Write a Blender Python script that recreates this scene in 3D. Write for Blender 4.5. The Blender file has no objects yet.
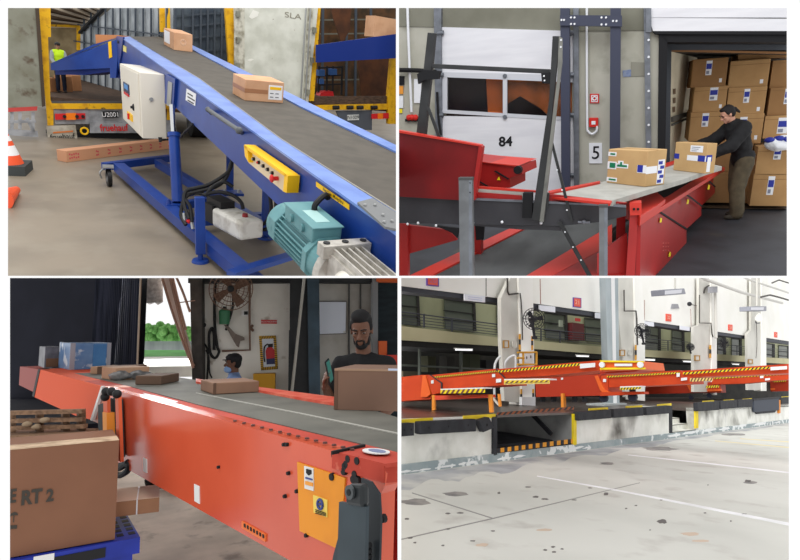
import bpy, bmesh, math, random
from mathutils import Vector, Matrix, noise
random.seed(7)
V = Vector
FPX = 550.0
CAM_Z = 1.6
sc = bpy.context.scene
sc.view_settings.view_transform = 'Standard'
sc.view_settings.look = 'None'
sc.view_settings.gamma = 1.0
sc.view_settings.exposure = 0.0
sc.view_settings.use_curve_mapping = False

cam_d = bpy.data.cameras.new('camera')
cam = bpy.data.objects.new('camera', cam_d)
sc.collection.objects.link(cam)
cam_d.sensor_fit = 'HORIZONTAL'; cam_d.sensor_width = 36.0
cam_d.lens = FPX / 800 * 36.0
cam_d.clip_end = 500; cam_d.clip_start = 0.05
cam.location = (0, 0, CAM_Z); cam.rotation_euler = (math.pi / 2, 0, 0)
sc.camera = cam

w = bpy.data.worlds.new('sky'); sc.world = w; w.use_nodes = True
w.node_tree.nodes['Background'].inputs[0].default_value = (1, 1, 1, 1)
w.node_tree.nodes['Background'].inputs[1].default_value = 1.02

CV2W = Matrix(((1, 0, 0, 0), (0, 0, 1, 0), (0, -1, 0, CAM_Z), (0, 0, 0, 1)))  # camera axes (right, down, ahead) to world

# ---- one stage per photograph of the sheet: each has its own level ground and eye height, and is turned rigidly as a whole
class Stage:
    def __init__(s, name, bounds, vvp, up, fx, H):
        s.name = name; s.b = bounds; s.H = H
        d = V((vvp[0] - 400, vvp[1] - 280, FPX)).normalized()
        if up: d = -d
        u = -d
        y = 280 - ((fx - 400) * u[0] + FPX * u[2]) / u[1]
        Y = V((fx - 400, y - 280, FPX)).normalized()
        X = Y.cross(u).normalized()
        s.R = Matrix((X, Y, u))               # camera axes -> stage axes
        s.o = V((0, 0, H))
        s.M = CV2W @ s.R.transposed().to_4x4() @ Matrix.Translation((0, 0, -H))
        s.col = bpy.data.collections.new('stage_' + name); sc.collection.children.link(s.col)
        x0, y0, x1, y1 = bounds
        rays = [s.ray(*p) for p in ((x0, y0), (x1, y0), (x1, y1), (x0, y1))]
        mid = s.ray((x0 + x1) / 2, (y0 + y1) / 2)
        s.planes = []
        for i in range(4):
            n = rays[i].cross(rays[(i + 1) % 4]).normalized()
            if n.dot(mid) > 0: n = -n
            s.planes.append(n)
    def ray(s, x, y): return (s.R @ V((x - 400, y - 280, FPX))) / FPX
    def z(s, x, y, z=0.0):
        r = s.ray(x, y); return s.o + r * ((z - s.H) / r.z)
    def d(s, x, y, t): return s.o + s.ray(x, y) * t
    def pl(s, x, y, P0, N):
        r = s.ray(x, y); return s.o + r * ((P0 - s.o).dot(N) / r.dot(N))
    def proj(s, p):
        c = s.R.transposed() @ (p - s.o); return V((c.x / c.z * FPX + 400, c.y / c.z * FPX + 280, c.z))
    def vp(s, x, y): return s.ray(x, y).normalized()

Q = None
BASE = {}
UP = V((0, 0, 1))

# ---- materials
def lin(c): return tuple(((v / 255) / 12.92 if v / 255 <= 0.04045 else ((v / 255 + 0.055) / 1.055) ** 2.4) for v in c)
MATS = {}
def mat(name, col, rough=0.7, metal=0.0, col2=None, scale=3.0, lo=0.4, hi=0.65, bump=0.0, bscale=60, stretch=None, detail=6, spec=0.3, emit=None, estr=0, alpha=1.0, col3=None, scale3=1.0, lo3=0.55, hi3=0.7, trans=0.0):
    if name in MATS: return MATS[name]
    m = bpy.data.materials.new(name); m.use_nodes = True; nt = m.node_tree; N = nt.nodes; L = nt.links
    b = N['Principled BSDF']
    b.inputs['Roughness'].default_value = rough; b.inputs['Metallic'].default_value = metal
    b.inputs['Specular IOR Level'].default_value = spec
    b.inputs['Base Color'].default_value = (*lin(col), 1)
    if alpha < 1: b.inputs['Alpha'].default_value = alpha
    if trans: b.inputs['Transmission Weight'].default_value = trans
    if emit:
        b.inputs['Emission Color'].default_value = (*lin(emit), 1); b.inputs['Emission Strength'].default_value = estr
    tc = N.new('ShaderNodeTexCoord'); mp = N.new('ShaderNodeMapping'); L.new(tc.outputs['Object'], mp.inputs[0])
    if stretch: mp.inputs['Scale'].default_value = stretch
    def layer(prev, c2, scl, a, z, det):
        n = N.new('ShaderNodeTexNoise'); n.inputs['Scale'].default_value = scl; n.inputs['Detail'].default_value = det
        L.new(mp.outputs[0], n.inputs['Vector'])
        r = N.new('ShaderNodeMapRange'); r.inputs['From Min'].default_value = a; r.inputs['From Max'].default_value = z
        L.new(n.outputs['Fac'], r.inputs['Value'])
        x = N.new('ShaderNodeMix'); x.data_type = 'RGBA'
        L.new(r.outputs[0], x.inputs['Factor'])
        if prev is None: x.inputs['A'].default_value = (*lin(col), 1)
        else: L.new(prev, x.inputs['A'])
        x.inputs['B'].default_value = (*lin(c2), 1)
        return x.outputs['Result']
    o = None
    if col2: o = layer(None, col2, scale, lo, hi, detail)
    if col3: o = layer(o, col3, scale3, lo3, hi3, detail)
    if o: L.new(o, b.inputs['Base Color'])
    if bump:
        n = N.new('ShaderNodeTexNoise'); n.inputs['Scale'].default_value = bscale; L.new(mp.outputs[0], n.inputs['Vector'])
        bp = N.new('ShaderNodeBump'); bp.inputs['Strength'].default_value = bump; bp.inputs['Distance'].default_value = 0.01
        L.new(n.outputs['Fac'], bp.inputs['Height']); L.new(bp.outputs[0], b.inputs['Normal'])
    MATS[name] = m; return m

# ---- mesh gathering, in stage coordinates
class MB:
    def __init__(s): s.v = []; s.f = []; s.mi = []; s.m = 0
    def add(s, vs, fs):
        b = len(s.v); s.v += [V(p) for p in vs]; s.f += [tuple(b + i for i in f) for f in fs]; s.mi += [s.m] * len(fs); return s
    def hexa(s, p):
        return s.add(p, [(0, 3, 2, 1), (4, 5, 6, 7), (0, 1, 5, 4), (1, 2, 6, 5), (2, 3, 7, 6), (3, 0, 4, 7)])
    def prism(s, pts, off):
        n = len(pts); off = V(off)
        return s.add(list(pts) + [p + off for p in pts], [tuple(range(n - 1, -1, -1)), tuple(range(n, 2 * n))] + [(i, (i + 1) % n, n + (i + 1) % n, n + i) for i in range(n)])
    def box(s, c, size, X=V((1, 0, 0)), Y=V((0, 1, 0)), Z=UP):
        c = V(c); x = X.normalized() * size[0] / 2; y = Y.normalized() * size[1] / 2; z = Z.normalized() * size[2] / 2
        return s.hexa([c - x - y - z, c + x - y - z, c + x + y - z, c - x + y - z, c - x - y + z, c + x - y + z, c + x + y + z, c - x + y + z])
    def beam(s, a, b, wd, ht, upv=UP):
        a = V(a); b = V(b); d = (b - a).normalized(); sd = d.cross(upv).normalized(); u = sd.cross(d).normalized()
        p = []
        for e in (a, b):
            p += [e - sd * wd / 2 - u * ht / 2, e + sd * wd / 2 - u * ht / 2, e + sd * wd / 2 + u * ht / 2, e - sd * wd / 2 + u * ht / 2]
        return s.add(p, [(3, 2, 1, 0), (4, 5, 6, 7), (0, 1, 5, 4), (1, 2, 6, 5), (2, 3, 7, 6), (3, 0, 4, 7)])
    def cone(s, a, b, r0, r1=None, n=16):
        a = V(a); b = V(b)
        if r1 is None: r1 = r0
        d = (b - a).normalized(); t = V((0, 0, 1)) if abs(d.z) < .9 else V((1, 0, 0)); x = d.cross(t).normalized(); y = d.cross(x)
        p = []
        for e, r in ((a, r0), (b, r1)):
            for i in range(n):
                q = 2 * math.pi * i / n; p.append(e + (x * math.cos(q) + y * math.sin(q)) * r)
        return s.add(p, [tuple(range(n - 1, -1, -1)), tuple(range(n, 2 * n))] + [(i, (i + 1) % n, n + (i + 1) % n, n + i) for i in range(n)])
    def tube(s, pts, r, n=8, smooth=3):
        P = [V(p) for p in pts]
        if smooth and len(P) > 2:
            out = []
            for i in range(len(P) - 1):
                p0 = P[max(i - 1, 0)]; p1 = P[i]; p2 = P[i + 1]; p3 = P[min(i + 2, len(P) - 1)]
                for k in range(smooth + 1):
                    t = k / (smooth + 1)
                    out.append(0.5 * ((2 * p1) + (p2 - p0) * t + (2 * p0 - 5 * p1 + 4 * p2 - p3) * t * t + (3 * p1 - p0 - 3 * p2 + p3) * t ** 3))
            out.append(P[-1]); P = out
        vs = []; m = len(P); x = None
        for i, p in enumerate(P):
            d = (P[min(i + 1, m - 1)] - P[max(i - 1, 0)]).normalized()
            if x is None:
                t = UP if abs(d.z) < .9 else V((1, 0, 0)); x = d.cross(t).normalized()
            else:
                x = (x - d * x.dot(d)).normalized()
            y = d.cross(x); rr = r(i / (m - 1)) if callable(r) else r
            for k in range(n):
                q = 2 * math.pi * k / n; vs.append(p + (x * math.cos(q) + y * math.sin(q)) * rr)
        fs = [tuple(range(n - 1, -1, -1)), tuple(range((m - 1) * n, m * n))]
        for i in range(m - 1):
            for k in range(n):
                fs.append((i * n + k, i * n + (k + 1) % n, (i + 1) * n + (k + 1) % n, (i + 1) * n + k))
        return s.add(vs, fs)
    def ball(s, c, r, X=V((1, 0, 0)), Y=V((0, 1, 0)), Z=UP, n=16, m=10):
        c = V(c)
        if not hasattr(r, '__len__'): r = (r, r, r)
        vs = [c - Z * r[2]]
        for j in range(1, m):
            a = -math.pi / 2 + math.pi * j / m
            for i in range(n):
                q = 2 * math.pi * i / n
                vs.append(c + X * (r[0] * math.cos(a) * math.cos(q)) + Y * (r[1] * math.cos(a) * math.sin(q)) + Z * (r[2] * math.sin(a)))
        vs.append(c + Z * r[2]); fs = []
        for i in range(n):
            fs.append((0, 1 + (i + 1) % n, 1 + i))
            for j in range(m - 2):
                a = 1 + j * n
                fs.append((a + i, a + (i + 1) % n, a + n + (i + 1) % n, a + n + i))
            a = 1 + (m - 2) * n
            fs.append((a + i, a + (i + 1) % n, len(vs) - 1))
        return s.add(vs, fs)
    def ring(s, c, N, R, r, n=24, k=8, a0=0, a1=360, X=None):
        c = V(c); N = V(N).normalized()
        if X is None:
            t = UP if abs(N.z) < .9 else V((1, 0, 0)); X = N.cross(t).normalized()
        Y = N.cross(X)
        pts = [c + (X * math.cos(math.radians(a0 + (a1 - a0) * i / n)) + Y * math.sin(math.radians(a0 + (a1 - a0) * i / n))) * R for i in range(n + 1)]
        return s.tube(pts, r, k, 0)

def mesh_from(mb, base, mats, smooth=False, remesh=0, sm_it=6, clip=True, noise_amp=0):
    me = bpy.data.meshes.new('mesh')
    me.from_pydata([v - base for v in mb.v], [], mb.f)
    for m in mats: me.materials.append(m)
    if len(mats) > 1:
        me.polygons.foreach_set('material_index', mb.mi)
    if remesh:
        t = bpy.data.objects.new('tmp', me); sc.collection.objects.link(t)
        md = t.modifiers.new('r', 'REMESH'); md.mode = 'VOXEL'; md.voxel_size = remesh
        if sm_it:
            s2 = t.modifiers.new('s', 'SMOOTH'); s2.factor = .5; s2.iterations = sm_it
        bpy.context.view_layer.update()
        dg = bpy.context.evaluated_depsgraph_get()
        me2 = bpy.data.meshes.new_from_object(t.evaluated_get(dg))
        bpy.data.objects.remove(t); me = me2
        me.materials.clear()
        for m in mats: me.materials.append(m)
        if noise_amp:
            for v in me.vertices:
                p = v.co
                v.co = p + v.normal * noise_amp * (noise.noise(p * 9) + .6 * noise.noise(p * 22))
        smooth = True
    clipped = False
    bm = bmesh.new(); bm.from_mesh(me)
    if not remesh:
        bmesh.ops.recalc_face_normals(bm, faces=bm.faces)
    if clip:
        o = Q.o - base
        for n in Q.planes:
            if any((v.co - o).dot(n) > 1e-6 for v in bm.verts):
                clipped = True
                r = bmesh.ops.bisect_plane(bm, geom=bm.verts[:] + bm.edges[:] + bm.faces[:], plane_co=o, plane_no=n, clear_outer=True)
                es = [e for e in r['geom_cut'] if isinstance(e, bmesh.types.BMEdge)]
                if es:
                    try: bmesh.ops.triangle_fill(bm, edges=es, use_beauty=True)
                    except Exception: pass
    bm.to_mesh(me); bm.free()
    if smooth:
        me.polygons.foreach_set('use_smooth', [True] * len(me.polygons))
        if not remesh:
            try: me.set_sharp_from_angle(angle=math.radians(40))
            except Exception: pass
    me.update()
    return me, clipped

def setp(o, label=None, cat=None, group=None, kind=None):
    if label: o['label'] = label
    if cat: o['category'] = cat
    if group: o['group'] = group
    if kind: o['kind'] = kind

def obj(name, mb, m, parent=None, label=None, cat=None, group=None, kind=None, smooth=False, bevel=0, **kw):
    mats = m if isinstance(m, (list, tuple)) else [m]
    if parent is not None:
        r = parent
        base = BASE[r.name]
    else:
        xs = [p.x for p in mb.v]; ys = [p.y for p in mb.v]; zs = [p.z for p in mb.v]
        base = V(((min(xs) + max(xs)) / 2, (min(ys) + max(ys)) / 2, min(zs)))
    me, clipped = mesh_from(mb, base, mats, smooth, **kw)
    if len(me.vertices) == 0: return None
    o = bpy.data.objects.new(name, me); Q.col.objects.link(o)
    if parent is not None: o.parent = parent
    else: o.matrix_world = Q.M @ Matrix.Translation(base)
    BASE[o.name] = base
    if bevel and not clipped:
        b = o.modifiers.new('bevel', 'BEVEL'); b.width = bevel; b.segments = 2; b.limit_method = 'ANGLE'; b.angle_limit = math.radians(40)
    setp(o, label, cat, group, kind)
    return o

def thing(name, label, cat, base, group=None, kind=None):
    o = bpy.data.objects.new(name, None); Q.col.objects.link(o); o.empty_display_size = .1
    base = V(base); o.matrix_world = Q.M @ Matrix.Translation(base); BASE[o.name] = base
    setp(o, label, cat, group, kind); return o

def struct(name, mb, m, **kw): return obj(name, mb, m, kind='structure', **kw)

def text(name, s, at, X, Y, size, m, parent=None, align='CENTER', thick=0.002, bold=0.0, **kw):
    """lettering on a surface: at = centre, X = reading direction, Y = up of the letters"""
    c = bpy.data.curves.new('t', 'FONT'); c.body = s; c.size = 1; c.align_x = align; c.align_y = 'CENTER'; c.extrude = 0; c.offset = bold
    t = bpy.data.objects.new('t', c); sc.collection.objects.link(t)
    bpy.context.view_layer.update()
    me = bpy.data.meshes.new_from_object(t.evaluated_get(bpy.context.evaluated_depsgraph_get()))
    bpy.data.objects.remove(t)
    sx, sy = (size if hasattr(size, '__len__') else (size, size))
    X = X.normalized(); Y = Y.normalized(); N = X.cross(Y).normalized()
    mb = MB(); k = len(me.vertices)
    vs = [at + X * v.co.x * sx + Y * v.co.y * sy + N * thick for v in me.vertices]
    fs = [tuple(p.vertices) for p in me.polygons]
    bpy.data.meshes.remove(me)
    mb.add(vs, fs)
    return obj(name, mb, m, parent, **kw)

def lamp(name, kind, loc, aim, energy, size=1.0, size_y=None, color=(1, 1, 1), only=True, angle=0.1, spread=None):
    d = bpy.data.lights.new(name, kind); d.energy = energy; d.color = color
    if kind == 'AREA':
        d.shape = 'RECTANGLE'; d.size = size; d.size_y = size_y or size
        if spread: d.spread = math.radians(spread)
    elif kind == 'SUN': d.angle = angle
    else: d.shadow_soft_size = size
    o = bpy.data.objects.new(name, d); sc.collection.objects.link(o)
    dirw = (Q.M.to_3x3() @ (V(aim) - V(loc))).normalized()
    o.rotation_euler = dirw.to_track_quat('-Z', 'Y').to_euler(); o.location = Q.M @ V(loc)
    if only:
        o.light_linking.receiver_collection = Q.col; o.light_linking.blocker_collection = Q.col
    return o

def solve_h(P0, D, ypx, lo=0.0, hi=6.0):
    """length along D from P0 at which it reaches image row ypx"""
    a = Q.proj(P0 + D * lo).y - ypx
    for _ in range(50):
        mid = (lo + hi) / 2; f = Q.proj(P0 + D * mid).y - ypx
        if (f > 0) == (a > 0): lo = mid
        else: hi = mid
    return (lo + hi) / 2

def carton(name, A, B, dep, h, m, label, cat='box', group=None, tape=None, up=UP, nrm=None, bevel=.006, parent=None, tape_w=.06):
    """closed carton: A, B = bottom corners of its front; dep = depth away from the eye"""
    X = (B - A); L = X.length; X.normalize()
    Yd = up.cross(X).normalized()
    if Yd.dot(A - Q.o) < 0: Yd = -Yd
    A = A + up * .001
    T = thing(name, label, cat, A, group) if parent is None else parent
    mb = MB(); mb.hexa([A, A + X * L, A + X * L + Yd * dep, A + Yd * dep] + [p + up * h for p in (A, A + X * L, A + X * L + Yd * dep, A + Yd * dep)])
    obj('carton_body', mb, m, T, bevel=bevel)
    if tape:
        e = .0015; tb = MB(); c = A + Yd * dep / 2
        tb.box(A + X * L / 2 + Yd * dep / 2 + up * (h + e / 2), (L + 2 * e, tape_w, e), X, Yd, up)
        for s_, px in ((-1, A), (1, A + X * L)):
            tb.box(px + X * s_ * e / 2 + Yd * dep / 2 + up * (h - min(.09, h * .3) / 2), (e, tape_w, min(.09, h * .3)), X, Yd, up)
        obj('tape_strip', tb, tape, T)
    return T, A, X * L, Yd * dep, up * h

def sticker(name, T, A, X, Y, u0, v0, u1, v1, m, th=.0015, label=None):
    """flat patch on the face at A spanned by X (across) and Y (up), in fractions"""
    N = Y.cross(X).normalized()
    if N.dot(Q.o - A) < 0: N = -N
    mb = MB(); mb.prism([A + X * u + Y * v for u, v in ((u0, v0), (u1, v0), (u1, v1), (u0, v1))], N * th)
    o = obj(name, mb, m, T)
    if label and o: o['label'] = label
    return o
def face_at(A, X, Y, u, v):
    return A + X * u + Y * v

# ---- people
def person(name, label, P0, face, s, J, cloth, hair='short', skin=None, hairm=None, eye=True, group=None, vox=.009, beard=False, hands=True, cap=None, look=None):
    """J: joints in body axes (x to the person's left, y ahead, z up), metres for a 1.75 m figure"""
    f = V((face[0], face[1], 0)).normalized(); lft = UP.cross(f)
    def W(p): return P0 + (lft * p[0] + f * p[1] + UP * p[2]) * s
    T = thing(name, label, 'person', P0, group)
    g = {k: V(v) for k, v in J.items()}
    def limb(mb, ks, rs, grow=0.0):
        pts = [g[k] if isinstance(k, str) else V(k) for k in ks]
        for i in range(len(pts) - 1):
            mb.cone(W(pts[i]), W(pts[i + 1]), (rs[i] + grow) * s, (rs[i + 1] + grow) * s, 14)
        for p, r in zip(pts, rs): mb.ball(W(p), (r + grow) * s, n=14, m=8)
    def torso(mb, gr, lo='pelvis'):
        a, b, c, d = g['pelvis'], g['waist'], g['chest'], g['neck']
        sh = (g['shL'] - g['shR']).normalized(); ax = (lft * sh.x + f * sh.y + UP * sh.z).normalized()
        up = (W(c) - W(b)).normalized(); fw = up.cross(ax).normalized()
        for p, rx, ry, rz in ((a, .155, .115, .12), (b, .14, .105, .13), ((b + c) / 2, .15, .11, .13), (c, .165, .12, .15), (c * .45 + d * .55, .13, .09, .08)):
            mb.ball(W(p), ((rx + gr) * s, (ry + gr) * s, (rz + gr * .5) * s), ax, fw, up, 18, 12)
        for k in ('shL', 'shR'):
            mb.cone(W(c * .3 + d * .7), W(g[k]), (.07 + gr) * s, (.055 + gr) * s, 14)
    b = MB(); torso(b, 0)
    for k in 'LR':
        limb(b, ['sh' + k, 'el' + k, 'wr' + k], [.052, .040, .028])
        if 'hip' + k in g: limb(b, ['hip' + k, 'kn' + k, 'an' + k], [.085, .055, .040])
    hd = g['head']; lk = V(look) if look else V((0, 1, 0)); lk.normalize()
    hl = V((lk.y, -lk.x, 0)).normalized()
    hu = hl.cross(lk).normalized()
    if hu.z < 0: hu = -hu
    wl = (lft * hl.x + f * hl.y + UP * hl.z).normalized(); wf = (lft * lk.x + f * lk.y + UP * lk.z).normalized(); wu = (lft * hu.x + f * hu.y + UP * hu.z).normalized()
    Hc = W(hd)
    def hp(x, y, z): return Hc + (wl * x + wf * y + wu * z) * s
    b.cone(W(g['neck'] - V((0, 0, .03))), hp(0, -.02, -.06), .058 * s, .054 * s, 14)
    b.ball(hp(0, -.012, .03), (.074 * s, .094 * s, .088 * s), wl, wf, wu, 20, 14)
    b.ball(hp(0, .018, -.045), (.056 * s, .068 * s, .072 * s), wl, wf, wu, 18, 12)
    b.ball(hp(0, .070, -.098), (.022 * s, .018 * s, .016 * s), wl, wf, wu)
    b.cone(hp(0, .078, .012), hp(0, .106, -.030), .009 * s, .015 * s, 10); b.ball(hp(0, .103, -.030), .014 * s)
    for q in (-1, 1):
        b.ball(hp(q * .030, .078, .026), (.024 * s, .012 * s, .008 * s), wl, wf, wu)
        b.ball(hp(q * .012, .098, -.034), .009 * s)
        b.ball(hp(q * .074, -.008, -.008), (.009 * s, .020 * s, .032 * s), wl, wf, wu)
        b.ball(hp(q * .036, .056, -.022), (.022 * s, .022 * s, .018 * s), wl, wf, wu)
    b.ball(hp(0, .082, -.064), (.024 * s, .013 * s, .007 * s), wl, wf, wu); b.ball(hp(0, .080, -.075), (.020 * s, .013 * s, .007 * s), wl, wf, wu)
    if hands:
        for k in 'LR':
            wr = g['wr' + k]; hn = V(J.get('hand' + k, tuple(wr + (wr - g['el' + k]).normalized() * .09)))
            d = (hn - wr).normalized(); pn = V(J.get('palm' + k, (0, 0, -1)))
            pn = (pn - d * pn.dot(d)).normalized(); sd = d.cross(pn).normalized(); th = 1 if k == 'L' else -1
            def hw(a, c, e): return W(wr + d * a + sd * c + pn * e)
            wd = (lft * d.x + f * d.y + UP * d.z); ws = (lft * sd.x + f * sd.y + UP * sd.z); wp = (lft * pn.x + f * pn.y + UP * pn.z)
            b.ball(hw(.045, 0, 0), (.052 * s, .040 * s, .017 * s), wd, ws, wp, 14, 10)
            for i, (c, ln) in enumerate(((-.029, .062), (-.010, .075), (.010, .080), (.029, .070))):
                p = [(.078, c, 0), (.078 + ln * .42, c * 1.12, .006), (.078 + ln * .72, c * 1.15, .022), (.078 + ln * .88, c * 1.15, .042)]
                for q in range(3): b.cone(hw(*p[q]), hw(*p[q + 1]), (.0095 - .001 * q) * s, (.0085 - .001 * q) * s, 8)
                for q in p: b.ball(hw(*q), .0085 * s, n=8, m=6)
            tp = [(.02, th * .030, .004), (.05, th * .055, .014), (.082, th * .060, .028)]
            for q in range(2): b.cone(hw(*tp[q]), hw(*tp[q + 1]), .0125 * s, .0095 * s, 8)
            for q in tp: b.ball(hw(*q), .0105 * s, n=8, m=6)
    obj('body', b, skin, T, remesh=vox * s * .8, sm_it=3)
    # clothing
    if 'shirt' in cloth:
        c = MB(); gr = cloth.get('shirt_grow', .014); torso(c, gr)
        for k in 'LR':
            e, wv = g['el' + k], g['wr' + k]
            if cloth.get('sleeve') == 'short':
                limb(c, ['sh' + k, tuple(g['sh' + k] * .35 + e * .65)], [.064, .060], gr * .6)
            else:
                limb(c, ['sh' + k, 'el' + k, tuple(e * .08 + wv * .92)], [.062, .050, .038], gr)
        if cloth.get('skirt'): 
            c.ball(W(g['pelvis'] - V((0, 0, .05))), (.17 * s, .135 * s, .13 * s), lft, f, UP)
        if cloth.get('collar'): c.cone(W(g['neck'] - V((0, 0, .05))), W(g['neck'] + V((0, .01, .035))), .085 * s, .070 * s)
        obj(cloth.get('shirt_name', 'shirt'), c, cloth['shirt'], T, remesh=vox * s * 1.2, sm_it=5, noise_amp=cloth.get('wr', .006) * s)
    if 'vest' in cloth:
        c = MB(); torso(c, .03); obj('safety_vest', c, cloth['vest'], T, remesh=vox * s * 1.3, sm_it=4)
    if 'trousers' in cloth and 'hipL' in g:
        c = MB()
        for k in 'LR': limb(c, ['hip' + k, 'kn' + k, 'an' + k], [.100, .076, .066], cloth.get('tr_grow', .0))
        c.ball(W(g['pelvis']), (.168 * s, .128 * s, .13 * s), lft, f, UP)
        obj('trousers', c, cloth['trousers'], T, remesh=vox * s * 1.2, sm_it=4, noise_amp=.008 * s)
        for k in 'LR':
            c = MB(); a = g['an' + k]; fd = V(J.get('foot' + k, (0, 1, 0)))
            wfd = (lft * fd.x + f * fd.y).normalized(); wsd = UP.cross(wfd)
            c.ball(W(V((a.x, a.y, a.z - .05)) + fd * .05), (.050 * s, .135 * s, .045 * s), wsd, wfd, UP)
            c.cone(W(V((a.x, a.y, a.z - .06))), W(V((a.x, a.y, a.z + .02))), .052 * s, .05 * s)
            obj('shoe', c, cloth['shoes'], T, remesh=.012 * s, sm_it=3)
    # hair, eyes
    if hair:
        c = MB()
        c.ball(hp(0, -.026, .052), (.079 * s, .092 * s, .082 * s), wl, wf, wu, 20, 14)
        c.ball(hp(0, -.050, .000), (.074 * s, .060 * s, .075 * s), wl, wf, wu, 18, 12)
        c.ball(hp(0, .030, .098), (.060 * s, .045 * s, .026 * s), wl, wf, wu, 18, 12)
        for q in (-1, 1): c.ball(hp(q * .070, .002, .032), (.012 * s, .028 * s, .040 * s), wl, wf, wu)
        if hair == 'ponytail':
            c.cone(hp(0, -.12, .02), hp(0, -.16, -.07), .024 * s, .014 * s); c.ball(hp(0, -.12, .02), .026 * s)
        if hair == 'tall': c.ball(hp(0, .005, .105), (.068 * s, .08 * s, .045 * s), wl, wf, wu, 18, 12)
        obj('hair', c, hairm, T, remesh=.008 * s, sm_it=2, noise_amp=.004 * s)
    if beard:
        c = MB()
        c.ball(hp(0, .045, -.098), (.046 * s, .046 * s, .032 * s), wl, wf, wu, 16, 10)
        for q in (-1, 1): c.ball(hp(q * .050, .016, -.070), (.012 * s, .034 * s, .040 * s), wl, wf, wu)
        c.ball(hp(0, .090, -.049), (.026 * s, .010 * s, .006 * s), wl, wf, wu)
        for q in (-1, 1): c.ball(hp(q * .028, .080, -.068), (.007 * s, .010 * s, .022 * s), wl, wf, wu)
        obj('beard', c, hairm, T, remesh=.006 * s, sm_it=1, noise_amp=.002 * s)
    if eye:
        for q in (-1, 1):
            c = MB(); c.ball(hp(q * .031, .0765, .004), (.0120 * s, .009 * s, .0052 * s), wl, wf, wu)
            e = obj('eye', c, mat('eye_white', (120, 106, 98), .4), T, smooth=True)
            c = MB(); c.ball(hp(q * .031, .0850, .003), (.0058 * s, .003 * s, .0058 * s), wl, wf, wu)
            if e: obj('iris', c, mat('iris_dark', (30, 20, 15), .3), e, smooth=True)
            c = MB(); c.tube([hp(q * .012, .094, .026), hp(q * .030, .095, .032), hp(q * .050, .078, .026)], .0045 * s, 6)
            obj('eyebrow', c, hairm or mat('hair_black', (20, 17, 16)), T)
    if cap:
        c = MB(); c.ball(hp(0, -.010, .075), (.086 * s, .104 * s, .05 * s), wl, wf, wu, 20, 12)
        c.cone(hp(0, -.008, .040), hp(0, -.010, .085), .092 * s, .098 * s, 20)
        o = obj('cap', c, cap, T, remesh=.006 * s, sm_it=3)
        c = MB(); c.ball(hp(0, .085, .045), (.062 * s, .05 * s, .008 * s), wl, wf, wu); obj('cap_peak', c, cap, T)
    return T, hp, W

STAND = dict(pelvis=(0, 0, .95), waist=(0, 0, 1.10), chest=(0, 0, 1.30), neck=(0, 0, 1.47), head=(0, .02, 1.62),
             shL=(.185, 0, 1.40), shR=(-.185, 0, 1.40), elL=(.23, .0, 1.12), elR=(-.23, 0, 1.12), wrL=(.22, .08, .88), wrR=(-.22, .08, .88),
             hipL=(.09, 0, .90), hipR=(-.09, 0, .90), knL=(.10, .02, .48), knR=(-.10, .02, .48), anL=(.11, 0, .09), anR=(-.11, 0, .09))
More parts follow.
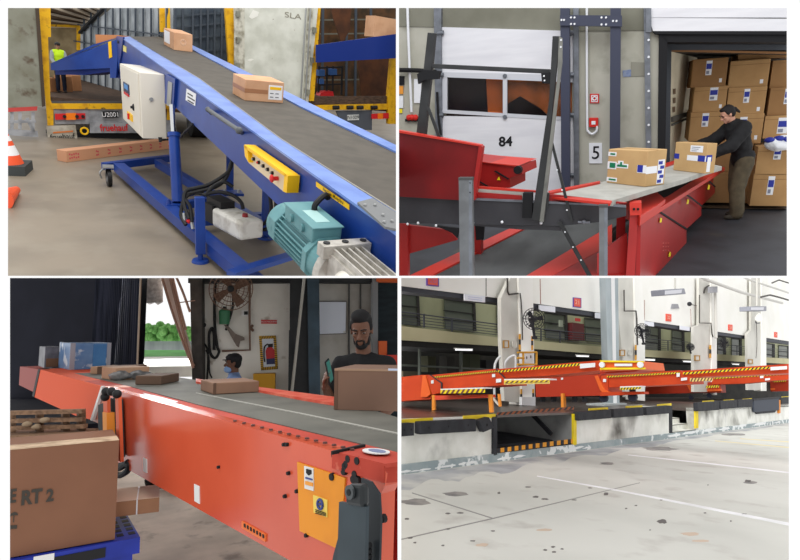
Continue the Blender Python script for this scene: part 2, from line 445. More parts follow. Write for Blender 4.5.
# =====================================================================================
# stage 1: blue incline conveyor feeding a trailer
# =====================================================================================
Q = Stage('incline_conveyor', (8, 8, 396, 275.8), (220, 1700), False, 100, 2.3)
def build_tl():
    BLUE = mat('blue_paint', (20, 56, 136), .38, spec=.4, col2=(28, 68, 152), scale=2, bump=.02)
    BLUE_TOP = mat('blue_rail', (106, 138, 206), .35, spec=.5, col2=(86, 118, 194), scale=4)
    BELT = mat('belt_rubber', (92, 87, 80), .75, col2=(82, 78, 72), scale=5, bump=.05)
    YEL = mat('yellow_paint', (232, 178, 24), .55, col2=(196, 140, 24), scale=6, lo=.5, hi=.7, col3=(90, 66, 30), scale3=9, lo3=.62, hi3=.72)
    YEL_CLEAN = mat('yellow_clean', (250, 196, 20), .45)
    WHITE = mat('cabinet_white', (226, 220, 206), .45)
    KRAFT = mat('kraft_pink', (214, 168, 132), .8, col2=(202, 154, 118), scale=4)
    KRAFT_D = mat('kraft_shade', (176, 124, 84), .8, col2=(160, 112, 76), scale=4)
    TAPE = mat('brown_tape', (168, 118, 84), .4)
    LABEL = mat('white_label', (238, 238, 240), .6)
    BLACK = mat('black_plastic', (30, 30, 32), .5)
    STEEL = mat('zinc_steel', (170, 172, 172), .35, metal=.7)
    CHROME = mat('chrome_rod', (210, 212, 214), .15, metal=1)
    RED = mat('red_plastic', (214, 40, 44), .4)
    TEAL = mat('teal_motor_paint', (104, 152, 156), .45, col2=(92, 140, 146), scale=6)
    ALU = mat('cast_aluminium', (196, 192, 184), .42, metal=.35, col2=(170, 166, 158), scale=14, bump=.1)
    TANK = mat('tank_plastic', (226, 224, 216), .5, col2=(178, 172, 160), scale=7, lo=.5, hi=.75)
    DIRTY = mat('dirty_panel', (136, 137, 124), .75, col2=(120, 119, 104), scale=2.5, col3=(88, 74, 60), scale3=3.5, lo3=.56, hi3=.68)
    DOORW = mat('worn_white_panel', (222, 224, 214), .65, col2=(198, 200, 188), scale=2.5, col3=(140, 124, 104), scale3=7, lo3=.72, hi3=.76)
    CONC = mat('concrete_floor_worn', (140, 128, 112), .45, spec=.5, col2=(122, 112, 98), scale=.9, col3=(150, 140, 124), scale3=2.2, lo3=.50, hi3=.85, bump=.02, bscale=8)
    DECK = mat('deck_timber', (92, 72, 58), .8, col2=(60, 48, 40), scale=8, stretch=(1, 4, 4))
    CHAS = mat('chassis_dark', (34, 34, 36), .7)
    PLATE = mat('galvanised_plate', (164, 166, 170), .5, metal=.0, col2=(126, 128, 132), scale=5)
    GRID = mat('grille_bar', (70, 78, 88), .6, metal=.2)
    CURT = mat('side_curtain_grey', (176, 182, 186), .8, col2=(120, 128, 134), scale=1.6)
    CURT_D = mat('side_curtain_dark', (66, 76, 88), .8, col2=(96, 106, 114), scale=1.4, stretch=(2, 2, .4))
    TAN = mat('bulkhead_plywood', (150, 134, 102), .8, col2=(120, 104, 76), scale=3)
    BROWN = mat('brown_tarpaulin', (96, 66, 40), .8, col2=(58, 46, 32), scale=2.5)
    ROOF = mat('roof_lining', (96, 78, 62), .8)
    z = Q.z; d = Q.d; pl = Q.pl

    fl = MB(); fl.add([V(p) for p in ((-16, .5, 0), (20, .5, 0), (20, 40, 0), (-16, 40, 0), (-16, .5, -.1), (20, .5, -.1), (20, 40, -.1), (-16, 40, -.1))], [(0, 1, 2, 3), (7, 6, 5, 4), (0, 4, 5, 1), (1, 5, 6, 2), (2, 6, 7, 3), (3, 7, 4, 0)])
    struct('floor', fl, CONC)
    # yellow line on the floor, far right
    P0 = z(45, 137); P1 = z(385, 149); RX = (P1 - P0).normalized(); RN = RX.cross(UP).normalized()   # RN away or towards
    if RN.dot(P0 - Q.o) < 0: RN = -RN
    def r(x, y, off=0.0): return pl(x, y, P0 + RN * off, RN)
    wb = MB(); wb.prism([r(-200, 300, 16), r(900, 300, 16), r(900, -600, 16), r(-200, -600, 16)], RN * .2)
    struct('wall_back', wb, mat('warehouse_wall_far', (96, 92, 84), .9, col2=(70, 68, 64), scale=.6))

    def panel(name, px, off, th, m, parent=None, **kw):
        mb = MB(); mb.prism([r(x, y, off) for x, y in px], RN * th); return obj(name, mb, m, parent, **kw)

    # ---------------- left trailer
    T = thing('semi_trailer', 'open backed trailer with yellow rear posts, seen behind the white electrical cabinet', 'trailer', r(100, 137))
    panel('corner_post', [(37, 4), (50.5, 4), (51, 37), (48, 37), (50.5, 100), (53.5, 108), (53.5, 125.5), (47.5, 125.5), (46, 108), (41, 45)], -.04, .14, YEL, T)
    deckz = r(110, 101).z
    def dk(x, off): p = r(x, 101, off); return V((p.x, p.y, deckz))
    L1 = 5.5
    # deck, bulkhead, side and roof
    mb = MB(); a = r(46, 101); b = r(236, 103); mb.hexa([V((p.x, p.y, deckz - .16)) for p in (a, b, b + RN * L1, a + RN * L1)] + [V((p.x, p.y, deckz)) for p in (a, b, b + RN * L1, a + RN * L1)])
    obj('load_deck', mb, DECK, T)
    panel('deck_edge', [(50, 101), (236, 101.5), (236, 104.5), (51, 104.5)], -.03, .05, mat('steel_edge', (92, 92, 92), .5, metal=.4), T)
    panel('rear_beam', [(50, 103.5), (240, 103.5), (240, 109.5), (52, 109)], -.06, .12, YEL, T)
    ft = r(80.5, 26, L1); fb = r(80.5, 93, L1)
    panel('bulkhead', [(38, -2), (80.5, -2), (80.5, 96), (38, 96)], L1, .06, TAN, T)
    panel('bulkhead_beam', [(50, 23.5), (80, 25.5), (80, 28), (50, 26.5)], L1 - .1, .08, YEL, T)
    panel('bulkhead_post', [(76.5, 28), (80.5, 28), (80.5, 50), (76.5, 50)], L1 - .1, .06, YEL, T)
    # right hand side curtain, running away from the rear frame
    sA = r(172, 101, 0); sB = r(80.5, 92, L1)
    sA = V((sA.x, sA.y, deckz)); sB = V((sB.x, sB.y, deckz)); SD = (sB - sA); SN = SD.cross(UP).normalized()
    if SN.dot(sA - Q.o) < 0: SN = -SN
    def sp(x, y, off=0.0): return pl(x, y, sA - SN * off, SN)
    mb = MB(); mb.prism([sp(80.5, 94), sp(80.5, 33), sp(172, -40), sp(172, 103)], SN * .03); obj('side_curtain', mb, CURT, T)
    mb = MB()
    for k in range(13):
        x = 84 + k * 7.0 + k * k * .05
        mb.beam(sp(x, 100, .05), sp(x, -30, .05), .05, .03, SN)
    for yy in (.55, 1.05, 1.5):
        mb.beam(V((sA.x, sA.y, deckz + yy)) - SN * .05, V((sB.x, sB.y, deckz + yy)) - SN * .05, .03, .04, SN)
    obj('side_bars', mb, GRID, T)
    mb = MB(); mb.beam(sp(80, 33, .08), sp(105, 7, .08), .05, .1, SN); obj('top_rail', mb, CHAS, T)
    mb = MB(); q0 = r(44, 25.5, L1); q1 = r(80.5, 26, L1); q2 = sp(112, 0); q3 = r(42, -60, 0.4)
    mb.prism([q0, q1, q2, q3], UP * .04); obj('roof_panel', mb, ROOF, T)
    mb = MB()
    for k in range(9):
        t = k / 9; mb.beam(q0.lerp(q3, t) - UP * .03, q1.lerp(q2, t) - UP * .03, .12 , .05)
    obj('roof_rib', mb, mat('roof_rib_metal', (186, 172, 152), .5), T)
    # lights, plates
    panel('light_board', [(54, 109.5), (89, 109.5), (89, 124), (55, 124)], -.02, .06, PLATE, T)
    tl_ = panel('tail_light', [(55, 114), (85.3, 113.4), (85.3, 119), (55.3, 119.8)], -.08, .06, RED, T)
    panel('amber_lens', [(66, 113.2), (76, 113), (76, 119.8), (66, 120)], -.10, .03, mat('amber_lens', (250, 130, 30), .3), tl_)
    for xx in (64.5, 77, 83):
        mb = MB(); c = r(xx, 116.5, -.1); mb.cone(c, c - RN * .03, .035); obj('lamp_bezel', mb, BLACK, tl_)
    panel('rear_plate', [(89, 108.5), (174, 109), (174, 124), (89, 124)], .0, .05, PLATE, T)
    pp = panel('number_plate', [(102.5, 111.5), (118.5, 111.2), (118.5, 117.5), (103, 118)], -.12, .04, BLACK, T)
    pc = r(110.5, 114.7, -.13); uo = (r(118, 114.5, -.045) - r(104, 114.8, -.045)).normalized(); uv = uo.cross(RN).normalized()
    uv = uv if uv.z > 0 else -uv
    text('plate_text', 'U2001', pc - RN * .005, uo, uv, (.13, .14), LABEL, pp)
    mf = panel('mudflap', [(46, 126), (75.5, 125), (77.5, 139), (73, 144.5), (49, 146)], -.03, .03, mat('mudflap_white', (196, 190, 176), .7, col2=(150, 142, 126), scale=5), T)
    text('mudflap_text', 'fruehauf', r(62.5, 136.8, -.04), r(74, 136.3, -.04) - r(52, 137.5, -.04), uv, (.14, .16), BLACK, mf, bold=.01)
    panel('mudflap_stripe', [(53, 132), (73, 130.5), (73, 132), (53, 133.5)], -.04, .01, mat('orange_stripe', (210, 120, 60), .6), mf)
    panel('rear_bumper', [(90, 122), (174, 123.5), (174, 133), (90, 133)], -.03, .08, PLATE, T)
    text('bumper_text', 'fruehauf', r(114, 128, -.05), r(128, 128, -.05) - r(104, 128.3, -.05), uv, (.17, .21), RED, T, bold=.02)
    panel('underride_bar', [(46, 133), (78, 133), (174, 132), (174, 141), (78, 141)], .15, .5, CHAS, T)
    c = r(84.5, 131, -.03); mb = MB(); mb.ring(c, RN, .07, .02, 18); obj('tow_eye', mb, YEL_CLEAN, T)
    for x in (96, 150, 190, 197):
        c = r(x, 130, .9); c = V((c.x, c.y, .42)); mb = MB(); mb.cone(c, c + RX * .22, .42, .42, 24); wb_ = obj('wheel', mb, BLACK, T, smooth=True)
        mb = MB(); mb.cone(c - RX * .01, c - RX * .0 + RX * .03, .2, .2, 20); obj('wheel_hub', mb, PLATE, wb_)
    panel('marker_light', [(162.5, 109), (166, 109), (166, 114.5), (162.5, 114.5)], -.1, .04, RED, T)
    panel('rear_side_post', [(167, 8), (171, 8), (171, 120), (167, 120)], -.03, .1, YEL, T)

    # its left door swung open
    T = thing('trailer_door', 'grimy grey trailer door swung open at the left edge', 'door', r(26, 137))
    panel('door_panel', [(-2, -2), (37, -2), (43.5, 106), (-2, 108.5)], -.35, .08, DIRTY, T)
    panel('door_edge', [(34.5, -2), (38.5, -2), (45.5, 106), (42, 107)], -.38, .12, mat('door_edge_dark', (70, 58, 46), .7), T)
    panel('red_seal', [(8, 108), (37.5, 106.5), (37, 110.5), (8, 112)], -.36, .06, mat('red_faded', (190, 70, 66), .6), T)
    # metal stand under the door
    T = thing('steel_jack_stand', 'grey steel stand with scattered feet below the open trailer door', 'stand', z(27, 136))
    for (x0, y0, x1, y1) in ((12, 112, 12, 131), (20, 112, 20, 129), (33, 112, 33, 132), (27, 118, 35, 134)):
        a = r(x0, y0, -.3); b = r(x1, y1, -.3); mb = MB(); mb.beam(a, b, .06, .06, RN); obj('leg', mb, PLATE, T)
    mb = MB(); mb.beam(r(8, 122, -.3), r(36, 121, -.3), .05, .08, RN); mb.beam(r(8, 132, -.3), r(38, 134, -.3), .12, .05, RN); obj('rail', mb, PLATE, T)

    # ---------------- worker in the trailer
    P = V(dk(60, .9)); P = Q.z(62, 92.5, deckz)
    dz = Q.proj(P).z; s = 46.5 / FPX * dz / 1.75
    J = dict(STAND); J.update(elL=(.24, .06, 1.16), wrL=(.20, .24, 1.02), elR=(-.24, .05, 1.16), wrR=(-.20, .22, 1.02), look=None)
    J.pop('look')
    fdir = Q.z(100, 110, deckz) - P
    skin1 = mat('skin_tan', (150, 108, 84), .6)
    person('person', 'worker in a yellow safety vest and black cap standing inside the trailer', P + UP * .005, (fdir.x * .4, -1), s, J,
           dict(shirt=mat('grey_shirt', (150, 156, 160), .8), vest=mat('hi_vis', (196, 235, 30), .6, emit=None), trousers=mat('navy_trousers', (30, 36, 54), .85), shoes=BLACK),
           skin=skin1, hairm=BLACK, cap=BLACK, vox=.012, hands=True)
    # cartons stacked in the trailer
    for (x0, x1, y0, y1, off, lab) in ((65, 73, 92, 76.5, 2.6, 'low brown carton stack in the trailer just right of the worker'), (73.5, 82, 91, 75.5, 2.9, 'brown carton farther right of the worker in the trailer'), (51, 57, 92, 78, 2.7, 'brown carton left of the worker in the trailer'), (64, 76, 52.5, 50.8, 2.9, None)):
        if lab is None: continue
        A = Q.z(x0, y0, deckz); B = Q.z(x1, y0, deckz); h = solve_h(A, UP, y1)
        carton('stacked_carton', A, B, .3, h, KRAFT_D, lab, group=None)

    # ---------------- door leaf between trailers, curtain sides
    T = thing('container_door', 'worn off white container door standing upright between the two trailers', 'door', r(276, 137))
    panel('door_panel', [(234, -2), (319, -2), (308, 106), (300, 106), (236, 76)], -.15, .07, DOORW, T)
    panel('hinge_edge', [(234.5, -2), (244.5, -2), (244.5, 80), (234.5, 76)], -.19, .05, mat('door_frame_pale', (206, 204, 190), .6, col2=(150, 146, 130), scale=9), T)
    panel('locking_rail', [(309, -2), (314, -2), (307.5, 104), (303.5, 104)], -.20, .06, mat('door_frame_pale', (0, 0, 0)), T)
    for xx in (306.5, 311):
        mb = MB(); mb.cone(r(xx, 0, -.22), r(xx - 6, 104, -.22), .018); obj('locking_rod', mb, STEEL, T, smooth=True)
    for (x, y) in ((238, 14), (238, 40), (238, 66), (314.5, 30), (312, 60), (308, 92)):
        mb = MB(); c = r(x, y, -.23); mb.box(c, (.1, .05, .12), RX, RN, UP); obj('hinge', mb, DIRTY, T)
    chip = mat('bare_filler', (236, 236, 228), .8)
    panel('paint_chip', [(249, 17), (253, 10), (259, 12), (258, 16), (252, 19)], -.155, .004, chip, T)
    panel('paint_chip', [(247, 60), (251, 58.5), (254, 59.5), (250, 61.5)], -.155, .004, chip, T)
    st = mat('stencil_grey', (150, 146, 132), .8)
    text('stencil_text', 'SLA', r(293, 16, -.16), RX, UP, (.27, .17), st, T)
    # dark fencing of bars seen between trailers
    T = thing('curtain_side', 'dark grey barred trailer side between the blue conveyor top and the yellow post', 'trailer side', r(190, 137, .6))
    panel('curtain_sheet', [(158, -2), (240, -2), (240, 112), (158, 112)], 1.2, .05, CURT_D, T)
    for x in (162, 172, 182, 192, 200, 207, 214, 221, 228):
        mb = MB(); mb.beam(r(x + 1, -2, 1.1), r(x, 80, 1.1), .05, .05, RN); obj('upright_bar', mb, GRID, T)
    for (y0, y1) in ((14, 12), (26, 22), (38, 34), (52, 48), (66, 63)):
        mb = MB(); mb.beam(r(160, y0 + 3, 1.12), r(232, y1, 1.12), .03, .03, RN); obj('cross_bar', mb, GRID, T)
    T = thing('yellow_post', 'tall yellow steel post standing left of the white container door', 'post', r(229, 137, -.1))
    panel('post_body', [(159.5, -2), (170.5, -2), (170, 32), (160.5, 32)], .2, .12, YEL, None, label='yellow steel post rising behind the carton at the conveyor top', cat='post')
    panel('post_shaft', [(224.5, -2), (235, -2), (236, 74), (229, 66)], .02, .12, YEL, T)

    # ---------------- right trailer
    T = thing('flatbed_trailer', 'trailer with yellow rear beam and brown tarpaulin at the right edge', 'trailer', r(350, 137))
    panel('corner_post', [(317, -2), (321.5, -2), (314, 101), (309.5, 101)], -.1, .14, YEL, T)
    panel('right_post', [(391.5, 58), (400, 58), (400, 124), (388.5, 124), (388, 100)], -.08, .14, YEL, T)
    mb = MB(); a = r(312, 101); b = r(420, 101); dz2 = a.z
    b = V((b.x, b.y, dz2)); a2 = a + RN * 3; b2 = b + RN * 3
    mb.hexa([p - UP * .12 for p in (a, b, b2, a2)] + [a, b, b2, a2]); obj('load_deck', mb, DECK, T)
    panel('deck_edge', [(311, 96.5), (400, 96), (400, 104), (311, 104.5)], -.01, .04, DECK, T)
    panel('rear_beam', [(303, 105.5), (400, 103.5), (400, 109.5), (306, 110)], -.06, .12, YEL, T)
    for x in (336, 350, 360, 374):
        mb = MB(); mb.cone(r(x - 3, 107.5, -.1), r(x + 3, 107.3, -.1), .05); obj('bumper_roller', mb, BLACK, T)
    panel('rear_plate', [(336, 111), (372, 110.5), (372, 130), (345, 130)], -.02, .05, mat('rear_plate_dark', (84, 88, 96), .6), T)
    pp = panel('number_plate', [(347.5, 115), (359, 114.6), (359, 120), (347.5, 120.4)], -.05, .03, mat('plate_white', (206, 208, 206), .6), T)
    text('plate_text', 'N1009', r(353.2, 117.5, -.055), r(358, 117.3, -.055) - r(349, 117.6, -.055), uv, (.13, .14), BLACK, pp)
    tl_ = panel('tail_light', [(372, 114), (389, 113), (389, 118.5), (372, 119)], -.08, .05, RED, T)
    panel('amber_lens', [(378, 113.4), (383, 113.2), (383, 119), (378, 119)], -.1, .03, mat('amber_lens', (0, 0, 0)), tl_)
    panel('tarpaulin', [(300, -2), (410, -2), (410, 104), (300, 104)], 3.0, .05, BROWN, T)
    panel('tarpaulin_fold', [(329, -2), (352, -2), (350, 30), (342, 44), (334, 20)], 1.2, .05, mat('brown_fold', (92, 56, 34), .8, col2=(70, 44, 30), scale=3), T)
    panel('tarpaulin_fold', [(358, 58), (390, 58), (386, 98), (362, 98)], 1.4, .05, mat('brown_fold', (0, 0, 0)), T)
    for x in (323, 347, 356, 371):
        mb = MB(); mb.beam(r(x, -2, 2.6), r(x - 1, 98, 2.6), .07, .05, RN); obj('side_stanchion', mb, GRID, T)
    mb = MB()
    for y in (20, 34, 80): mb.beam(r(320, y, 2.65), r(396, y - 1, 2.65), .04, .05, RN)
    obj('side_lath', mb, mat('lath_grey', (106, 104, 92), .7), T)
    # a second blue conveyor boom across the right trailer
    T = thing('blue_boom_conveyor', 'blue conveyor boom running across the right trailer below a carton', 'conveyor', r(356, 60, -.3))
    panel('boom_side', [(316.5, 45), (400, 33.5), (400, 58), (316.5, 62.5)], -.5, .06, mat('blue_deep', (16, 46, 128), .45), T)
    mb = MB(); mb.prism([r(317, 44.7, -.44), r(400, 33.3, -.44), r(400, 33.3, .2), r(317, 44.7, .2)], -UP * .03); obj('boom_belt', mb, BELT, T)
    A = r(373, 37, -.4); B = r(402, 33, -.4)
    B = V((B.x, B.y, A.z)); h = solve_h(A, UP, 16); carton('shipping_carton', A + UP * .01, B + UP * .01, .5, h, KRAFT, 'large plain carton riding the boom conveyor at the right edge')
    # trolleys with boxes under the boom
    T = thing('hand_trolley', 'dark trolley with blue crates seen under the right blue boom', 'trolley', r(330, 97, .8))
    for x in (319, 327, 333, 342):
        mb = MB(); mb.beam(r(x, 66, .8), r(x - .5, 95, .8), .045, .045, RN); obj('upright', mb, CHAS, T)
    mb = MB()
    for y in (68, 76, 85): mb.beam(r(318, y, .8), r(343, y - 1, .8), .04, .04, RN)
    obj('cross_bar', mb, CHAS, T)
    for (x0, y0, x1, y1) in ((319, 70, 325, 76), (330, 69, 337, 75), (320, 79, 324, 84)):
        panel('crate', [(x0, y0), (x1, y0), (x1, y1), (x0, y1)], .7, .2, mat('crate_blue', (60, 104, 170), .6), T)
    panel('red_hood', [(320, 96), (321, 93), (325, 91.5), (333, 91.5), (334, 96)], .6, .3, RED, T)

    # ---------------- long carton on the floor
    A = z(61, 163); B = z(176, 148); h = solve_h(A, UP, 151.5); KP = mat('kraft_pink_long', (206, 152, 118), .8)
    A = z(67, 162.6); T, A, X, Y, Z = carton('long_carton', A, B, .22, h, KP, 'long low carton with red printed marks lying on the floor before the trailer')
    pr = mat('red_print', (206, 84, 92), .8)
    for k in range(9):
        u = .10 + k * .098 if k else .02
        n = 5 if k == 0 else 2
        for q in range(n * 2):
            uu = u + .016 * (q % n if k == 0 else q % 2 * .9); vv = .25 + .3 * (q // n) + .03 * (q % 3)
            if k: uu = u + .095 - .065 + (q % 2) * .012
            sticker('print_mark', T, A, X, Z, uu, vv, uu + .010, vv + .16, pr, .002)
    # cones
    def cone_(bx, by, hpx, lab, wr):
        c = z(bx, by); D = Q.proj(c).z; hh = hpx / FPX * D; T = thing('traffic_cone', lab, 'cone', c)
        mb = MB(); mb.box(c + UP * hh * .11, (wr, wr, hh * .22), V((1, -.1, 0)), V((.1, 1, 0))); obj('base', mb, mat('cone_base_rubber', (66, 70, 70), .8), T, bevel=.02)
        a, b = c + UP * hh * .2, c + UP * hh * 1.0; OR = mat('cone_orange', (240, 92, 52), .5)
        def cc(t): return a.lerp(b, t), wr * (.40 - .34 * t)
        for i, (t0, t1, m) in enumerate(((0, .28, OR), (.28, .55, LABEL), (.55, .68, OR), (.68, .82, LABEL), (.82, 1, OR))):
            (p, r0), (q, r1) = cc(t0), cc(t1); mb = MB(); mb.cone(p, q, r0, r1, 24); obj('cone_band' if m is LABEL else 'cone_shell', mb, m, T, smooth=True)
    cone_(9, 172, 42, 'orange and white traffic cone on a black base at the left edge', .56)
    c = z(4, 205); T = thing('fallen_cone', 'orange cone tip poking in low on the left edge', 'cone', c)
    mb = MB(); mb.cone(z(2, 208) + UP * .1, z(17, 194) + UP * .06, .14, .05, 20); obj('cone_shell', mb, mat('cone_orange', (0, 0, 0)), T, smooth=True)

    # ---------------- the incline conveyor
    a = d(395, 232, 3.3); C = Q.vp(5.6, -45); n = C.cross(UP).normalized(); u = n.cross(C).normalized()
    def S(x, y, off=0.0): return pl(x, y, a - n * off, n)
    def B_(x, y, off=0.0): return pl(x, y, a + u * off, u)
    T = thing('incline_conveyor', 'blue inclined belt conveyor on a wheeled frame with a teal motor', 'conveyor', z(235, 240))
    mb = MB(); mb.prism([S(*p) for p in ((420, 249.5), (121, 37), (114, 50), (112.5, 74), (117, 78), (140, 85), (165, 97.5), (210, 140), (280, 207), (420, 341))], n * .05)
    obj('side_panel', mb, BLUE, T)
    def strip(name, px, m, th, off=0.0):
        mb = MB(); mb.prism([B_(x, y, off) for x, y in px], -u * min(th, .018)); return obj(name, mb, m, T)
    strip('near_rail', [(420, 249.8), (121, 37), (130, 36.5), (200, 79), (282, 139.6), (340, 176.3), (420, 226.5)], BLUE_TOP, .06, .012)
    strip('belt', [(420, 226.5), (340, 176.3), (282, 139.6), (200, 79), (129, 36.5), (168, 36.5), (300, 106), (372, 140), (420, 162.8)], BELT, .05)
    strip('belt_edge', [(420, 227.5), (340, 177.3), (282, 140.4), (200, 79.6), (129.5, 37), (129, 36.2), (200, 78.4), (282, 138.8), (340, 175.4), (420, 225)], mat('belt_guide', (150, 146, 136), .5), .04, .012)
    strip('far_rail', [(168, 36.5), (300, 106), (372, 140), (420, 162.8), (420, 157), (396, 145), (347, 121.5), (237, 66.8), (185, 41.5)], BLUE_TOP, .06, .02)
    wf = (B_(347, 121.5) - a).dot(n)
    mb = MB(); mb.prism([S(420, 249.5) + n * (wf - .05), S(121, 40) + n * (wf - .05), S(121, 60) + n * (wf - .05), S(420, 330) + n * (wf - .05)], n * .05); obj('far_side_panel', mb, BLUE, T)
    mb = MB(); mb.prism([S(420, 300) + n * .06, S(140, 66) + n * .06, S(140, 66) + n * (wf - .06), S(420, 300) + n * (wf - .06)], -u * .02); obj('return_belt', mb, BLACK, T)
    # head roller
    c = S(121, 42); mb = MB(); mb.cone(c + n * .05, c + n * (wf - .06), .055); obj('head_roller', mb, BLACK, T, smooth=True)
    jp = strip('joint_plate', [(357.5, 202), (372.5, 198), (400, 214.5), (400, 229.5), (385, 226.5)], mat('joint_plate_grey', (120, 122, 124), .5), .015, .03)
    for x, y in ((365, 205), (375, 205), (383, 215), (392, 221), (384, 222)):
        c = B_(x, y, .035); mb = MB(); mb.cone(c, c + u * .008, .012, .010, 10); obj('bolt', mb, STEEL, jp)
    # hinge plate at the top end
    mb = MB(); mb.prism([S(x, y, .03) for x, y in ((117, 36), (123, 37), (121, 55), (116.5, 77), (112, 76), (109.5, 66), (111, 45))], n * .03); hp_ = obj('hinge_plate', mb, BLUE, T)
    for x, y in ((118.5, 42), (114, 73), (112, 60)):
        c = S(x, y, .04); mb = MB(); mb.cone(c, c - n * .02, .03, .03, 12); obj('bolt', mb, BLACK, hp_)
    # infeed boom that reaches into the trailer
    e0 = S(118, 37); e1 = d(51, 63, Q.proj(e0).z + .45)
    Db = (e1 - e0).normalized(); nb = Db.cross(UP).normalized(); nb = nb if nb.dot(e0 - Q.o) > 0 or nb.x > 0 else -nb
    def Bm(x, y, off=0): return pl(x, y, e0 - nb * off, nb)
    mb = MB(); mb.prism([Bm(*p) for p in ((119, 37), (92, 45), (50.5, 63.5), (51, 70), (58, 70.5), (110, 68), (110, 78), (116, 78))], nb * .05); bo = obj('boom_side', mb, BLUE, T)
    bt = Bm(118, 37.3), Bm(51, 63)
    mb = MB(); mb.prism([bt[0], bt[1], bt[1] + nb * wf * .55, bt[0] + nb * wf * .55], -UP * .03); obj('boom_belt', mb, mat('boom_belt_grey', (120, 124, 130), .6), bo)
    mb = MB(); mb.prism([Bm(*p) + nb * .1 for p in ((110, 66), (52, 70), (52, 74.5), (80, 75), (112, 71))], nb * .6); obj('boom_frame', mb, mat('blue_deep', (0, 0, 0)), bo)
    mb = MB(); mb.prism([Bm(x, y, .012) for x, y in ((108, 42), (111, 41), (112, 57), (109, 58.5))], nb * .01); obj('yellow_sign', mb, YEL_CLEAN, bo)
    mb = MB(); mb.prism([S(x, y, .01) for x, y in ((123, 45), (126, 47), (126, 52.5), (123, 51))], n * .01); obj('yellow_sticker', mb, mat('sticker_cream', (235, 220, 130), .6), T)
    mb = MB(); mb.prism([S(x, y, .008) for x, y in ((186.5, 88.5), (196, 94), (195, 106), (185.5, 100))], n * .006); sk = obj('maker_plate', mb, LABEL, T)
    for (y0, wd) in ((92.5, 5), (96, 7), (99.5, 6)):
        mb = MB(); mb.prism([S(x, y, .012) for x, y in ((187.5, y0), (187.5 + wd, y0 + wd * .6), (187.5 + wd, y0 + wd * .6 + 1.2), (187.5, y0 + 1.2))], n * .003); obj('print_line', mb, BLACK, sk)
    # handle
    mb = MB(); h0, h1 = S(208, 109.5, .10), S(239, 130.5, .10); mb.tube([S(211, 113), h0, h1, S(242, 133)], .022, 10, 0); mb.ball(h0, .03); mb.ball(h1, .035)
    obj('handle', mb, mat('handle_grey', (88, 92, 96), .4), T, smooth=True)
    # push button box
    w0 = .07; fr = [S(x, y, w0) for x, y in ((246, 146.5), (284.5, 174), (283, 191.5), (248.5, 163))]
    mb = MB(); mb.prism(fr, n * (w0 - .01)); bx = obj('button_box', mb, mat('button_box_cream', (226, 206, 172), .6), T, bevel=.004)
    mb = MB(); mb.prism([S(x, y, w0 + .045) for x, y in ((244.5, 144.5), (286, 174), (285.6, 177), (244.2, 147.6))], n * (w0 + .03)); obj('yellow_hood', mb, YEL_CLEAN, bx)
    mb = MB(); mb.prism([S(x, y, w0 + .045) for x, y in ((284.5, 173.5), (288, 175.5), (286.5, 193), (283, 191.3))], n * (w0 + .03)); obj('yellow_hood_end', mb, YEL_CLEAN, bx)
    mb = MB(); mb.prism([S(x, y, w0 + .045) for x, y in ((243.8, 145), (247, 147), (248.5, 162.5), (244.8, 156))], n * (w0 + .03)); obj('yellow_hood_end', mb, YEL_CLEAN, bx)
    for i, (x, y) in enumerate(((254.5, 159), (259.5, 162.5), (264, 166), (268.5, 169.5), (273, 173))):
        c = S(x, y, w0 + .001); mb = MB(); mb.cone(c, c - n * .018, .017, .015, 14); bb = obj('button_bezel', mb, BLACK, bx)
        mb = MB(); mb.cone(c - n * .018, c - n * .028, .010, .010, 12); obj('push_button', mb, RED if i == 1 else STEEL, bb)
    c = S(278, 178.5, w0 + .001); mb = MB(); mb.cone(c, c - n * .05, .018, .018, 14); mb.ball(c - n * .055, (.034, .034, .016), n.cross(UP).normalized(), UP, n); obj('stop_button', mb, RED, bx, smooth=True)
    # yellow notice
    ya = [S(x, y, .006) for x, y in ((316, 181.5), (349, 204.5), (349, 210), (316, 186.5))]
    mb = MB(); mb.prism(ya, n * .004); yl = obj('notice_strip', mb, YEL_CLEAN, T)
    tx = (ya[1] - ya[0]).normalized(); ty = (n.cross(tx)); ty = ty if ty.z > 0 else -ty
    text('notice_text', 'Keep Clear - Moving Parts', S(332.5, 195.8, .012), tx, ty, (.031, .032), BLACK, yl, bold=.01, thick=-.002)
    # electrical cabinet
    k1 = S(164.7, 74.5, -.0); lo_, hi_ = 0, 2
    Cf = Q.vp(24, 20); Cf = V((Cf.x, Cf.y, 0)).normalized(); n_old = n; n = Cf.cross(UP).normalized()
    for _ in range(40):
        m_ = (lo_ + hi_) / 2
        if Q.proj(k1 - n * m_).x > 139.3: lo_ = m_
        else: hi_ = m_
    K = k1 - n * lo_; l0, l1 = 0, 3
    for _ in range(40):
        m_ = (l0 + l1) / 2
        if Q.proj(K + Cf * m_).x > 119.8: l0 = m_
        else: l1 = m_
    hh = solve_h(K, -UP, 138.5)
    pts = [K, K + n * lo_, K + n * lo_ + Cf * l0, K + Cf * l0]
    mb = MB(); mb.hexa([p - UP * hh for p in pts] + pts); cb = obj('control_cabinet', mb, WHITE, T, bevel=.01)
    CW = WHITE
    # the door sheet on the outer face and its fittings
    N2 = -n; f0 = K - UP * hh; fX = Cf * l0; fZ = UP * hh
    def cf(uu, vv, off=0.0): return f0 + fX * uu + fZ * vv + N2 * off
    mb = MB(); mb.prism([cf(.04, .03), cf(.96, .03), cf(.96, .97), cf(.04, .97)], N2 * .012); dr = obj('cabinet_door', mb, CW, cb, bevel=.004)
    mb = MB(); mb.prism([cf(.48, .55, .012), cf(.78, .55, .012), cf(.78, .72, .012), cf(.48, .72, .012)], N2 * .012); obj('display', mb, mat('display_navy', (26, 44, 84), .3), cb)
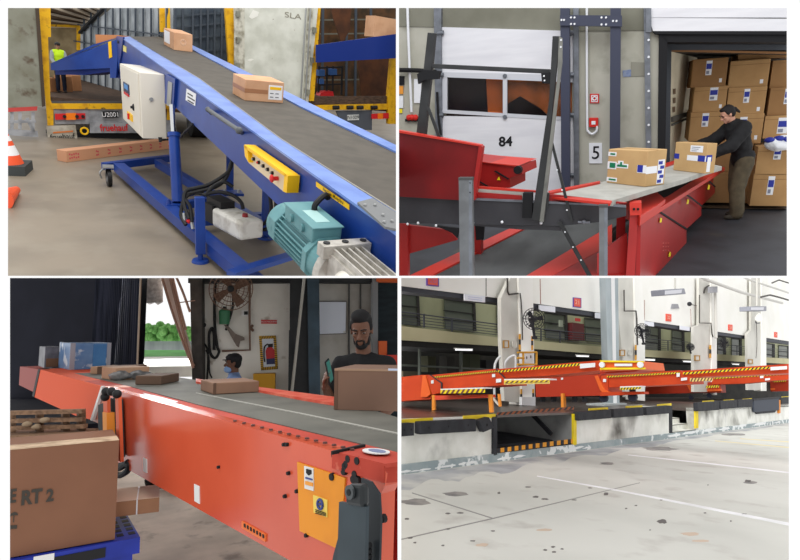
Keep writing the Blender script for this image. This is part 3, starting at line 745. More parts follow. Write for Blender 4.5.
    mb = MB(); mb.prism([cf(.52, .62, .024), cf(.72, .62, .024), cf(.72, .70, .024), cf(.52, .70, .024)], N2 * .004); obj('display_screen', mb, mat('screen_blue', (70, 150, 220), .3), cb)
    mb = MB(); mb.prism([cf(.50, .52, .012), cf(.74, .52, .012), cf(.74, .56, .012), cf(.50, .56, .012)], N2 * .02); obj('red_button', mb, RED, cb)
    mb = MB(); c = cf(.30, .40, .012); mb.ball(c, (.05, .03, .055), Cf, N2, UP); mb.cone(c, c + N2 * .05, .02); obj('door_lock', mb, BLACK, cb, smooth=True)
    mb = MB(); mb.prism([cf(.38, .14, .012), cf(.62, .14, .012), cf(.62, .25, .012), cf(.38, .25, .012)], N2 * .02); sw = obj('main_switch', mb, YEL_CLEAN, cb)
    mb = MB(); mb.box(cf(.5, .195, .045), (.05, .03, .09), Cf, N2, UP); obj('switch_grip', mb, RED, cb)
    g0 = K - UP * hh; gx = n * lo_
    mb = MB(); c = g0 + gx * .42 + fZ * .61 - Cf * .001; mb.cone(c, c - Cf * .015, .03, .028, 18); obj('key_lock', mb, STEEL, cb, smooth=True)
    mb = MB(); c = g0 + gx * .72 + fZ * .02; mb.cone(c + UP * .01, c - UP * .06, .028, .022); gl = obj('cable_gland', mb, BLACK, cb)
    mb = MB(); n = n_old; mb.tube([c - UP * .05, d(162, 140, Q.proj(c).z), d(178, 138, Q.proj(c).z + .1), S(187, 130, .03), S(193, 124, .01)], .016, 8); obj('power_cable', mb, BLACK, T, smooth=True)
    n = n_old
    # bracket beside the cabinet
    mb = MB(); mb.prism([S(x, y, .04) for x, y in ((166, 74), (175, 79), (173, 109), (164.5, 103))], n * .04); bk = obj('leg_bracket', mb, BLUE, T)
    mb = MB(); mb.prism([S(x, y, .05) for x, y in ((168, 81), (172, 83), (170.5, 107), (166.5, 105))], n * .01); obj('slotted_plate', mb, STEEL, bk)
    # telescopic leg
    gA = z(178.5, 209, .15); dL = Q.proj(gA).z
    mb = MB(); mb.cone(d(172, 105, dL), d(174, 138, dL), .035); lg = obj('leg_rod', mb, CHROME, T, smooth=True)
    mb = MB(); mb.cone(d(174, 134.5, dL), d(177.5, 202, dL), .072); mb.cone(d(174, 133, dL), d(174.2, 137, dL), .085); obj('leg_tube', mb, BLUE, T, smooth=True)
    # base frame on the floor
    def fb_(x, y, zz=.15): return z(x, y, zz)
    def rail(name, p, q, wd, ht, m=BLUE):
        mb = MB(); mb.beam(p, q, wd, ht); return obj(name, mb, m, T)
    rail('base_rail', fb_(119, 167), fb_(275, 300), .17, .14)
    rail('base_rail', fb_(158, 163), fb_(275, 233), .12, .14)
    rail('base_cross_rail', fb_(104, 166.5), fb_(172, 158), .12, .12)
    rail('base_cross_rail', fb_(170, 207), fb_(215, 200), .10, .10)
    rail('base_cross_rail', fb_(180, 196), fb_(205, 188), .08, .08)
    rail('base_cross_rail', fb_(231, 274, .3), fb_(300, 253, .3), .12, .05)
    rail('base_cross_rail', fb_(195, 222), fb_(262, 216), .10, .10)
    # caster
    c = z(109.5, 186); D = Q.proj(c).z; rr = 8.5 / FPX * D
    ax = V((1, .15, 0)).normalized()
    mb = MB(); mb.cone(c + UP * rr - ax * .03, c + UP * rr + ax * .03, rr, rr, 24); cs = obj('caster_wheel', mb, BLACK, T, smooth=True)
    mb = MB(); mb.cone(c + UP * rr - ax * .035, c + UP * rr + ax * .035, rr * .5, rr * .5, 16); obj('wheel_hub', mb, PLATE, cs)
    mb = MB()
    for q in (-1, 1): mb.prism([c + UP * rr + ax * q * .045 + V((0, -.02, 0)), c + UP * rr * .8 + ax * q * .045 + V((0, .04, 0)), c + UP * (rr * 2.2) + ax * q * .045 + V((0, .06, 0)), c + UP * (rr * 2.3) + ax * q * .045 + V((0, -.12, 0))], ax * .008)
    mb.box(c + UP * rr * 2.3, (.16, .2, .02)); mb.tube([c + UP * rr * 2.2 + V((-.05, -.05, 0)), c + UP * rr * 1.7 + V((-.12, -.08, 0)), c + UP * rr * 1.0 + V((-.10, -.06, 0))], .014)
    obj('caster_fork', mb, STEEL, T)
    # levelling posts with disc feet
    def post(x0, x1, yt, yb, foot=True, wdm=None):
        c = z((x0 + x1) / 2, yb); D = Q.proj(c).z; wd = (x1 - x0) / FPX * D; h = solve_h(c, UP, yt)
        mb = MB(); mb.box(c + UP * (h / 2 + .05), (wd, wd * .7, h - .1)); p_ = obj('support_post', mb, BLUE, T, bevel=.004)
        if foot: mb = MB(); mb.cone(c + UP * .002, c + UP * .03, wd * .95, wd * .85, 24); mb.cone(c + UP * .03, c + UP * .12, .03, .03); obj('disc_foot', mb, BLUE, p_, smooth=False)
        return p_
    p1 = post(196, 205, 197, 262)
    for y in (241, 247): 
        c = z(207, 262); 
    post(261.5, 270, 175, 238.5)
    post(226.5, 233, 150, 196, foot=False)
    mb = MB(); c = fb_(231, 193, .2); mb.box(c, (.34, .25, .04)); obj('post_bracket', mb, BLUE, T)
    for dx in (-.1, .1):
        mb = MB(); mb.cone(c + V((dx, -.05, .02)), c + V((dx, -.05, .07)), .025, .02, 8); obj('bolt', mb, STEEL, T)
    mb = MB(); c = fb_(178, 205, .2); mb.box(c, (.3, .22, .06)); mb.cone(c + V((-.12, -.05, .03)), c + V((-.12, -.05, .09)), .03, .02); obj('leg_shoe', mb, BLUE, T)
    # hydraulic tank and pump
    tz = .34; A = z(220, 227, .34); D0 = Q.proj(A).z
    kA = d(211.5, 219.5, D0 + .1); kB = d(240, 241.5, D0 - .28); kC = d(257.5, 234.5, D0 + .02)
    tX = V(((kB - kA).x, (kB - kA).y, 0)); tY = tX.normalized().cross(UP); tY = tY if tY.x > 0 else -tY
    kA = V((kA.x, kA.y, kB.z)); wdt = .30; h = solve_h(kB, UP, 222.5)
    pts = [kA, kA + tX, kA + tX + tY * wdt, kA + tY * wdt]
    mb = MB(); mb.hexa(pts + [p + UP * h for p in pts]); tk = obj('hydraulic_tank', mb, TANK, T, bevel=.035)
    mb = MB(); c = kA + tX * .72 + tY * wdt * .55 + UP * h; mb.cone(c, c + UP * .035, .035, .03, 16); obj('filler_cap', mb, mat('cap_red', (140, 40, 44), .5), tk)
    mb = MB(); mb.box(kA + tX * -.18 + tY * .15 + UP * .12, (.2, .26, .22), tX, tY); mb.box(kA + tX * -.1 + tY * .15 + UP * .26, (.34, .18, .08), tX, tY); mb.cone(kA + tX * -.3 + tY * .1 + UP * .05, kA + tX * -.05 + tY * .1 + UP * .05, .07)
    pu = obj('hydraulic_pump', mb, BLACK, T)
    mb = MB(); c = d(189, 221, D0 - .1); mb.ball(c, .03); obj('red_knob', mb, RED, T, smooth=True)
    mb = MB(); mb.cone(d(184, 213, D0 - .1), d(185, 224, D0 - .1), .02); mb.cone(d(191, 219, D0 - .1), d(193, 229, D0 - .1), .02); obj('valve_fitting', mb, STEEL, T, smooth=True)
    for pts in (((189, 219), (184, 203), (186, 191), (196, 188), (210, 184), (229, 171), (232, 158)), ((192, 222), (190, 207), (184, 196), (195, 192), (215, 187), (226, 178), (231, 163)), ((205, 196), (214, 186), (224, 182), (233, 187)), ((203, 195), (218, 192), (232, 195), (241, 202), (243, 209)), ((186, 225), (181, 215), (184, 200), (192, 193), (204, 194)),
                ((270, 196), (271, 210), (266, 222), (258, 226)), ((276, 200), (275, 216), (268, 228), (258, 230))):
        mb = MB(); mb.tube([d(x, y, D0 - .12 + .03 * k) for k, (x, y) in enumerate(pts)], .022, 8); obj('hydraulic_hose', mb, BLACK, T, smooth=True)
    # motor: axis along the incline
    Dm = Q.proj(S(310, 232)).z - .22; m0 = d(287, 222.5, Dm + .12); 
    ax = -C; f1 = (d(330, 255, Dm) - m0).length
    def md(t, off=V((0, 0, 0))): return m0 + ax * t + off
    # length so that it reaches x=330
    t = 0
    while Q.proj(md(t)).x < 331: t += .005
    Lm = t; R_ = 21.5 / FPX * Dm; uu = u
    mb = MB(); mb.cone(md(-.02), md(Lm * .12), R_ * .98, R_ * 1.02, 32); mo = obj('motor_fan_cover', mb, TEAL, T, smooth=True)
    mb = MB(); mb.cone(md(-.045), md(-.02), R_ * .86, R_ * .97, 32); mb.cone(md(-.05), md(-.045), R_ * .6, R_ * .6); obj('fan_grille', mb, BLACK, mo)
    mb = MB(); mb.cone(md(Lm * .1), md(Lm * .95), R_ * .84, R_ * .84, 32)
    for k in range(30):
        q = 2 * math.pi * k / 30; dv = n * math.cos(q) + uu * math.sin(q)
        mb.box(md(Lm * .5) + dv * R_ * .9, (Lm * .66, R_ * .22, .009), ax, dv, ax.cross(dv))
    obj('motor_body', mb, TEAL, T)
    mb = MB(); mb.prism([md(Lm * .04) + n * R_ * x_ + uu * R_ * y_ for x_, y_ in ((-1, -.45), (-.45, -1), (.45, -1), (1, -.45), (1, .45), (.45, 1), (-.45, 1), (-1, .45))], ax * Lm * .16); obj('motor_end_shield', mb, TEAL, T, bevel=.006)
    mb = MB(); mb.prism([md(Lm * .84) + n * R_ * x_ + uu * R_ * y_ for x_, y_ in ((-1, -.45), (-.45, -1), (.45, -1), (1, -.45), (1, .45), (.45, 1), (-.45, 1), (-1, .45))], ax * Lm * .08)
    mb.cone(md(Lm * .92), md(Lm * 1.15), R_ * .95, R_ * .78, 32); obj('motor_flange', mb, TEAL, T)
    bc = md(Lm * .58) + uu * R_ * 1.10 - n * R_ * .05
    mb = MB(); mb.box(bc, (Lm * .62, R_ * 1.35, R_ * .62), ax, n, uu); tb = obj('terminal_box', mb, TEAL, T, bevel=.012)
    mb = MB(); mb.box(bc + uu * R_ * .33, (Lm * .66, R_ * 1.42, R_ * .08), ax, n, uu); obj('terminal_lid', mb, TEAL, tb, bevel=.006)
    mb = MB(); mb.box(bc + uu * R_ * .375 + ax * Lm * .06, (Lm * .3, R_ * .62, .004), ax, n, uu); obj('rating_plate', mb, mat('rating_plate_pale', (168, 206, 204), .4), tb)
    for k in (-1, 1):
        c = bc - n * R_ * .68 + ax * (Lm * .12 * k) ; mb = MB(); mb.cone(c, c - n * .02, .028, .028, 14); obj('gland_plug', mb, TEAL, tb)
    mb = MB(); c = bc + n * R_ * .3 - ax * Lm * .1 + uu * R_ * .3; e_ = S(328, 198, .02)
    mb.tube([c, c + uu * .05 , e_.lerp(c, .3) + uu * .05, e_], .022, 8); obj('motor_cable', mb, BLACK, T, smooth=True)
    # gearbox in cast aluminium
    Dg = Dm - .15
    gc = md(Lm * 1.55)
    mb = MB(); mb.cone(md(Lm * 1.12), md(Lm * 1.22), R_ * 1.12, R_ * 1.12, 28); gb = obj('gearbox_flange', mb, ALU, T)
    for k in range(8):
        q = 2 * math.pi * k / 8 + .2; dv = n * math.cos(q) + uu * math.sin(q); c = md(Lm * 1.10) + dv * R_ * .98
        mb = MB(); mb.cone(c, c - ax * -.0 + ax * .05, .018, .018, 6); obj('bolt', mb, STEEL, gb)
    mb = MB(); mb.box(gc + uu * R_ * .05, (Lm * .72, R_ * 1.5, R_ * 2.0), ax, n, uu); obj('gearbox_housing', mb, ALU, T, bevel=.04)
    mb = MB(); mb.ball(gc - n * R_ * .7, (R_ * .95, R_ * .45, R_ * .95), ax, n, uu, 24, 14); mb.cone(gc - n * R_ * .7, gc - n * R_ * 1.22, R_ * .45, R_ * .34, 24); obj('gearbox_cover', mb, mat('polished_cast', (232, 228, 218), .3, metal=.2), T, smooth=True)
    for q in (-1, 1):
        c = gc + uu * R_ * 1.12 + ax * (Lm * .36 * q)
        mb = MB(); mb.box(c, (Lm * .12, R_ * 2.1, R_ * .55), ax, n, uu); ml = obj('mounting_bar', mb, ALU, T, bevel=.006)
        for t_ in (-.8, 0, .8):
            cc = c + n * R_ * t_ + uu * R_ * .28; mb = MB(); mb.cone(cc, cc + uu * .006, .022, .022, 12); obj('bolt_hole', mb, BLACK, ml)
    for k in range(5):
        mb = MB(); mb.box(gc + uu * R_ * 1.1 + n * R_ * (-.6 + .3 * k), (Lm * .66, .012, R_ * .36), ax, n, uu); obj('cooling_rib', mb, ALU, T)

    # ---------------- cartons on the belt
    def onbelt(px): return B_(*px, .002)
    A = onbelt((164, 43.5)); B = onbelt((172.5, 50)); 
    def belt_box(pA, pB, pC, ytop, m, lab, tape=TAPE):
        A, B, Cc = onbelt(pA), onbelt(pB), onbelt(pC)
        X = B - A; dep = (Cc - B); yd = u.cross(X.normalized()); 
        if yd.dot(dep) < 0: yd = -yd
        l_, h_ = 0.0, 3.0
        for _ in range(40):
            m_ = (l_ + h_) / 2
            if Q.proj(B + yd * m_).x < pC[0]: l_ = m_
            else: h_ = m_
        dp = l_; h = solve_h(B, u, ytop)
        T = thing('belt_carton', lab, 'box', A)
        pts = [A, B, B + yd * dp, A + yd * dp]; mb = MB(); mb.hexa(pts + [p + u * h for p in pts]); obj('carton_body', mb, m, T, bevel=.006)
        return T, A, X, yd * dp, u * h
    T1, A, X, Y, Z = belt_box((164, 44.5), (174, 50), (192.5, 50), 32.3, KRAFT, 'small carton with a white label at the top of the blue conveyor')
    sticker('address_label', T1, A, X, Z, .05, .2, .6, .9, LABEL)
    mk = mat('print_grey', (190, 160, 140), .8)
    mb = MB(); c = A + X + Y * .5 + Z * .5 + X.normalized() * .003; mb.ring(c, X, .05, .004, 18); mb.ring(c, X, .03, .003, 14, a0=40, a1=300); obj('print_mark', mb, mat('print_pale', (235, 205, 180), .8), T1)
    T2, A, X, Y, Z = belt_box((232.5, 93.5), (244.5, 100.5), (283, 99.5), 79.3, KRAFT, 'brown carton with a yellow and white shipping label halfway down the blue conveyor')
    for (p, q, mm, t_) in ((.60, .96, LABEL, .002), (.63, .93, YEL_CLEAN, .004)):
        sticker('shipping_label', T2, A + X, Y, Z, p, .14 if mm is LABEL else .62, q, .84 if mm is LABEL else .76, mm, t_)
    for k in range(4): sticker('label_print', T2, A + X, Y, Z, .64 + (k % 2) * .14, .24 + (k // 2) * .18, .73 + (k % 2) * .14, .28 + (k // 2) * .18, mat('print_dark', (90, 94, 100), .8), .004)
    sticker('tape_strip', T2, A + X, Y, Z, 0, .38, .58, .58, TAPE); sticker('tape_strip', T2, A, X, Z, 0, .38, 1, .58, TAPE)
    # carton on the boom
    c0 = Bm(93, 47.5) + nb * .1; c1 = Bm(117, 38) + nb * .1; c1 = V((c1.x, c1.y, c1.z)); X = (c1 - c0); up2 = nb.cross(X.normalized()); up2 = up2 if up2.z > 0 else -up2
    T3 = thing('boom_carton', 'brown carton tilted on the infeed boom at the trailer mouth', 'box', c0)
    c1 = c0 + X; h = solve_h(c0, UP, 34.5); pts = [c0 - UP * .0, c1, c1 + nb * .3, c0 + nb * .3]
    tp = [c0 + UP * h, c1 + (c0 + UP * h - c0) * 1.0 - UP * (c1.z - c0.z) * .8, c1 + nb * .3 + UP * h - UP * (c1.z - c0.z) * .8, c0 + nb * .3 + UP * h]
    mb = MB(); mb.hexa([p + UP * .01 for p in pts] + tp); obj('carton_body', mb, mat('carton_tan', (196, 132, 88), .8), T3)
    # lamps of the hall
    lamp('hall_lamp', 'AREA', (1.5, 6.5, 9.0), (1.5, 9, 0), 700, 8, 8, color=(1, .97, .92))
build_tl()
# =====================================================================================
# stage 2: red telescopic conveyor reaching into a truck, dock door 84
# =====================================================================================
Q = Stage('truck_loading', (399, 8, 786.8, 275.8), (500, 1960), False, 629, 2.0)
def build_tr():
    CONC = mat('wall_concrete', (182, 180, 168), .85, col2=(166, 164, 150), scale=1.2, col3=(146, 144, 130), scale3=3, lo3=.55, hi3=.75)
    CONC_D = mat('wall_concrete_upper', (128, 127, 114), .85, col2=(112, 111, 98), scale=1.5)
    ASPH = mat('dark_floor', (58, 60, 66), .6, col2=(46, 47, 52), scale=2.5, col3=(86, 82, 72), scale3=1.2, lo3=.62, hi3=.75, bump=.04, bscale=40, spec=.4)
    WHT = mat('door_white', (222, 222, 226), .5, col2=(212, 212, 217), scale=1, stretch=(1, 1, 8))
    WHT2 = mat('door_frame_white', (196, 198, 204), .45)
    FRAME = mat('frame_slate', (58, 62, 80), .5)
    BLK = mat('arm_black', (44, 45, 46), .5, col2=(54, 55, 56), scale=6)
    BLACK = mat('rubber_black', (22, 22, 25), .75)
    GREY = mat('post_grey', (112, 115, 118), .4, metal=.3, col2=(98, 100, 102), scale=6)
    GALV = mat('galvanised', (120, 124, 132), .4, metal=.4, col2=(102, 106, 112), scale=8)
    RED = mat('conveyor_red', (166, 34, 32), .42, spec=.4, col2=(154, 30, 28), scale=3, bump=.02)
    RED_O = mat('conveyor_red_bright', (196, 52, 40), .45)
    REDD = mat('chute_red', (124, 24, 26), .45, col2=(104, 22, 24), scale=2)
    BELTG = mat('belt_grey', (172, 171, 164), .7, col2=(158, 157, 150), scale=6)
    BELTD = mat('belt_dark', (84, 86, 86), .7, col2=(66, 68, 68), scale=3, stretch=(1, .3, 1))
    SIDE = mat('side_gunmetal', (62, 62, 66), .45, col2=(48, 48, 52), scale=2)
    KRAFT = mat('kraft_tr', (176, 138, 92), .85, col2=(166, 128, 84), scale=4)
    KRAFT2 = mat('kraft_tr_dark', (150, 112, 72), .85, col2=(140, 104, 66), scale=3)
    KRAFT3 = mat('kraft_tr_light', (194, 160, 112), .85, col2=(184, 150, 104), scale=4)
    LAB = mat('label_white', (228, 230, 234), .6); BLU = mat('label_blue', (40, 52, 150), .5); GRN = mat('label_green', (20, 120, 84), .6)
    YEL = mat('warning_yellow', (236, 214, 30), .5)
    z = Q.z; d = Q.d; pl = Q.pl
    WN = V((0, 1, 0)); W0 = d(560, 100, 8.5); X1 = V((1, 0, 0))
    def r(x, y, off=0.0): return pl(x, y, W0 + WN * off, WN)
    def panel(name, px, off, th, m, parent=None, **kw):
        mb = MB(); mb.prism([r(x, y, off) for x, y in px], WN * th); return obj(name, mb, m, parent, **kw)
    fl = MB(); fl.box((2, 8, -.06), (30, 26, .12)); struct('floor', fl, ASPH)
    # back wall, in the pieces around its openings
    mb = MB()
    for px in (((380, -20), (442, -20), (442, 300), (380, 300)), ((442, 122), (572, 124), (572, 300), (442, 300)), ((572, 29), (663, 29), (663, 300), (572, 300))):
        mb.prism([r(x, y) for x, y in px], WN * .25)
    struct('wall_back', mb, CONC)
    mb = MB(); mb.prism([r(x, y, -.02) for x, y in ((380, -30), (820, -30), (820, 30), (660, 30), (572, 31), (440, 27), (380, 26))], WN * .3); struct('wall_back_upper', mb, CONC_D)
    # rear room behind everything, so that the wall openings look into a hall
    mb = MB(); mb.prism([r(x, y, 5) for x, y in ((360, -60), (900, -60), (900, 400), (360, 400))], WN * .1); struct('wall_beyond', mb, mat('wall_dark', (40, 38, 38), .9))
    # ---- door 84
    D = thing('door_1', 'white sectional dock door', None, r(507, 200), kind='structure')
    def dp(name, px, off, th, m, parent=D, **kw): return panel(name, px, off, th, m, parent, **kw)
    dp('door_panel', [(440, 27), (573, 31), (573, 75), (441, 72)], -.05, .05, WHT)
    dp('door_panel', [(441, 116), (573, 118), (577, 215), (444, 215)], -.05, .05, WHT)
    dp('window_rail', [(441, 72), (573, 75), (573, 82.5), (441, 77)], -.06, .06, WHT2)
    dp('window_rail', [(441, 109.5), (573, 117.5), (573, 121), (441, 113)], -.06, .06, WHT2)
    dp('window_rail', [(440, 72), (447, 72), (447, 113), (440, 113)], -.055, .06, WHT2)
    dp('window_mullion', [(502.8, 74), (507, 74), (507, 118), (502.8, 118)], -.065, .06, WHT2)
    dp('window_back', [(444, 74), (572, 78), (572, 120), (444, 116)], .30, .03, mat('beyond_dark_brown', (58, 44, 42), .8, col2=(36, 32, 34), scale=2))
    OR = mat('beyond_orange', (216, 112, 50), .8, col2=(150, 80, 36), scale=2)
    dp('orange_curtain', [(486, 76), (503, 76), (503, 114), (488, 114)], .05, .03, OR)
    dp('orange_curtain', [(507, 80), (575, 80), (575, 119), (552, 119), (540, 108), (520, 96), (507, 104)], .05, .03, mat('beyond_orange_dim', (190, 104, 50), .8, col2=(96, 66, 40), scale=3))
    for (a, b, c_, e) in ((447, 77.5, 502.8, 110.8), (507, 81, 570, 116.5)):
        g = dp('window_pane', [(a, b), (c_, b + (c_ - a) * .06), (c_, e + (c_ - a) * .02), (a, e - (c_ - a) * .02)], -.02, .008, mat('window_glass_dark', (14, 12, 14), .12, alpha=.22, spec=.5))
    for (x, y) in ((504.8, 76), (504.8, 117)):
        c = r(x, y, -.07); mb = MB(); mb.cone(c, c - WN * .02, .035, .03, 14); obj('rail_bolt', mb, GALV, D)
    for y in (33, 75, 115, 175):
        for x in (440.5, 570.5):
            c = r(x, y, -.09); mb = MB(); mb.cone(c - X1 * .05, c + X1 * .05, .035); obj('door_roller', mb, GALV, D, smooth=True)
    nt_ = text('door_number', '84', r(505.5, 142, -.056), X1, UP, (.22, .21), BLACK, D, bold=.03)
    dp('door_latch', [(504, 158.5), (507.5, 158.5), (507.5, 161.5), (504, 161.5)], -.07, .02, GALV)
    mb = MB()
    for px in (((433.5, -5), (441, -5), (442, 170), (436, 170)), ((573, -5), (578.5, -5), (579, 195), (574, 195))):
        mb.prism([r(x, y, -.10) for x, y in px], WN * .10)
    struct('trim_door_rail', mb, GALV)
    # ---- roll door and dock opening on the right
    D = thing('door_2', 'raised white roll door', None, r(720, 30), kind='structure')
    for (y0, y1) in ((-4, 17.5), (17.8, 31)):
        panel('door_panel', [(649, y0), (800, y0 + 1), (800, y1), (653 if y1 > 20 else 650, y1)], -.10, .08, WHT, D)
    panel('bottom_seal', [(653, 31), (800, 31), (800, 34.5), (655, 34)], -.10, .1, BLACK, D)
    mb = MB(); mb.prism([r(x, y, -.08) for x, y in ((643.5, -5), (649.5, -5), (652, 200), (646.5, 200))], WN * .10); mb.prism([r(x, y, -.14) for x, y in ((646, -5), (651, -5), (651.5, 32), (646, 32))], WN * .06); rl = struct('trim_channel', mb, GALV)
    for k in range(9):
        c = r(648.6, 40 + k * 17, -.085); mb = MB(); mb.cone(c, c - WN * .012, .018, .015, 8); obj('channel_bolt', mb, LAB, rl)
    mb = MB()
    for px in (((659.5, 33), (800, 33), (800, 42), (667, 42)), ((659, 33), (667.5, 41), (664, 215), (657, 215))):
        mb.prism([r(x, y, -.06) for x, y in px], WN * .5)
    struct('trim_dock_seal', mb, BLACK)
    mb = MB()
    for px in (((664, 41), (800, 41), (800, 50), (671, 50)), ((664, 41), (671.5, 49), (669, 215), (662, 215))):
        mb.prism([r(x, y, .45) for x, y in px], WN * .1)
    struct('trim_dock_frame', mb, mat('dock_frame_grey', (72, 76, 82), .6))
    # ---- lorry interior
    T = thing('lorry', 'open lorry interior with a beige side wall behind the dock frame', 'lorry', r(730, 205, 1.2))
    P_a = r(670.5, 49, .6); ra = lambda x, y: pl(x, y, P_a, V((1, -.28, 0)).normalized())
    mb = MB(); mb.prism([ra(x, y) for x, y in ((671, 46), (671, 215), (700, 205), (700, 58))], V((-.04, 0, 0))); sw = obj('side_wall', mb, mat('lorry_lining', (232, 222, 196), .7, col2=(216, 206, 180), scale=3), T)
    mb = MB(); mb.prism([ra(x, y) + V((.03, 0, 0)) for x, y in ((669, 117), (692, 110), (692, 113), (669, 122))], V((.03, 0, 0))); mb.prism([ra(x, y) + V((.03, 0, 0)) for x, y in ((669, 124), (692, 115), (692, 116), (669, 126))], V((.03, 0, 0))); obj('kick_rail', mb, mat('rail_grey', (92, 92, 86), .6), sw)
    for (x, y) in ((673.5, 92), (673.5, 101), (673, 110)):
        mb = MB(); mb.prism([ra(a, b) + V((.012, 0, 0)) for a, b in ((x - 1.2, y - 3), (x + 1.2, y - 3.4), (x + 1, y + 2), (x - 1, y + 2.4))], V((.004, 0, 0))); obj('stencil_mark', mb, mat('stencil_brown', (120, 100, 80), .8), sw)
    panel('roof_trim', [(671, 49.5), (800, 52), (800, 54), (672, 51.5)], .5, .1, mat('roof_trim_tan', (150, 108, 70), .7), T)
    rf = [r(672, 51, .55), r(810, 52, .55)]; mb = MB(); mb.prism([rf[0], rf[1], rf[1] + V((0, 2.5, -.0)), rf[0] + V((0, 2.5, 0))], UP * .05); obj('roof', mb, mat('lorry_roof', (60, 58, 54), .8), T)
    mb = MB(); a = z(668, 212); mb.prism([V((a.x - .3, a.y + .3, .015)), V((a.x + 5, a.y + .3, .015)), V((a.x + 5, a.y + 4, .015)), V((a.x - .3, a.y + 4, .015))], UP * .01); obj('load_floor', mb, mat('plank_floor_dark', (84, 66, 48), .8, col2=(60, 50, 40), scale=3, stretch=(6, 1, 1)), T)
    mb = MB(); mb.prism([r(x, y, 2.6) for x, y in ((655, 40), (820, 40), (820, 230), (655, 230))], WN * .04); obj('front_wall', mb, mat('lorry_front', (48, 44, 40), .8), T)
    # ---- carton wall in the lorry
    def wbox(x0, y0, x1, y1, off, m, lab, stick=(), group=None, dp_=.7):
        T = thing('lorry_carton', lab, 'box', r((x0 + x1) / 2, y1, off), group)
        f = [r(x0, y1, off), r(x1, y1, off), r(x1, y0, off), r(x0, y0, off)]
        zl = (f[0].z + f[1].z) / 2; zh = (f[2].z + f[3].z) / 2; f = [V((f[0].x, f[0].y, zl)), V((f[1].x, f[1].y, zl)), V((f[1].x, f[1].y, zh)), V((f[0].x, f[0].y, zh))]
        mb = MB(); mb.prism(f, WN * dp_); obj('carton_body', mb, m, T, bevel=.012)
        A, X, Z = f[0], f[1] - f[0], f[3] - f[0]
        mb = MB(); mb.prism([A + X * .0 + Z * .985, A + X + Z * .985, A + X + Z * 1.0, A + Z], -WN * .003)
        sticker('tape_strip', T, A, X, Z, .0, .83 if m is KRAFT else .9, 1, .845 if m is KRAFT else .915, mat('crease_brown', (130, 98, 62), .8), .002)
        for (u, v, du, dv) in stick:
            s_ = sticker('shipping_label', T, A, X, Z, u, v, u + du, v + dv, LAB, .003)
            sticker('label_band', T, A, X, Z, u + .01, v + dv * .42, u + du - .01, v + dv * .8, BLU, .005)
            if du > .12: sticker('label_print', T, A, X, Z, u + .02, v + dv * .08, u + du * .6, v + dv * .3, mat('label_grey_print', (130, 134, 150), .7), .005)
        sticker('handling_mark', T, A, X, Z, .8, .14, .88, .28, LAB, .003) if x1 < 775 else None
    o1 = 1.25
    wbox(738, 51, 800, 58.5, o1 + .1, KRAFT2, 'carton lying on top of the carton wall under the lorry roof')
    wbox(690.5, 58.5, 725.3, 87, o1, KRAFT2, 'top left carton of the wall of cartons in the lorry', [(.39, .42, .17, .5)])
    wbox(727.5, 60, 767, 88, o1, KRAFT, 'top carton directly above the worker in black, bare of labels')
    wbox(769.5, 60, 800, 87.5, o1 + .05, KRAFT2, 'top right carton cut off by the lorry opening')
    wbox(692, 86.5, 725, 112, o1 - .02, KRAFT, 'second row carton at the left of the carton wall', [(.48, .45, .24, .5)])
    wbox(725.5, 87, 763.5, 115.5, o1 - .03, KRAFT, 'carton with a blue label just above the worker in black', [(.42, .45, .15, .48)])
    wbox(767, 87.5, 800, 115, o1, KRAFT2, 'second row carton at the right of the carton wall', [(.45, .4, .2, .55)])
    wbox(688, 112, 724, 141, o1 - .05, KRAFT, 'third row carton left of the face of the worker in black', [(.33, .5, .18, .46)])
    wbox(724.5, 114, 760.5, 144, o1 - .05, KRAFT, 'third row carton behind the shoulders of the worker in black', [(.35, .5, .2, .4)])
    wbox(762.5, 115.5, 800, 138, o1 - .05, KRAFT, 'third row carton above the striped plastic bag', [(.36, .2, .26, .7)])
    wbox(705, 141, 750, 172, o1 - .1, KRAFT2, 'carton behind the waist of the worker in black')
    wbox(700, 172, 750, 203, o1 - .1, KRAFT2, 'carton standing on the lorry floor behind the legs of the worker')
    wbox(754.5, 146.5, 800, 175, o1 - .35, KRAFT, 'carton directly under the striped plastic bag', [(.36, .55, .16, .42)])
    wbox(749.5, 174, 800, 206, o1 - .35, KRAFT, 'lowest carton at the right end of the carton wall', [(.30, .35, .13, .58)])
    # plastic bag
    T = thing('plastic_bag', 'white and blue striped plastic bag lying on the cartons at the right', 'bag', r(775, 147, .6))
    c = r(782, 142.5, .75); mb = MB(); 
    for k in range(9):
        q = k * .7; mb.ball(c + V((math.cos(q) * .12, .06 * math.sin(q * 1.7), .035 * math.sin(q))), (.11, .10, .07))
    mb.ball(c + V((.0, 0, -.03)), (.24, .17, .09)); obj('bag_body', mb, LAB, T, remesh=.022, sm_it=4, noise_amp=.02)
    for k in range(4):
        mb = MB(); mb.ball(c + V((-.17 + k * .11, -.06, .045 + .02 * (k % 2))), (.075, .10, .045)); obj('blue_stripe', mb, BLU, T, remesh=.015, sm_it=2, noise_amp=.01)

    # ---- steel frame on the wall, pipes, signs
    T = thing('steel_gantry', 'dark slate steel goal frame bolted before the wall between the two doors', 'frame', r(590, 190, -.3))
    panel('frame_post', [(560.2, -4), (569.3, -4), (569.8, 196), (561.3, 196)], -.32, .14, FRAME, T)
    panel('frame_post', [(610.5, -4), (621, -4), (620, 162), (609.5, 162)], -.32, .14, FRAME, T)
    cb = panel('cross_beam', [(560, 15), (622, 15.5), (622, 26.5), (560, 25.5)], -.36, .06, FRAME, T)
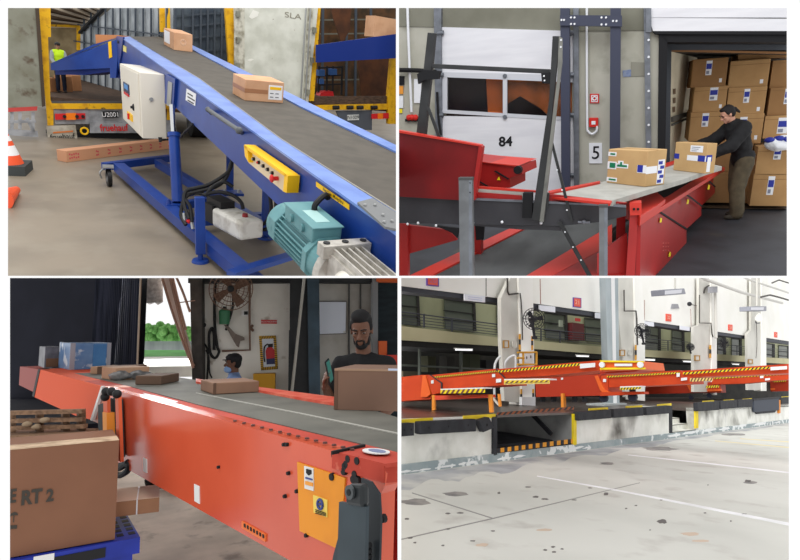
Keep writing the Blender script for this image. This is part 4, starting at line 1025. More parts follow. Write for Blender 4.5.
    for (x, y) in ((561.5, 20), (564, 20), (571, 17.5), (574.5, 17.5), (571, 24), (574.5, 24), (601.5, 17.5), (606, 17.5), (601.5, 24.5), (606, 24.5), (613, 21), (616.5, 21)):
        c = r(x, y, -.362); mb = MB(); mb.cone(c, c - WN * .01, .015, .013, 8); obj('bolt', mb, LAB, cb)
    def pipe(name, pts, rad, m, lab, cat='pipe', off=-.06):
        mb = MB(); mb.tube([r(x, y, off) for x, y in pts], rad, 8, 2); return obj(name, mb, m, None, label=lab, cat=cat, smooth=True)
    pipe('conduit', [(586.8, -3), (586.8, 60), (587.2, 124), (588, 131), (592, 134), (596.5, 131), (597, 126)], .017, LAB, 'thin white conduit running down to the red fire alarm')
    pipe('wall_pipe', [(407.2, -3), (408.5, 40), (411.5, 112)], .022, LAB, 'white vertical pipe on the wall at the far left')
    pipe('black_pipe', [(397, 70), (418, 70.5), (436, 72)], .035, BLACK, 'short black horizontal pipe at the left edge by the white pipe', off=-.12)
    T = thing('fire_sign', 'square red sign with a white ring on the concrete wall', 'sign', r(594.5, 103))
    panel('sign_board', [(590, 93.8), (599, 93.8), (599, 103.2), (590, 103.2)], -.02, .02, mat('sign_red', (206, 40, 32), .5), T)
    mb = MB()
    c0 = (594.5, 98.5)
    for (a, b, c_, e) in ((591.2, 95, 597.8, 95.8), (591.2, 101.3, 597.8, 102.1), (591.2, 95, 592, 102.1), (597, 95, 597.8, 102.1)): mb.prism([r(a, b, -.025), r(c_, b, -.025), r(c_, e, -.025), r(a, e, -.025)], WN * .004)
    mb.ring(r(594.5, 98.5, -.026), WN, .026, .010, 18, 6); obj('sign_symbol', mb, LAB, T)
    T = thing('fire_alarm', 'red manual fire alarm box at the end of the white conduit', 'alarm', r(593.5, 128))
    panel('alarm_box', [(589, 117.8), (598.2, 117.8), (598.2, 127.2), (589, 127.2)], -.07, .07, mat('sign_red', (0, 0, 0)), T, bevel=.008)
    panel('break_glass', [(591.5, 121), (595.5, 121), (595.5, 124.5), (591.5, 124.5)], -.075, .01, LAB, T)
    T = thing('bay_number_sign', 'white square sign with the numeral 5', 'sign', r(595.5, 163))
    panel('sign_board', [(589, 143), (602, 143), (602.2, 163.4), (589.2, 163.4)], -.02, .02, LAB, T)
    text('sign_numeral', '5', r(595.8, 153.3, -.024), X1, UP, (.26, .28), BLACK, T, bold=.005)
    T = thing('wall_notice', 'small torn notice on the wall beside the galvanised channel', 'notice', r(625, 77))
    panel('notice_paper', [(622.5, 70.5), (631, 69.5), (631, 76.5), (623, 77)], -.01, .01, mat('notice_faded', (150, 160, 178), .7, col2=(90, 110, 160), scale=12), T)
    panel('notice_backing', [(631, 62), (646, 62.5), (646, 76), (631, 76.5)], -.012, .01, mat('backing_grey', (140, 138, 126), .8), T)
    # left wall furniture
    T = thing('control_panel_board', 'white paper notices and a switch box on the wall at the left edge', 'notice board', r(405, 125))
    panel('notice_paper', [(414, 79), (421, 79), (421, 103), (414, 103)], -.03, .02, LAB, T)
    for (a, b, c_, e, m) in ((397, 86, 403, 94, mat('notice_orange', (226, 150, 60), .6)), (397, 96, 403, 108, LAB), (397, 109, 402, 113, YEL), (397, 76, 404, 85, BLACK)):
        panel('notice_label', [(a, b), (c_, b), (c_, e), (a, e)], -.03, .02, m, T)
    mb = MB()
    for x in (409, 412, 415.5): mb.ball(r(x, 117.5, -.06), (.05, .05, .05))
    obj('red_beacon', mb, mat('sign_red', (0, 0, 0)), T, smooth=True)
    panel('beacon_bracket', [(405, 119), (420, 119), (420, 121.5), (405, 121.5)], -.06, .06, BLACK, T)
    mb = MB(); mb.tube([r(437, 92, -.12), r(438.5, 118, -.12), r(441, 135, -.12)], .02, 6); obj('black_chain', mb, BLACK, T)

    # ---------------- red conveyor seen behind the chute
    T = thing('rear_conveyor', 'red conveyor nose poking out behind the red chute, before door 84', 'conveyor', z(500, 200))
    e0 = z(515, 176, 1.21); eN = V((-.15, -1, 0)).normalized()
    def e_(x, y, o=0): return pl(x, y, e0 + eN * o, eN)
    mb = MB(); mb.prism([e_(x, y) for x, y in ((460, 158), (516, 167), (521, 165.5), (522, 174), (510, 178), (510, 188), (470, 187))], -eN * .5); bs = obj('boom_side', mb, RED, T)
    mb = MB(); mb.prism([e_(x, y, .02) for x, y in ((465, 160.5), (515, 166.5), (519, 165.5), (470, 161.5))], -eN * .6); obj('boom_rail', mb, RED_O, T)
    mb = MB(); mb.prism([e_(x, y, .012) for x, y in ((494, 171), (496, 170.5), (510, 179), (508, 179.5))], eN * .01); mb.prism([e_(x, y, .012) for x, y in ((478, 181), (480, 181), (492, 188), (489, 188))], eN * .01); obj('slit', mb, BLACK, T)
    mb = MB(); mb.prism([e_(x, y, .012) for x, y in ((497, 180), (499, 176.5), (500.5, 180))], eN * .006); obj('warning_sticker', mb, YEL, T)
    mb = MB(); c = e_(519, 169.5, .02); mb.cone(c, c + eN * .05, .04); obj('end_roller', mb, BLACK, T)
    mb = MB(); mb.box(e_(466, 186) - eN * .25 - UP * .55, (.14, .12, 1.1)); obj('support_leg', mb, RED, T)

    # ---------------- main telescopic conveyor
    C = Q.vp(843, 92); n = C.cross(UP).normalized(); u = n.cross(C).normalized()
    P1 = z(642, 218, .80)
    def S(x, y, o=0.0): return pl(x, y, P1 - n * o, n)     # outer right side plane (o towards the inside of the boom when negative)
    T = thing('telescopic_conveyor', 'red telescopic belt conveyor reaching to the lorry with two labelled cartons on it', 'conveyor', z(640, 300))
    secs = [([(637.5, 221), (642, 217.5), (659, 212), (686.5, 229.5), (686.5, 251), (655, 281), (637.5, 281)], 0),
            ([(659, 212), (686, 195.5), (701.3, 206), (701.3, 215.5), (686.5, 229)], .05),
            ([(686.5, 195.3), (710, 181), (715, 186.3), (715, 193), (701.3, 206)], .10),
            ([(709.5, 181), (724.8, 169.5), (725, 177.5), (715, 186.5)], .14)]
    for i, (px, o) in enumerate(secs):
        mb = MB(); mb.prism([S(x, y, o) for x, y in px], -n * (.06 if i == 0 else .3)); sd = obj('boom_section', mb, RED, T)
    for px in (((659, 212.5), (660.5, 211.5), (687, 228.5), (686.5, 230)), ((686.5, 195.5), (688, 194.7), (702, 205.4), (701.3, 206.8)), ((708.5, 182), (709.8, 181), (715.5, 186.5), (714.7, 187.4))):
        mb = MB(); mb.prism([S(x, y, -.006) for x, y in px], n * .005); obj('section_gap', mb, BLACK, T)
    # which way is outward
    # top flange of the boom
    P2 = S(642, 217.5)
    def B_(x, y, o=0.0): return pl(x, y, P2 + u * o, u)
    mb = MB(); mb.prism([B_(x, y, .004) for x, y in ((642, 219), (725, 167.5), (721, 166), (706, 172), (668, 196), (652, 203), (640, 213.5))], -u * .05); obj('top_rail', mb, RED_O, T)
    mb = MB(); mb.prism([B_(x, y, .05) for x, y in ((611, 201.5), (651.5, 190), (655, 189.7), (665.5, 199), (660, 203.5), (640.5, 216)) ], -u * .1); obj('drum_cover', mb, RED_O, T, bevel=.01)
    mb = MB(); mb.prism([B_(x, y, .0) for x, y in ((664, 199), (656, 190), (684, 180), (709, 171), (703, 175), (685, 186))], -u * .04); obj('belt_shadow_gap', mb, BLACK, T)  # black sheet standing in for the shadow under the belt
    bz = .23
    mb = MB(); mb.prism([B_(x, y, bz) for x, y in ((549, 193.5), (566, 188), (600, 182.5), (668, 164), (690, 160), (722, 166.3), (706, 171), (684, 179), (652, 188.5), (612, 200.5))], -u * .05); bl = obj('upper_belt', mb, BELTG, T)
    mb = MB(); mb.prism([B_(x, y, bz + .012) for x, y in ((545, 196), (548, 194), (612, 200.6), (610, 203.5))], -u * .02); obj('belt_end_bar', mb, RED_O, T)
    mb = MB(); mb.prism([B_(x, y, bz + .02) for x, y in ((548.5, 193), (600, 182.2), (600, 180.8), (548.5, 190.8))], -u * .06); obj('far_belt_rail', mb, RED_O, T); mb = MB(); mb.prism([B_(x, y, bz + .02) for x, y in ((664, 166.5), (690, 158), (688, 156.5), (664, 163.5))], -u * .06); obj('far_belt_rail', mb, RED_O, T)
    for k, (x, y) in enumerate(((660.5, 220), (687.5, 201.5), (708.5, 187), (669.5, 254))):
        mb = MB(); mb.prism([S(x + a, y + b, .15 if 0 else -.012) for a, b in ((-1, 2.6), (-.2, -2.4), (1.2, -1.4), (.6, 2.4))], n * .004); obj('warning_sticker', mb, YEL, T)
    for k in range(9):
        x, y = 663 + (k % 3) * 2.6, 243 + (k // 3) * 3.6; c = S(x, y, -.006); mb = MB(); mb.cone(c, c + n * .006, .006, .005, 8); obj('rivet', mb, mat('rivet_pink', (210, 120, 110), .5), T)
    # front frame posts
    def up_box(x0, x1, yt, yb, dep, m, name, o=0.0, par=T):
        A = S(x0, yb, o); B2 = S(x1, yb, o); Dd = Q.proj(A).z
        mb = MB(); pts = [d(x0, yb, Dd), d(x1, yb, Dd), d(x1, yt, Dd), d(x0, yt, Dd)]; mb.prism(pts, V((0, dep, 0))); return obj(name, mb, m, par)
    dF = Q.proj(P2).z
    def quad(name, px, D_, th, m, par=T, **kw):
        mb = MB(); mb.prism([d(x, y, D_) for x, y in px], V((0, th, 0))); return obj(name, mb, m, par, **kw)
    quad('frame_post', [(630.5, 205), (638.5, 204), (634.5, 282), (625.5, 282)], dF - .12, .1, RED)
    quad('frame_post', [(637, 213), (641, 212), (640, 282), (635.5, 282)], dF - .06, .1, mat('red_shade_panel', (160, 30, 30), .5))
    quad('frame_head', [(629.5, 203), (641.5, 202.5), (641.5, 215), (630, 215.5)], dF - .14, .12, RED_O)
    quad('lower_body', [(597, 254), (627, 233), (630, 282), (597, 282)], dF - .02, .03, RED)
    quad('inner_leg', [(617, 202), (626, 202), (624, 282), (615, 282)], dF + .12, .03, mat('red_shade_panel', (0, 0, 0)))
    for (x, y) in ((634, 209), (638, 209)):
        c = d(x, y, dF - .15); mb = MB(); mb.cone(c, c - V((0, .01, 0)), .012, .012, 8); obj('bolt', mb, BLACK, T)
    # lower belt between two red strips
    zl = .12; PL = z(527.5, 275, .31)
    def L_(x, y, o=0.0): return pl(x, y, PL + u * o, u)
    mb = MB(); mb.prism([L_(x, y) for x, y in ((425, 279), (531, 225), (600, 215), (640, 210), (600, 236), (520, 280))], -u * .05); obj('lower_belt', mb, BELTD, T)
    mb = MB(); mb.prism([L_(x, y, .02) for x, y in ((402, 279), (518, 224.5), (532, 224.5), (424, 279))], -u * .08); obj('lower_rail', mb, RED_O, T)
    mb = MB(); mb.prism([L_(x, y, .02) for x, y in ((519, 280), (598, 233), (612, 224), (612, 243), (598, 251.5), (544, 280))], -u * .08); obj('lower_rail', mb, RED_O, T)
    mb = MB(); mb.prism([L_(x, y, .018) for x, y in ((544, 280), (598, 251.5), (612, 243), (625, 280))], -u * .12); obj('lower_side', mb, RED, T)

    # ---------------- feeding belt with its dark side panels and arms
    F0 = z(500, 200, 1.03); FN = V((-.02, -1, 0)).normalized()
    def f_(x, y, o=0.0): return pl(x, y, F0 + FN * o, FN)
    T = thing('cross_conveyor', 'dark sided feeding conveyor crossing in front with two black raised arms', 'conveyor', z(500, 290))
    mb = MB(); mb.prism([f_(x, y) for x, y in ((390, 194.5), (478, 199), (525, 203), (600, 204.5), (626, 206.5), (626, 216), (600, 222), (560, 226), (450, 224), (390, 223))], -FN * .05); obj('side_panel', mb, SIDE, T)
    mb = MB(); mb.prism([f_(x, y, .01) for x, y in ((390, 194), (480, 198.5), (600, 204), (626, 206), (626, 207.6), (600, 205.8), (480, 200.5), (390, 196))], -FN * .05); obj('top_lip', mb, GALV, T)
    mb = MB(); mb.prism([f_(x, y, -.02) for x, y in ((450, 224), (560, 226.5), (561, 231), (545, 230), (520, 229.5), (490, 227))], -FN * .05); obj('lower_tray', mb, SIDE, T)
    for x, y in ((407.5, 224), (418, 223), (436, 225.5), (473, 223), (502, 222), (541, 223)):
        c = f_(x, y, .02); mb = MB(); mb.ball(c, .014); obj('roller_bolt', mb, LAB, T)
    mb = MB(); mb.cone(f_(578, 222, .02), f_(590, 222.5, .02), .012); mb.ball(f_(584, 222, .03), .02); obj('roller_shaft', mb, STEEL_ if False else GALV, T)
    mb = MB(); mb.prism([f_(x, y, .0) for x, y in ((436, 226), (459, 229), (457, 238), (452, 233))], -FN * .04); obj('bracket', mb, BLACK, T); mb = MB(); mb.prism([f_(x, y, -.3) for x, y in ((475, 226), (484, 226), (483, 240), (476, 240))], -FN * .04); obj('bracket', mb, BLACK, T)
    # red border rails above the dark side
    mb = MB(); mb.prism([f_(x, y, -.04) for x, y in ((474, 186), (545, 191.5), (545, 193.3), (474, 188.6))], -FN * .03); obj('red_rail', mb, RED_O, T)
    mb = MB(); mb.prism([f_(x, y, -.03) for x, y in ((474, 188.6), (530, 193), (530, 201), (523, 200.5), (521, 195.5), (474, 192))], -FN * .03); obj('pale_strip', mb, BELTG, T)
    mb = MB(); mb.prism([f_(x, y, -.02) for x, y in ((474, 192), (522, 195.5), (522, 202), (474, 199.5))], -FN * .03); obj('red_rail', mb, RED, T)
    mb = MB(); mb.prism([f_(x, y, -.035) for x, y in ((546, 194), (610, 201), (627, 203), (600, 205), (546, 203.5))], -FN * .03); obj('red_rail', mb, RED, T)
    # chute
    mb = MB(); mb.prism([f_(x, y, .03) for x, y in ((390, 130), (480, 145.5), (473, 201), (390, 196))], -FN * .03); ch = obj('chute_wall', mb, REDD, T)
    mb = MB(); mb.prism([f_(x, y, .06) for x, y in ((479, 145), (482.4, 146.8), (475, 200), (471, 200))], -FN * .09); obj('chute_edge', mb, RED, ch)
    mb = MB(); mb.prism([f_(x, y, .05) for x, y in ((390, 129), (481, 145), (481, 146.6), (390, 131.2))], -FN * .08); obj('chute_lip', mb, RED_O, ch)
    # lower red body at the left
    mb = MB(); mb.prism([f_(x, y, -.25) for x, y in ((390, 223), (449, 230), (457, 240), (408, 254), (390, 260))], -FN * .04); obj('hopper_side', mb, RED, T)
    mb = MB(); mb.prism([f_(x, y, -.2) for x, y in ((399, 223), (407.5, 224), (408, 282), (399, 282))], -FN * .06); obj('hopper_leg', mb, RED, T)
    # arms
    def bar(name, px, o, th, m, par=T, **kw):
        mb = MB(); mb.prism([f_(x, y, o) for x, y in px], -FN * th); return obj(name, mb, m, par, **kw)
    AL = mat('arm_grey', (128, 128, 122), .4, metal=.3, col2=(108, 108, 104), scale=6)
    bar('raised_arm', [(427.5, 32.5), (435, 33), (424.5, 142), (415.5, 140)], -.03, .06, BLK, bevel=.004)
    bar('raised_arm', [(552.5, 36), (560, 36), (541, 222), (531.5, 219.5), (549, 100)], .06, .05, BLK, bevel=.004)
    bar('arm_edge', [(559, 36), (562, 38), (562, 62), (543.5, 222), (539.5, 221.5), (557, 80)], .065, .04, AL)
    bar('arm_cross_bar', [(432, 63.7), (550, 69.2), (550, 73.8), (432, 68.2)], .0, .05, BLK, bevel=.004)
    bar('clamp', [(541, 73), (551, 72.5), (551, 84), (542, 83)], .05, .06, BLACK)
    bar('clamp', [(417, 74), (424, 70), (440, 71), (438, 79), (424, 80), (418, 84)], .03, .05, BLACK)
    for (x, y) in ((544, 76), (544.5, 80.5), (561, 40), (560.8, 47)):
        c = f_(x, y, .075); mb = MB(); mb.cone(c, c + FN * .006, .008, .007, 8); obj('bolt', mb, LAB, T)
    bar('brace', [(426.3, 107), (428.8, 106.5), (442, 141), (439, 141.5)], .0, .02, BLK)
    bar('brace', [(550, 141), (552.5, 140.5), (573, 221), (570.5, 223)], .03, .02, BLK)
    bar('brace', [(557.5, 222.5), (561, 221), (594.5, 281), (590, 281)], .05, .02, BLK)
    for (x, y) in ((557, 170), (562, 190), (567, 210), (565, 232), (573, 247), (581, 260)):
        c = f_(x, y, .055); mb = MB(); mb.cone(c, c + FN * .006, .008, .007, 8); obj('bolt', mb, LAB, T)
    bar('arm_socket', [(523, 193), (532, 193), (532, 218), (522, 218)], .04, .08, BLACK)
    bar('arm_socket', [(543, 193), (549, 193.5), (548, 207), (543, 207)], .04, .05, BLK)
    # the two grey posts
    PG = 3.1
    def gpost(px, D_, lab):
        T = thing('steel_post', lab, 'post', d((px[0][0] + px[1][0]) / 2, 279, D_))
        mb = MB(); mb.prism([d(x, y, D_) for x, y in px], V((0, .05, 0))); p = obj('post_tube', mb, GREY, T, bevel=.003)
        (x0, y0), (x1, y1) = px[0], px[1]
        mb = MB(); mb.prism([d(x, y, D_ - .002) for x, y in ((x0 - .4, y0 - .3), (x1 + .3, y1 - .3), (x1 + .3, y1 + 2.2), (x0 - .4, y0 + 2.2))], V((0, .056, 0))); obj('post_cap', mb, mat('cap_dark', (66, 66, 66), .5), T)
        for k in range(2 if x0 < 500 else 0):
            c = d(x1 - 2, y1 + 5 + k * 9.5, D_ - .001); mb = MB(); mb.cone(c, c - V((0, .002, 0)), .006, .006, 10); obj('bolt_hole', mb, BLACK, T)
        mb = MB(); mb.prism([d(x, y, D_ - .001) for x, y in ((x1 - 3.2, y1 + 1), (x1, y1 + 1), (x1 - .0, 282), (x1 - 3.2, 282))], V((0, .003, 0))); obj('post_edge', mb, GALV, T)
    gpost([(458.6, 178), (472, 178), (473.5, 282), (460, 282)], 4.6, 'grey square steel post standing before the red chute')
    gpost([(599.2, 205.5), (607.5, 205.5), (607.5, 282), (599, 282)], 4.6, 'shorter grey steel post left of the red conveyor frame')

    # ---------------- cartons on the belt
    def onb(p): return B_(p[0], p[1], bz + .002)
    def bbox(pA, pB, pC, ytop, m, lab):
        A, B, Cc = onb(pA), onb(pB), onb(pC); X = B - A; yd = u.cross(X.normalized()); dpv = (Cc - B)
        if yd.dot(dpv) < 0: yd = -yd
        lo_, hi_ = 0.0, 3.0
        for _ in range(40):
            m_ = (lo_ + hi_) / 2
            if Q.proj(B + yd * m_).x < pC[0]: lo_ = m_
            else: hi_ = m_
        dp_ = lo_; h = solve_h(A, u, ytop); T = thing('parcel_carton', lab, 'box', A)
        pts = [A, B, B + yd * dp_, A + yd * dp_]; mb = MB(); mb.hexa(pts + [p + u * h for p in pts]); obj('carton_body', mb, m, T, bevel=.006)
        sticker('top_tape', T, A + u * h, X, yd * dp_, 0, .46, 1, .54, KRAFT2, .002)
        return T, A, X, yd * dp_, u * h
    T1, A, X, Y, Z = bbox((606.5, 182.5), (644.7, 187), (664, 180.3), 149, KRAFT3, 'large carton with green tape and blue labels in the middle of the belt')
    for (u0, v0, u1, v1) in ((.0, .80, .22, .92), (.0, .42, .24, .64), (.20, .47, .55, .60), (.0, .05, .28, .17), (.28, .52, .42, .68)):
        sticker('green_label', T1, A, X, Z, u0, v0, u1, v1, LAB, .002); sticker('green_print', T1, A, X, Z, u0 + .06, v0 + .035, u1 - .03, v1 - .035, GRN, .004)
    sticker('blue_label', T1, A, X, Z, .78, .38, 1, .60, LAB, .002); sticker('blue_print', T1, A, X, Z, .79, .40, .92, .60, BLU, .004)
    AX = A + X
    sticker('blue_label', T1, AX, Y, Z, 0, .36, .55, .56, LAB, .002); sticker('blue_label', T1, AX, Y, Z, .58, .04, .92, .72, LAB, .003)
    for k in range(5): sticker('blue_print', T1, AX, Y, Z, .6 + (k % 2) * .1, .07 + k * .13, .8 + (k % 2) * .1, .16 + k * .13, BLU, .005)
    T2, A, X, Y, Z = bbox((673, 170), (704.3, 173.8), (714, 168), 142, KRAFT3, 'carton held by the worker in black at the far end of the belt')
    sticker('white_label', T2, A, X, Z, .50, .70, .88, .92, LAB, .002)
    for k in range(3): sticker('label_print', T2, A, X, Z, .54, .73 + .06 * k, .70 + .05 * k, .75 + .06 * k, mat('label_grey_print', (0, 0, 0)), .004)
    sticker('blue_label', T2, A, X, Z, .0, .42, .16, .60, BLU, .002); sticker('blue_label', T2, A, X, Z, .42, .40, 1, .58, LAB, .002); sticker('blue_print', T2, A, X, Z, .76, .40, .97, .60, BLU, .004)
    AX = A + X; sticker('blue_label', T2, AX, Y, Z, 0, .40, .6, .62, BLU, .002); sticker('white_label', T2, AX, Y, Z, .15, .05, .5, .55, LAB, .003)

    # ---------------- worker
    P = z(733, 217.5); s = 1.0
    D0 = Q.proj(P).z; s = 117 / FPX * D0 / 1.72 * .94
    J = dict(STAND)
    J.update(pelvis=(0, -.02, .92), waist=(0, .03, 1.08), chest=(0, .09, 1.27), neck=(0, .17, 1.43), head=(0, .27, 1.56),
             shL=(.19, .10, 1.37), shR=(-.19, .10, 1.37), elL=(.24, .26, 1.13), wrL=(.16, .47, 1.02), elR=(-.22, .33, 1.17), wrR=(-.14, .56, 1.12),
             hipL=(.09, -.02, .88), hipR=(-.09, -.02, .88), knL=(.12, .05, .48), knR=(-.10, -.02, .48), anL=(.13, .02, .09), anR=(-.10, -.10, .09),
             handL=(.13, .56, 1.02), handR=(-.10, .65, 1.11), palmL=(-.5, .2, -.8), palmR=(.3, .1, -1))
    skin = mat('skin_pale', (196, 146, 124), .55); hair = mat('hair_dark', (30, 26, 26), .7)
    person('person', 'worker in a black jacket and olive work trousers bending over the far carton', P, (-1, -.28), s, J,
           dict(shirt=mat('jacket_black', (30, 30, 32), .8), shirt_name='jacket', shirt_grow=.045, skirt=True, collar=True, wr=.014, trousers=mat('olive_trousers', (88, 78, 60), .85, col2=(72, 64, 50), scale=9), tr_grow=.03, shoes=mat('shoe_brown', (60, 54, 46), .8)),
           skin=skin, hairm=hair, hair='ponytail', vox=.011, look=(0, .85, -.5))
    lamp('dock_lamp', 'AREA', (-1.0, 4.0, 6.0), (0.5, 6, 0), 260, 5, 4, color=(.95, .97, 1))
build_tr()
# =====================================================================================
# stage 3: orange telescopic conveyor going into a dark container
# =====================================================================================
Q = Stage('container_unloading', (10, 278, 397.6, 575), (330, -4370), True, -103, 1.5)
def build_bl():
    NAVY = mat('container_dark', (16, 18, 30), .85, col2=(22, 24, 36), scale=1.5)
    NAVY2 = mat('container_side_dark', (44, 46, 58), .95, spec=.05, col2=(22, 24, 32), scale=2, stretch=(1, 1, .3))
    ORG = mat('beam_orange', (204, 84, 54), .22, spec=.5, col2=(194, 76, 48), scale=2, bump=.015, bscale=3)
    ORG2 = mat('beam_red_orange', (182, 68, 52), .65, spec=.2, col2=(168, 58, 44), scale=5, col3=(222, 130, 104), scale3=9, lo3=.62, hi3=.75)
    REDD = mat('end_red', (150, 30, 24), .4)
    BELT = mat('belt_grey_bl', (102, 100, 92), .7, col2=(88, 87, 80), scale=4)
    WALL = mat('painted_wall', (226, 224, 216), .8, col2=(208, 206, 198), scale=1.5, col3=(160, 150, 136), scale3=5, lo3=.64, hi3=.74)
    DARK = mat('steel_dark', (34, 36, 38), .6, col2=(44, 46, 48), scale=3)
    SLATE = mat('steel_slate_blue', (62, 82, 96), .6, col2=(46, 60, 70), scale=2)
    FLOOR = mat('dusty_concrete', (206, 192, 176), .75, col2=(176, 164, 150), scale=2.2, col3=(140, 130, 120), scale3=5, lo3=.58, hi3=.72, bump=.05, bscale=20)
    KR = mat('carton_brown', (132, 88, 62), .8, col2=(122, 80, 56), scale=3)
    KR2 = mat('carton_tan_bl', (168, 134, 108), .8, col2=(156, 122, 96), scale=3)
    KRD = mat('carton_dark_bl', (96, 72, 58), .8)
    WHITE = mat('white_bl', (214, 214, 212), .6); BLACK = mat('black_bl', (20, 20, 22), .6)
    YEL = mat('panel_amber', (222, 140, 30), .5, col2=(208, 126, 26), scale=4)
    z = Q.z; d = Q.d; pl = Q.pl
    mb = MB(); mb.box((1.5, 9, -.06), (14, 24, .12)); struct('floor', mb, FLOOR)
    # wall at the back, facing the eye
    W0 = d(260, 340, 8.6); WN = Q.ray(300, Q.proj(z(300, 500)).y * 0 + 345); WN = V((WN.x, WN.y, 0)).normalized(); WX = WN.cross(UP).normalized()
    def r(x, y, off=0.0): return pl(x, y, W0 + WN * off, WN)
    def panel(name, px, off, th, m, parent=None, **kw):
        mb = MB(); mb.prism([r(x, y, off) for x, y in px], WN * th); return obj(name, mb, m, parent, **kw)
    mb = MB(); mb.prism([r(x, y) for x, y in ((196, 260), (293, 260), (293, 470), (194, 470))], WN * .2); struct('wall_back', mb, WALL)
    mb = MB(); mb.prism([r(x, y, .3) for x, y in ((316, 260), (376, 260), (376, 470), (316, 470))], WN * .2); struct('wall_side', mb, mat('cabin_wall', (190, 188, 182), .8, col2=(150, 142, 132), scale=1.5))
    mb = MB(); mb.prism([r(x, y, .1) for x, y in ((374, 260), (420, 260), (420, 470), (374, 470))], WN * .2); struct('wall_far_right', mb, mat('teal_dark_wall', (26, 40, 46), .7, col2=(18, 28, 34), scale=3, stretch=(1, 1, 6)))
    mb = MB(); mb.prism([r(x, y, -.12) for x, y in ((188, 272), (380, 272), (380, 282.5), (188, 283))], WN * .2); struct('trim_lintel', mb, DARK)
    mb = MB(); mb.prism([r(x, y, -.25) for x, y in ((189.5, 262), (201.5, 262), (203.5, 470), (194, 470))], WN * .25); struct('wall_post_left', mb, mat('post_dark_worn', (70, 66, 62), .7, col2=(46, 44, 42), scale=4))
    mb = MB(); mb.prism([r(x, y, -.35) for x, y in ((290, 262), (312, 262), (314, 470), (289, 470))], WN * .5); mb.prism([r(x, y, -.35) for x, y in ((289, 330), (294, 330), (294, 470), (287, 470))], WN * .3); struct('wall_column', mb, DARK)
    mb = MB(); mb.prism([r(x, y, -.45) for x, y in ((307, 262), (319, 262), (321, 470), (310, 470))], WN * .35); struct('wall_column_blue', mb, SLATE)
    mb = MB(); mb.prism([r(x, y, -.2) for x, y in ((372.5, 262), (378, 262), (378, 470), (373, 470))], WN * .2); struct('trim_frame', mb, mat('frame_light_grey', (120, 122, 124), .6))
    def solo(name, px, off, th, m, label, cat, **kw): return panel(name, px, off, th, m, None, label=label, cat=cat, **kw)
    mb = MB(); mb.cone(r(306, 262, -.6), r(291.5, 395, -.6), .022); obj('leaning_pole', mb, mat('pole_pale', (160, 158, 150), .5), label='thin pale pole leaning against the dark column', cat='pole', smooth=True)
    # cabin door with white board
    T = thing('notice_board', 'white board fixed on the grey cabin wall beside the dark-haired man', 'board', r(333, 334, .2))
    panel('board_sheet', [(319.5, 302), (346, 302), (345.5, 333), (320, 334)], .24, .03, mat('board_white', (222, 228, 240), .6), T)
    panel('board_frame', [(318.8, 301.2), (346.8, 301.2), (346.2, 334), (319, 335)], .27, .02, mat('board_frame', (120, 118, 116), .6), T)
    mb = MB(); mb.ball(r(344.5, 332, .2), .02); obj('door_knob', mb, WHITE, T, smooth=True)
    for x, yb in ((349, 360), (360.5, 345)):
        mb = MB(); mb.cone(r(x, 262, .26), r(x, yb, .26), .015); obj('wall_conduit', mb, mat('conduit_grey', (84, 84, 82), .6), label='thin grey conduit running down the cabin wall ' + ('right of the white board' if x < 355 else 'above the head of the dark-haired man'), cat='conduit', smooth=True)
    # fan
    T = thing('wall_fan', 'rusty round wall fan above the green pot', 'fan', r(231, 310, -.35))
    c = r(231, 289, -.4); mb = MB()
    for R in (.315, .25, .19, .12, .06): mb.ring(c, WN, R, .007, 30, 5)
    for k in range(28):
        q = 2 * math.pi * k / 28; dv = WX * math.cos(q) + UP * math.sin(q); mb.tube([c + dv * .05 - WN * .05, c + dv * .2 - WN * .04, c + dv * .315], .0035, 4, 1)
    obj('fan_cage', mb, mat('rusty_cage', (120, 92, 76), .7), T)
    for k in range(4):
        q = math.pi / 2 * k + .5; dv = WX * math.cos(q) + UP * math.sin(q); sv = WN.cross(dv)
        mb = MB(); mb.prism([c + WN * .03 + dv * .05 - sv * .03, c + WN * .03 + dv * .26 - sv * .09, c + WN * .07 + dv * .28 + sv * .06, c + WN * .07 + dv * .06 + sv * .04], WN * .006); obj('fan_blade', mb, mat('fan_blade_brown', (104, 78, 64), .6), T)
    mb = MB(); mb.ball(c - WN * .03, (.055, .05, .055)); mb.cone(c, c + WN * .3, .05, .06); obj('fan_motor', mb, DARK, T, smooth=True)
    mb = MB(); mb.tube([c + WN * .2, c + WN * .25 - UP * .25, r(226, 330, -.03)], .02); obj('fan_bracket', mb, DARK, T)
    # green pot, bag, pipes
    T = thing('green_canister', 'green plastic canister hanging on the wall under the fan', 'canister', r(224.5, 325, -.15))
    c = r(224.5, 317, -.15); mb = MB(); mb.cone(c - UP * .11, c + UP * .08, .075, .085, 18); mb.ball(c + UP * .08, (.085, .085, .05)); obj('canister_body', mb, mat('green_plastic', (50, 110, 76), .4), T, smooth=True)
    mb = MB(); mb.cone(c + UP * .11, c + UP * .16, .03); obj('canister_neck', mb, DARK, T)
    mb = MB(); mb.add([r(x, y, -.08 - .05 * (i % 2)) for i, (x, y) in enumerate(((224, 325), (228, 327), (236, 334), (244, 337), (244.5, 340), (240, 341), (239, 347.5), (236.5, 346), (233, 340), (229, 332)))], [(0, 1, 9), (1, 2, 8, 9), (2, 7, 8), (2, 3, 4, 5), (2, 5, 6, 7)])
    o = obj('hanging_rag', mb, mat('rag_grey', (122, 112, 104), .9), label='crumpled grey rag hanging below the green canister', cat='rag')
    sm = o.modifiers.new('thick', 'SOLIDIFY'); sm.thickness = .03
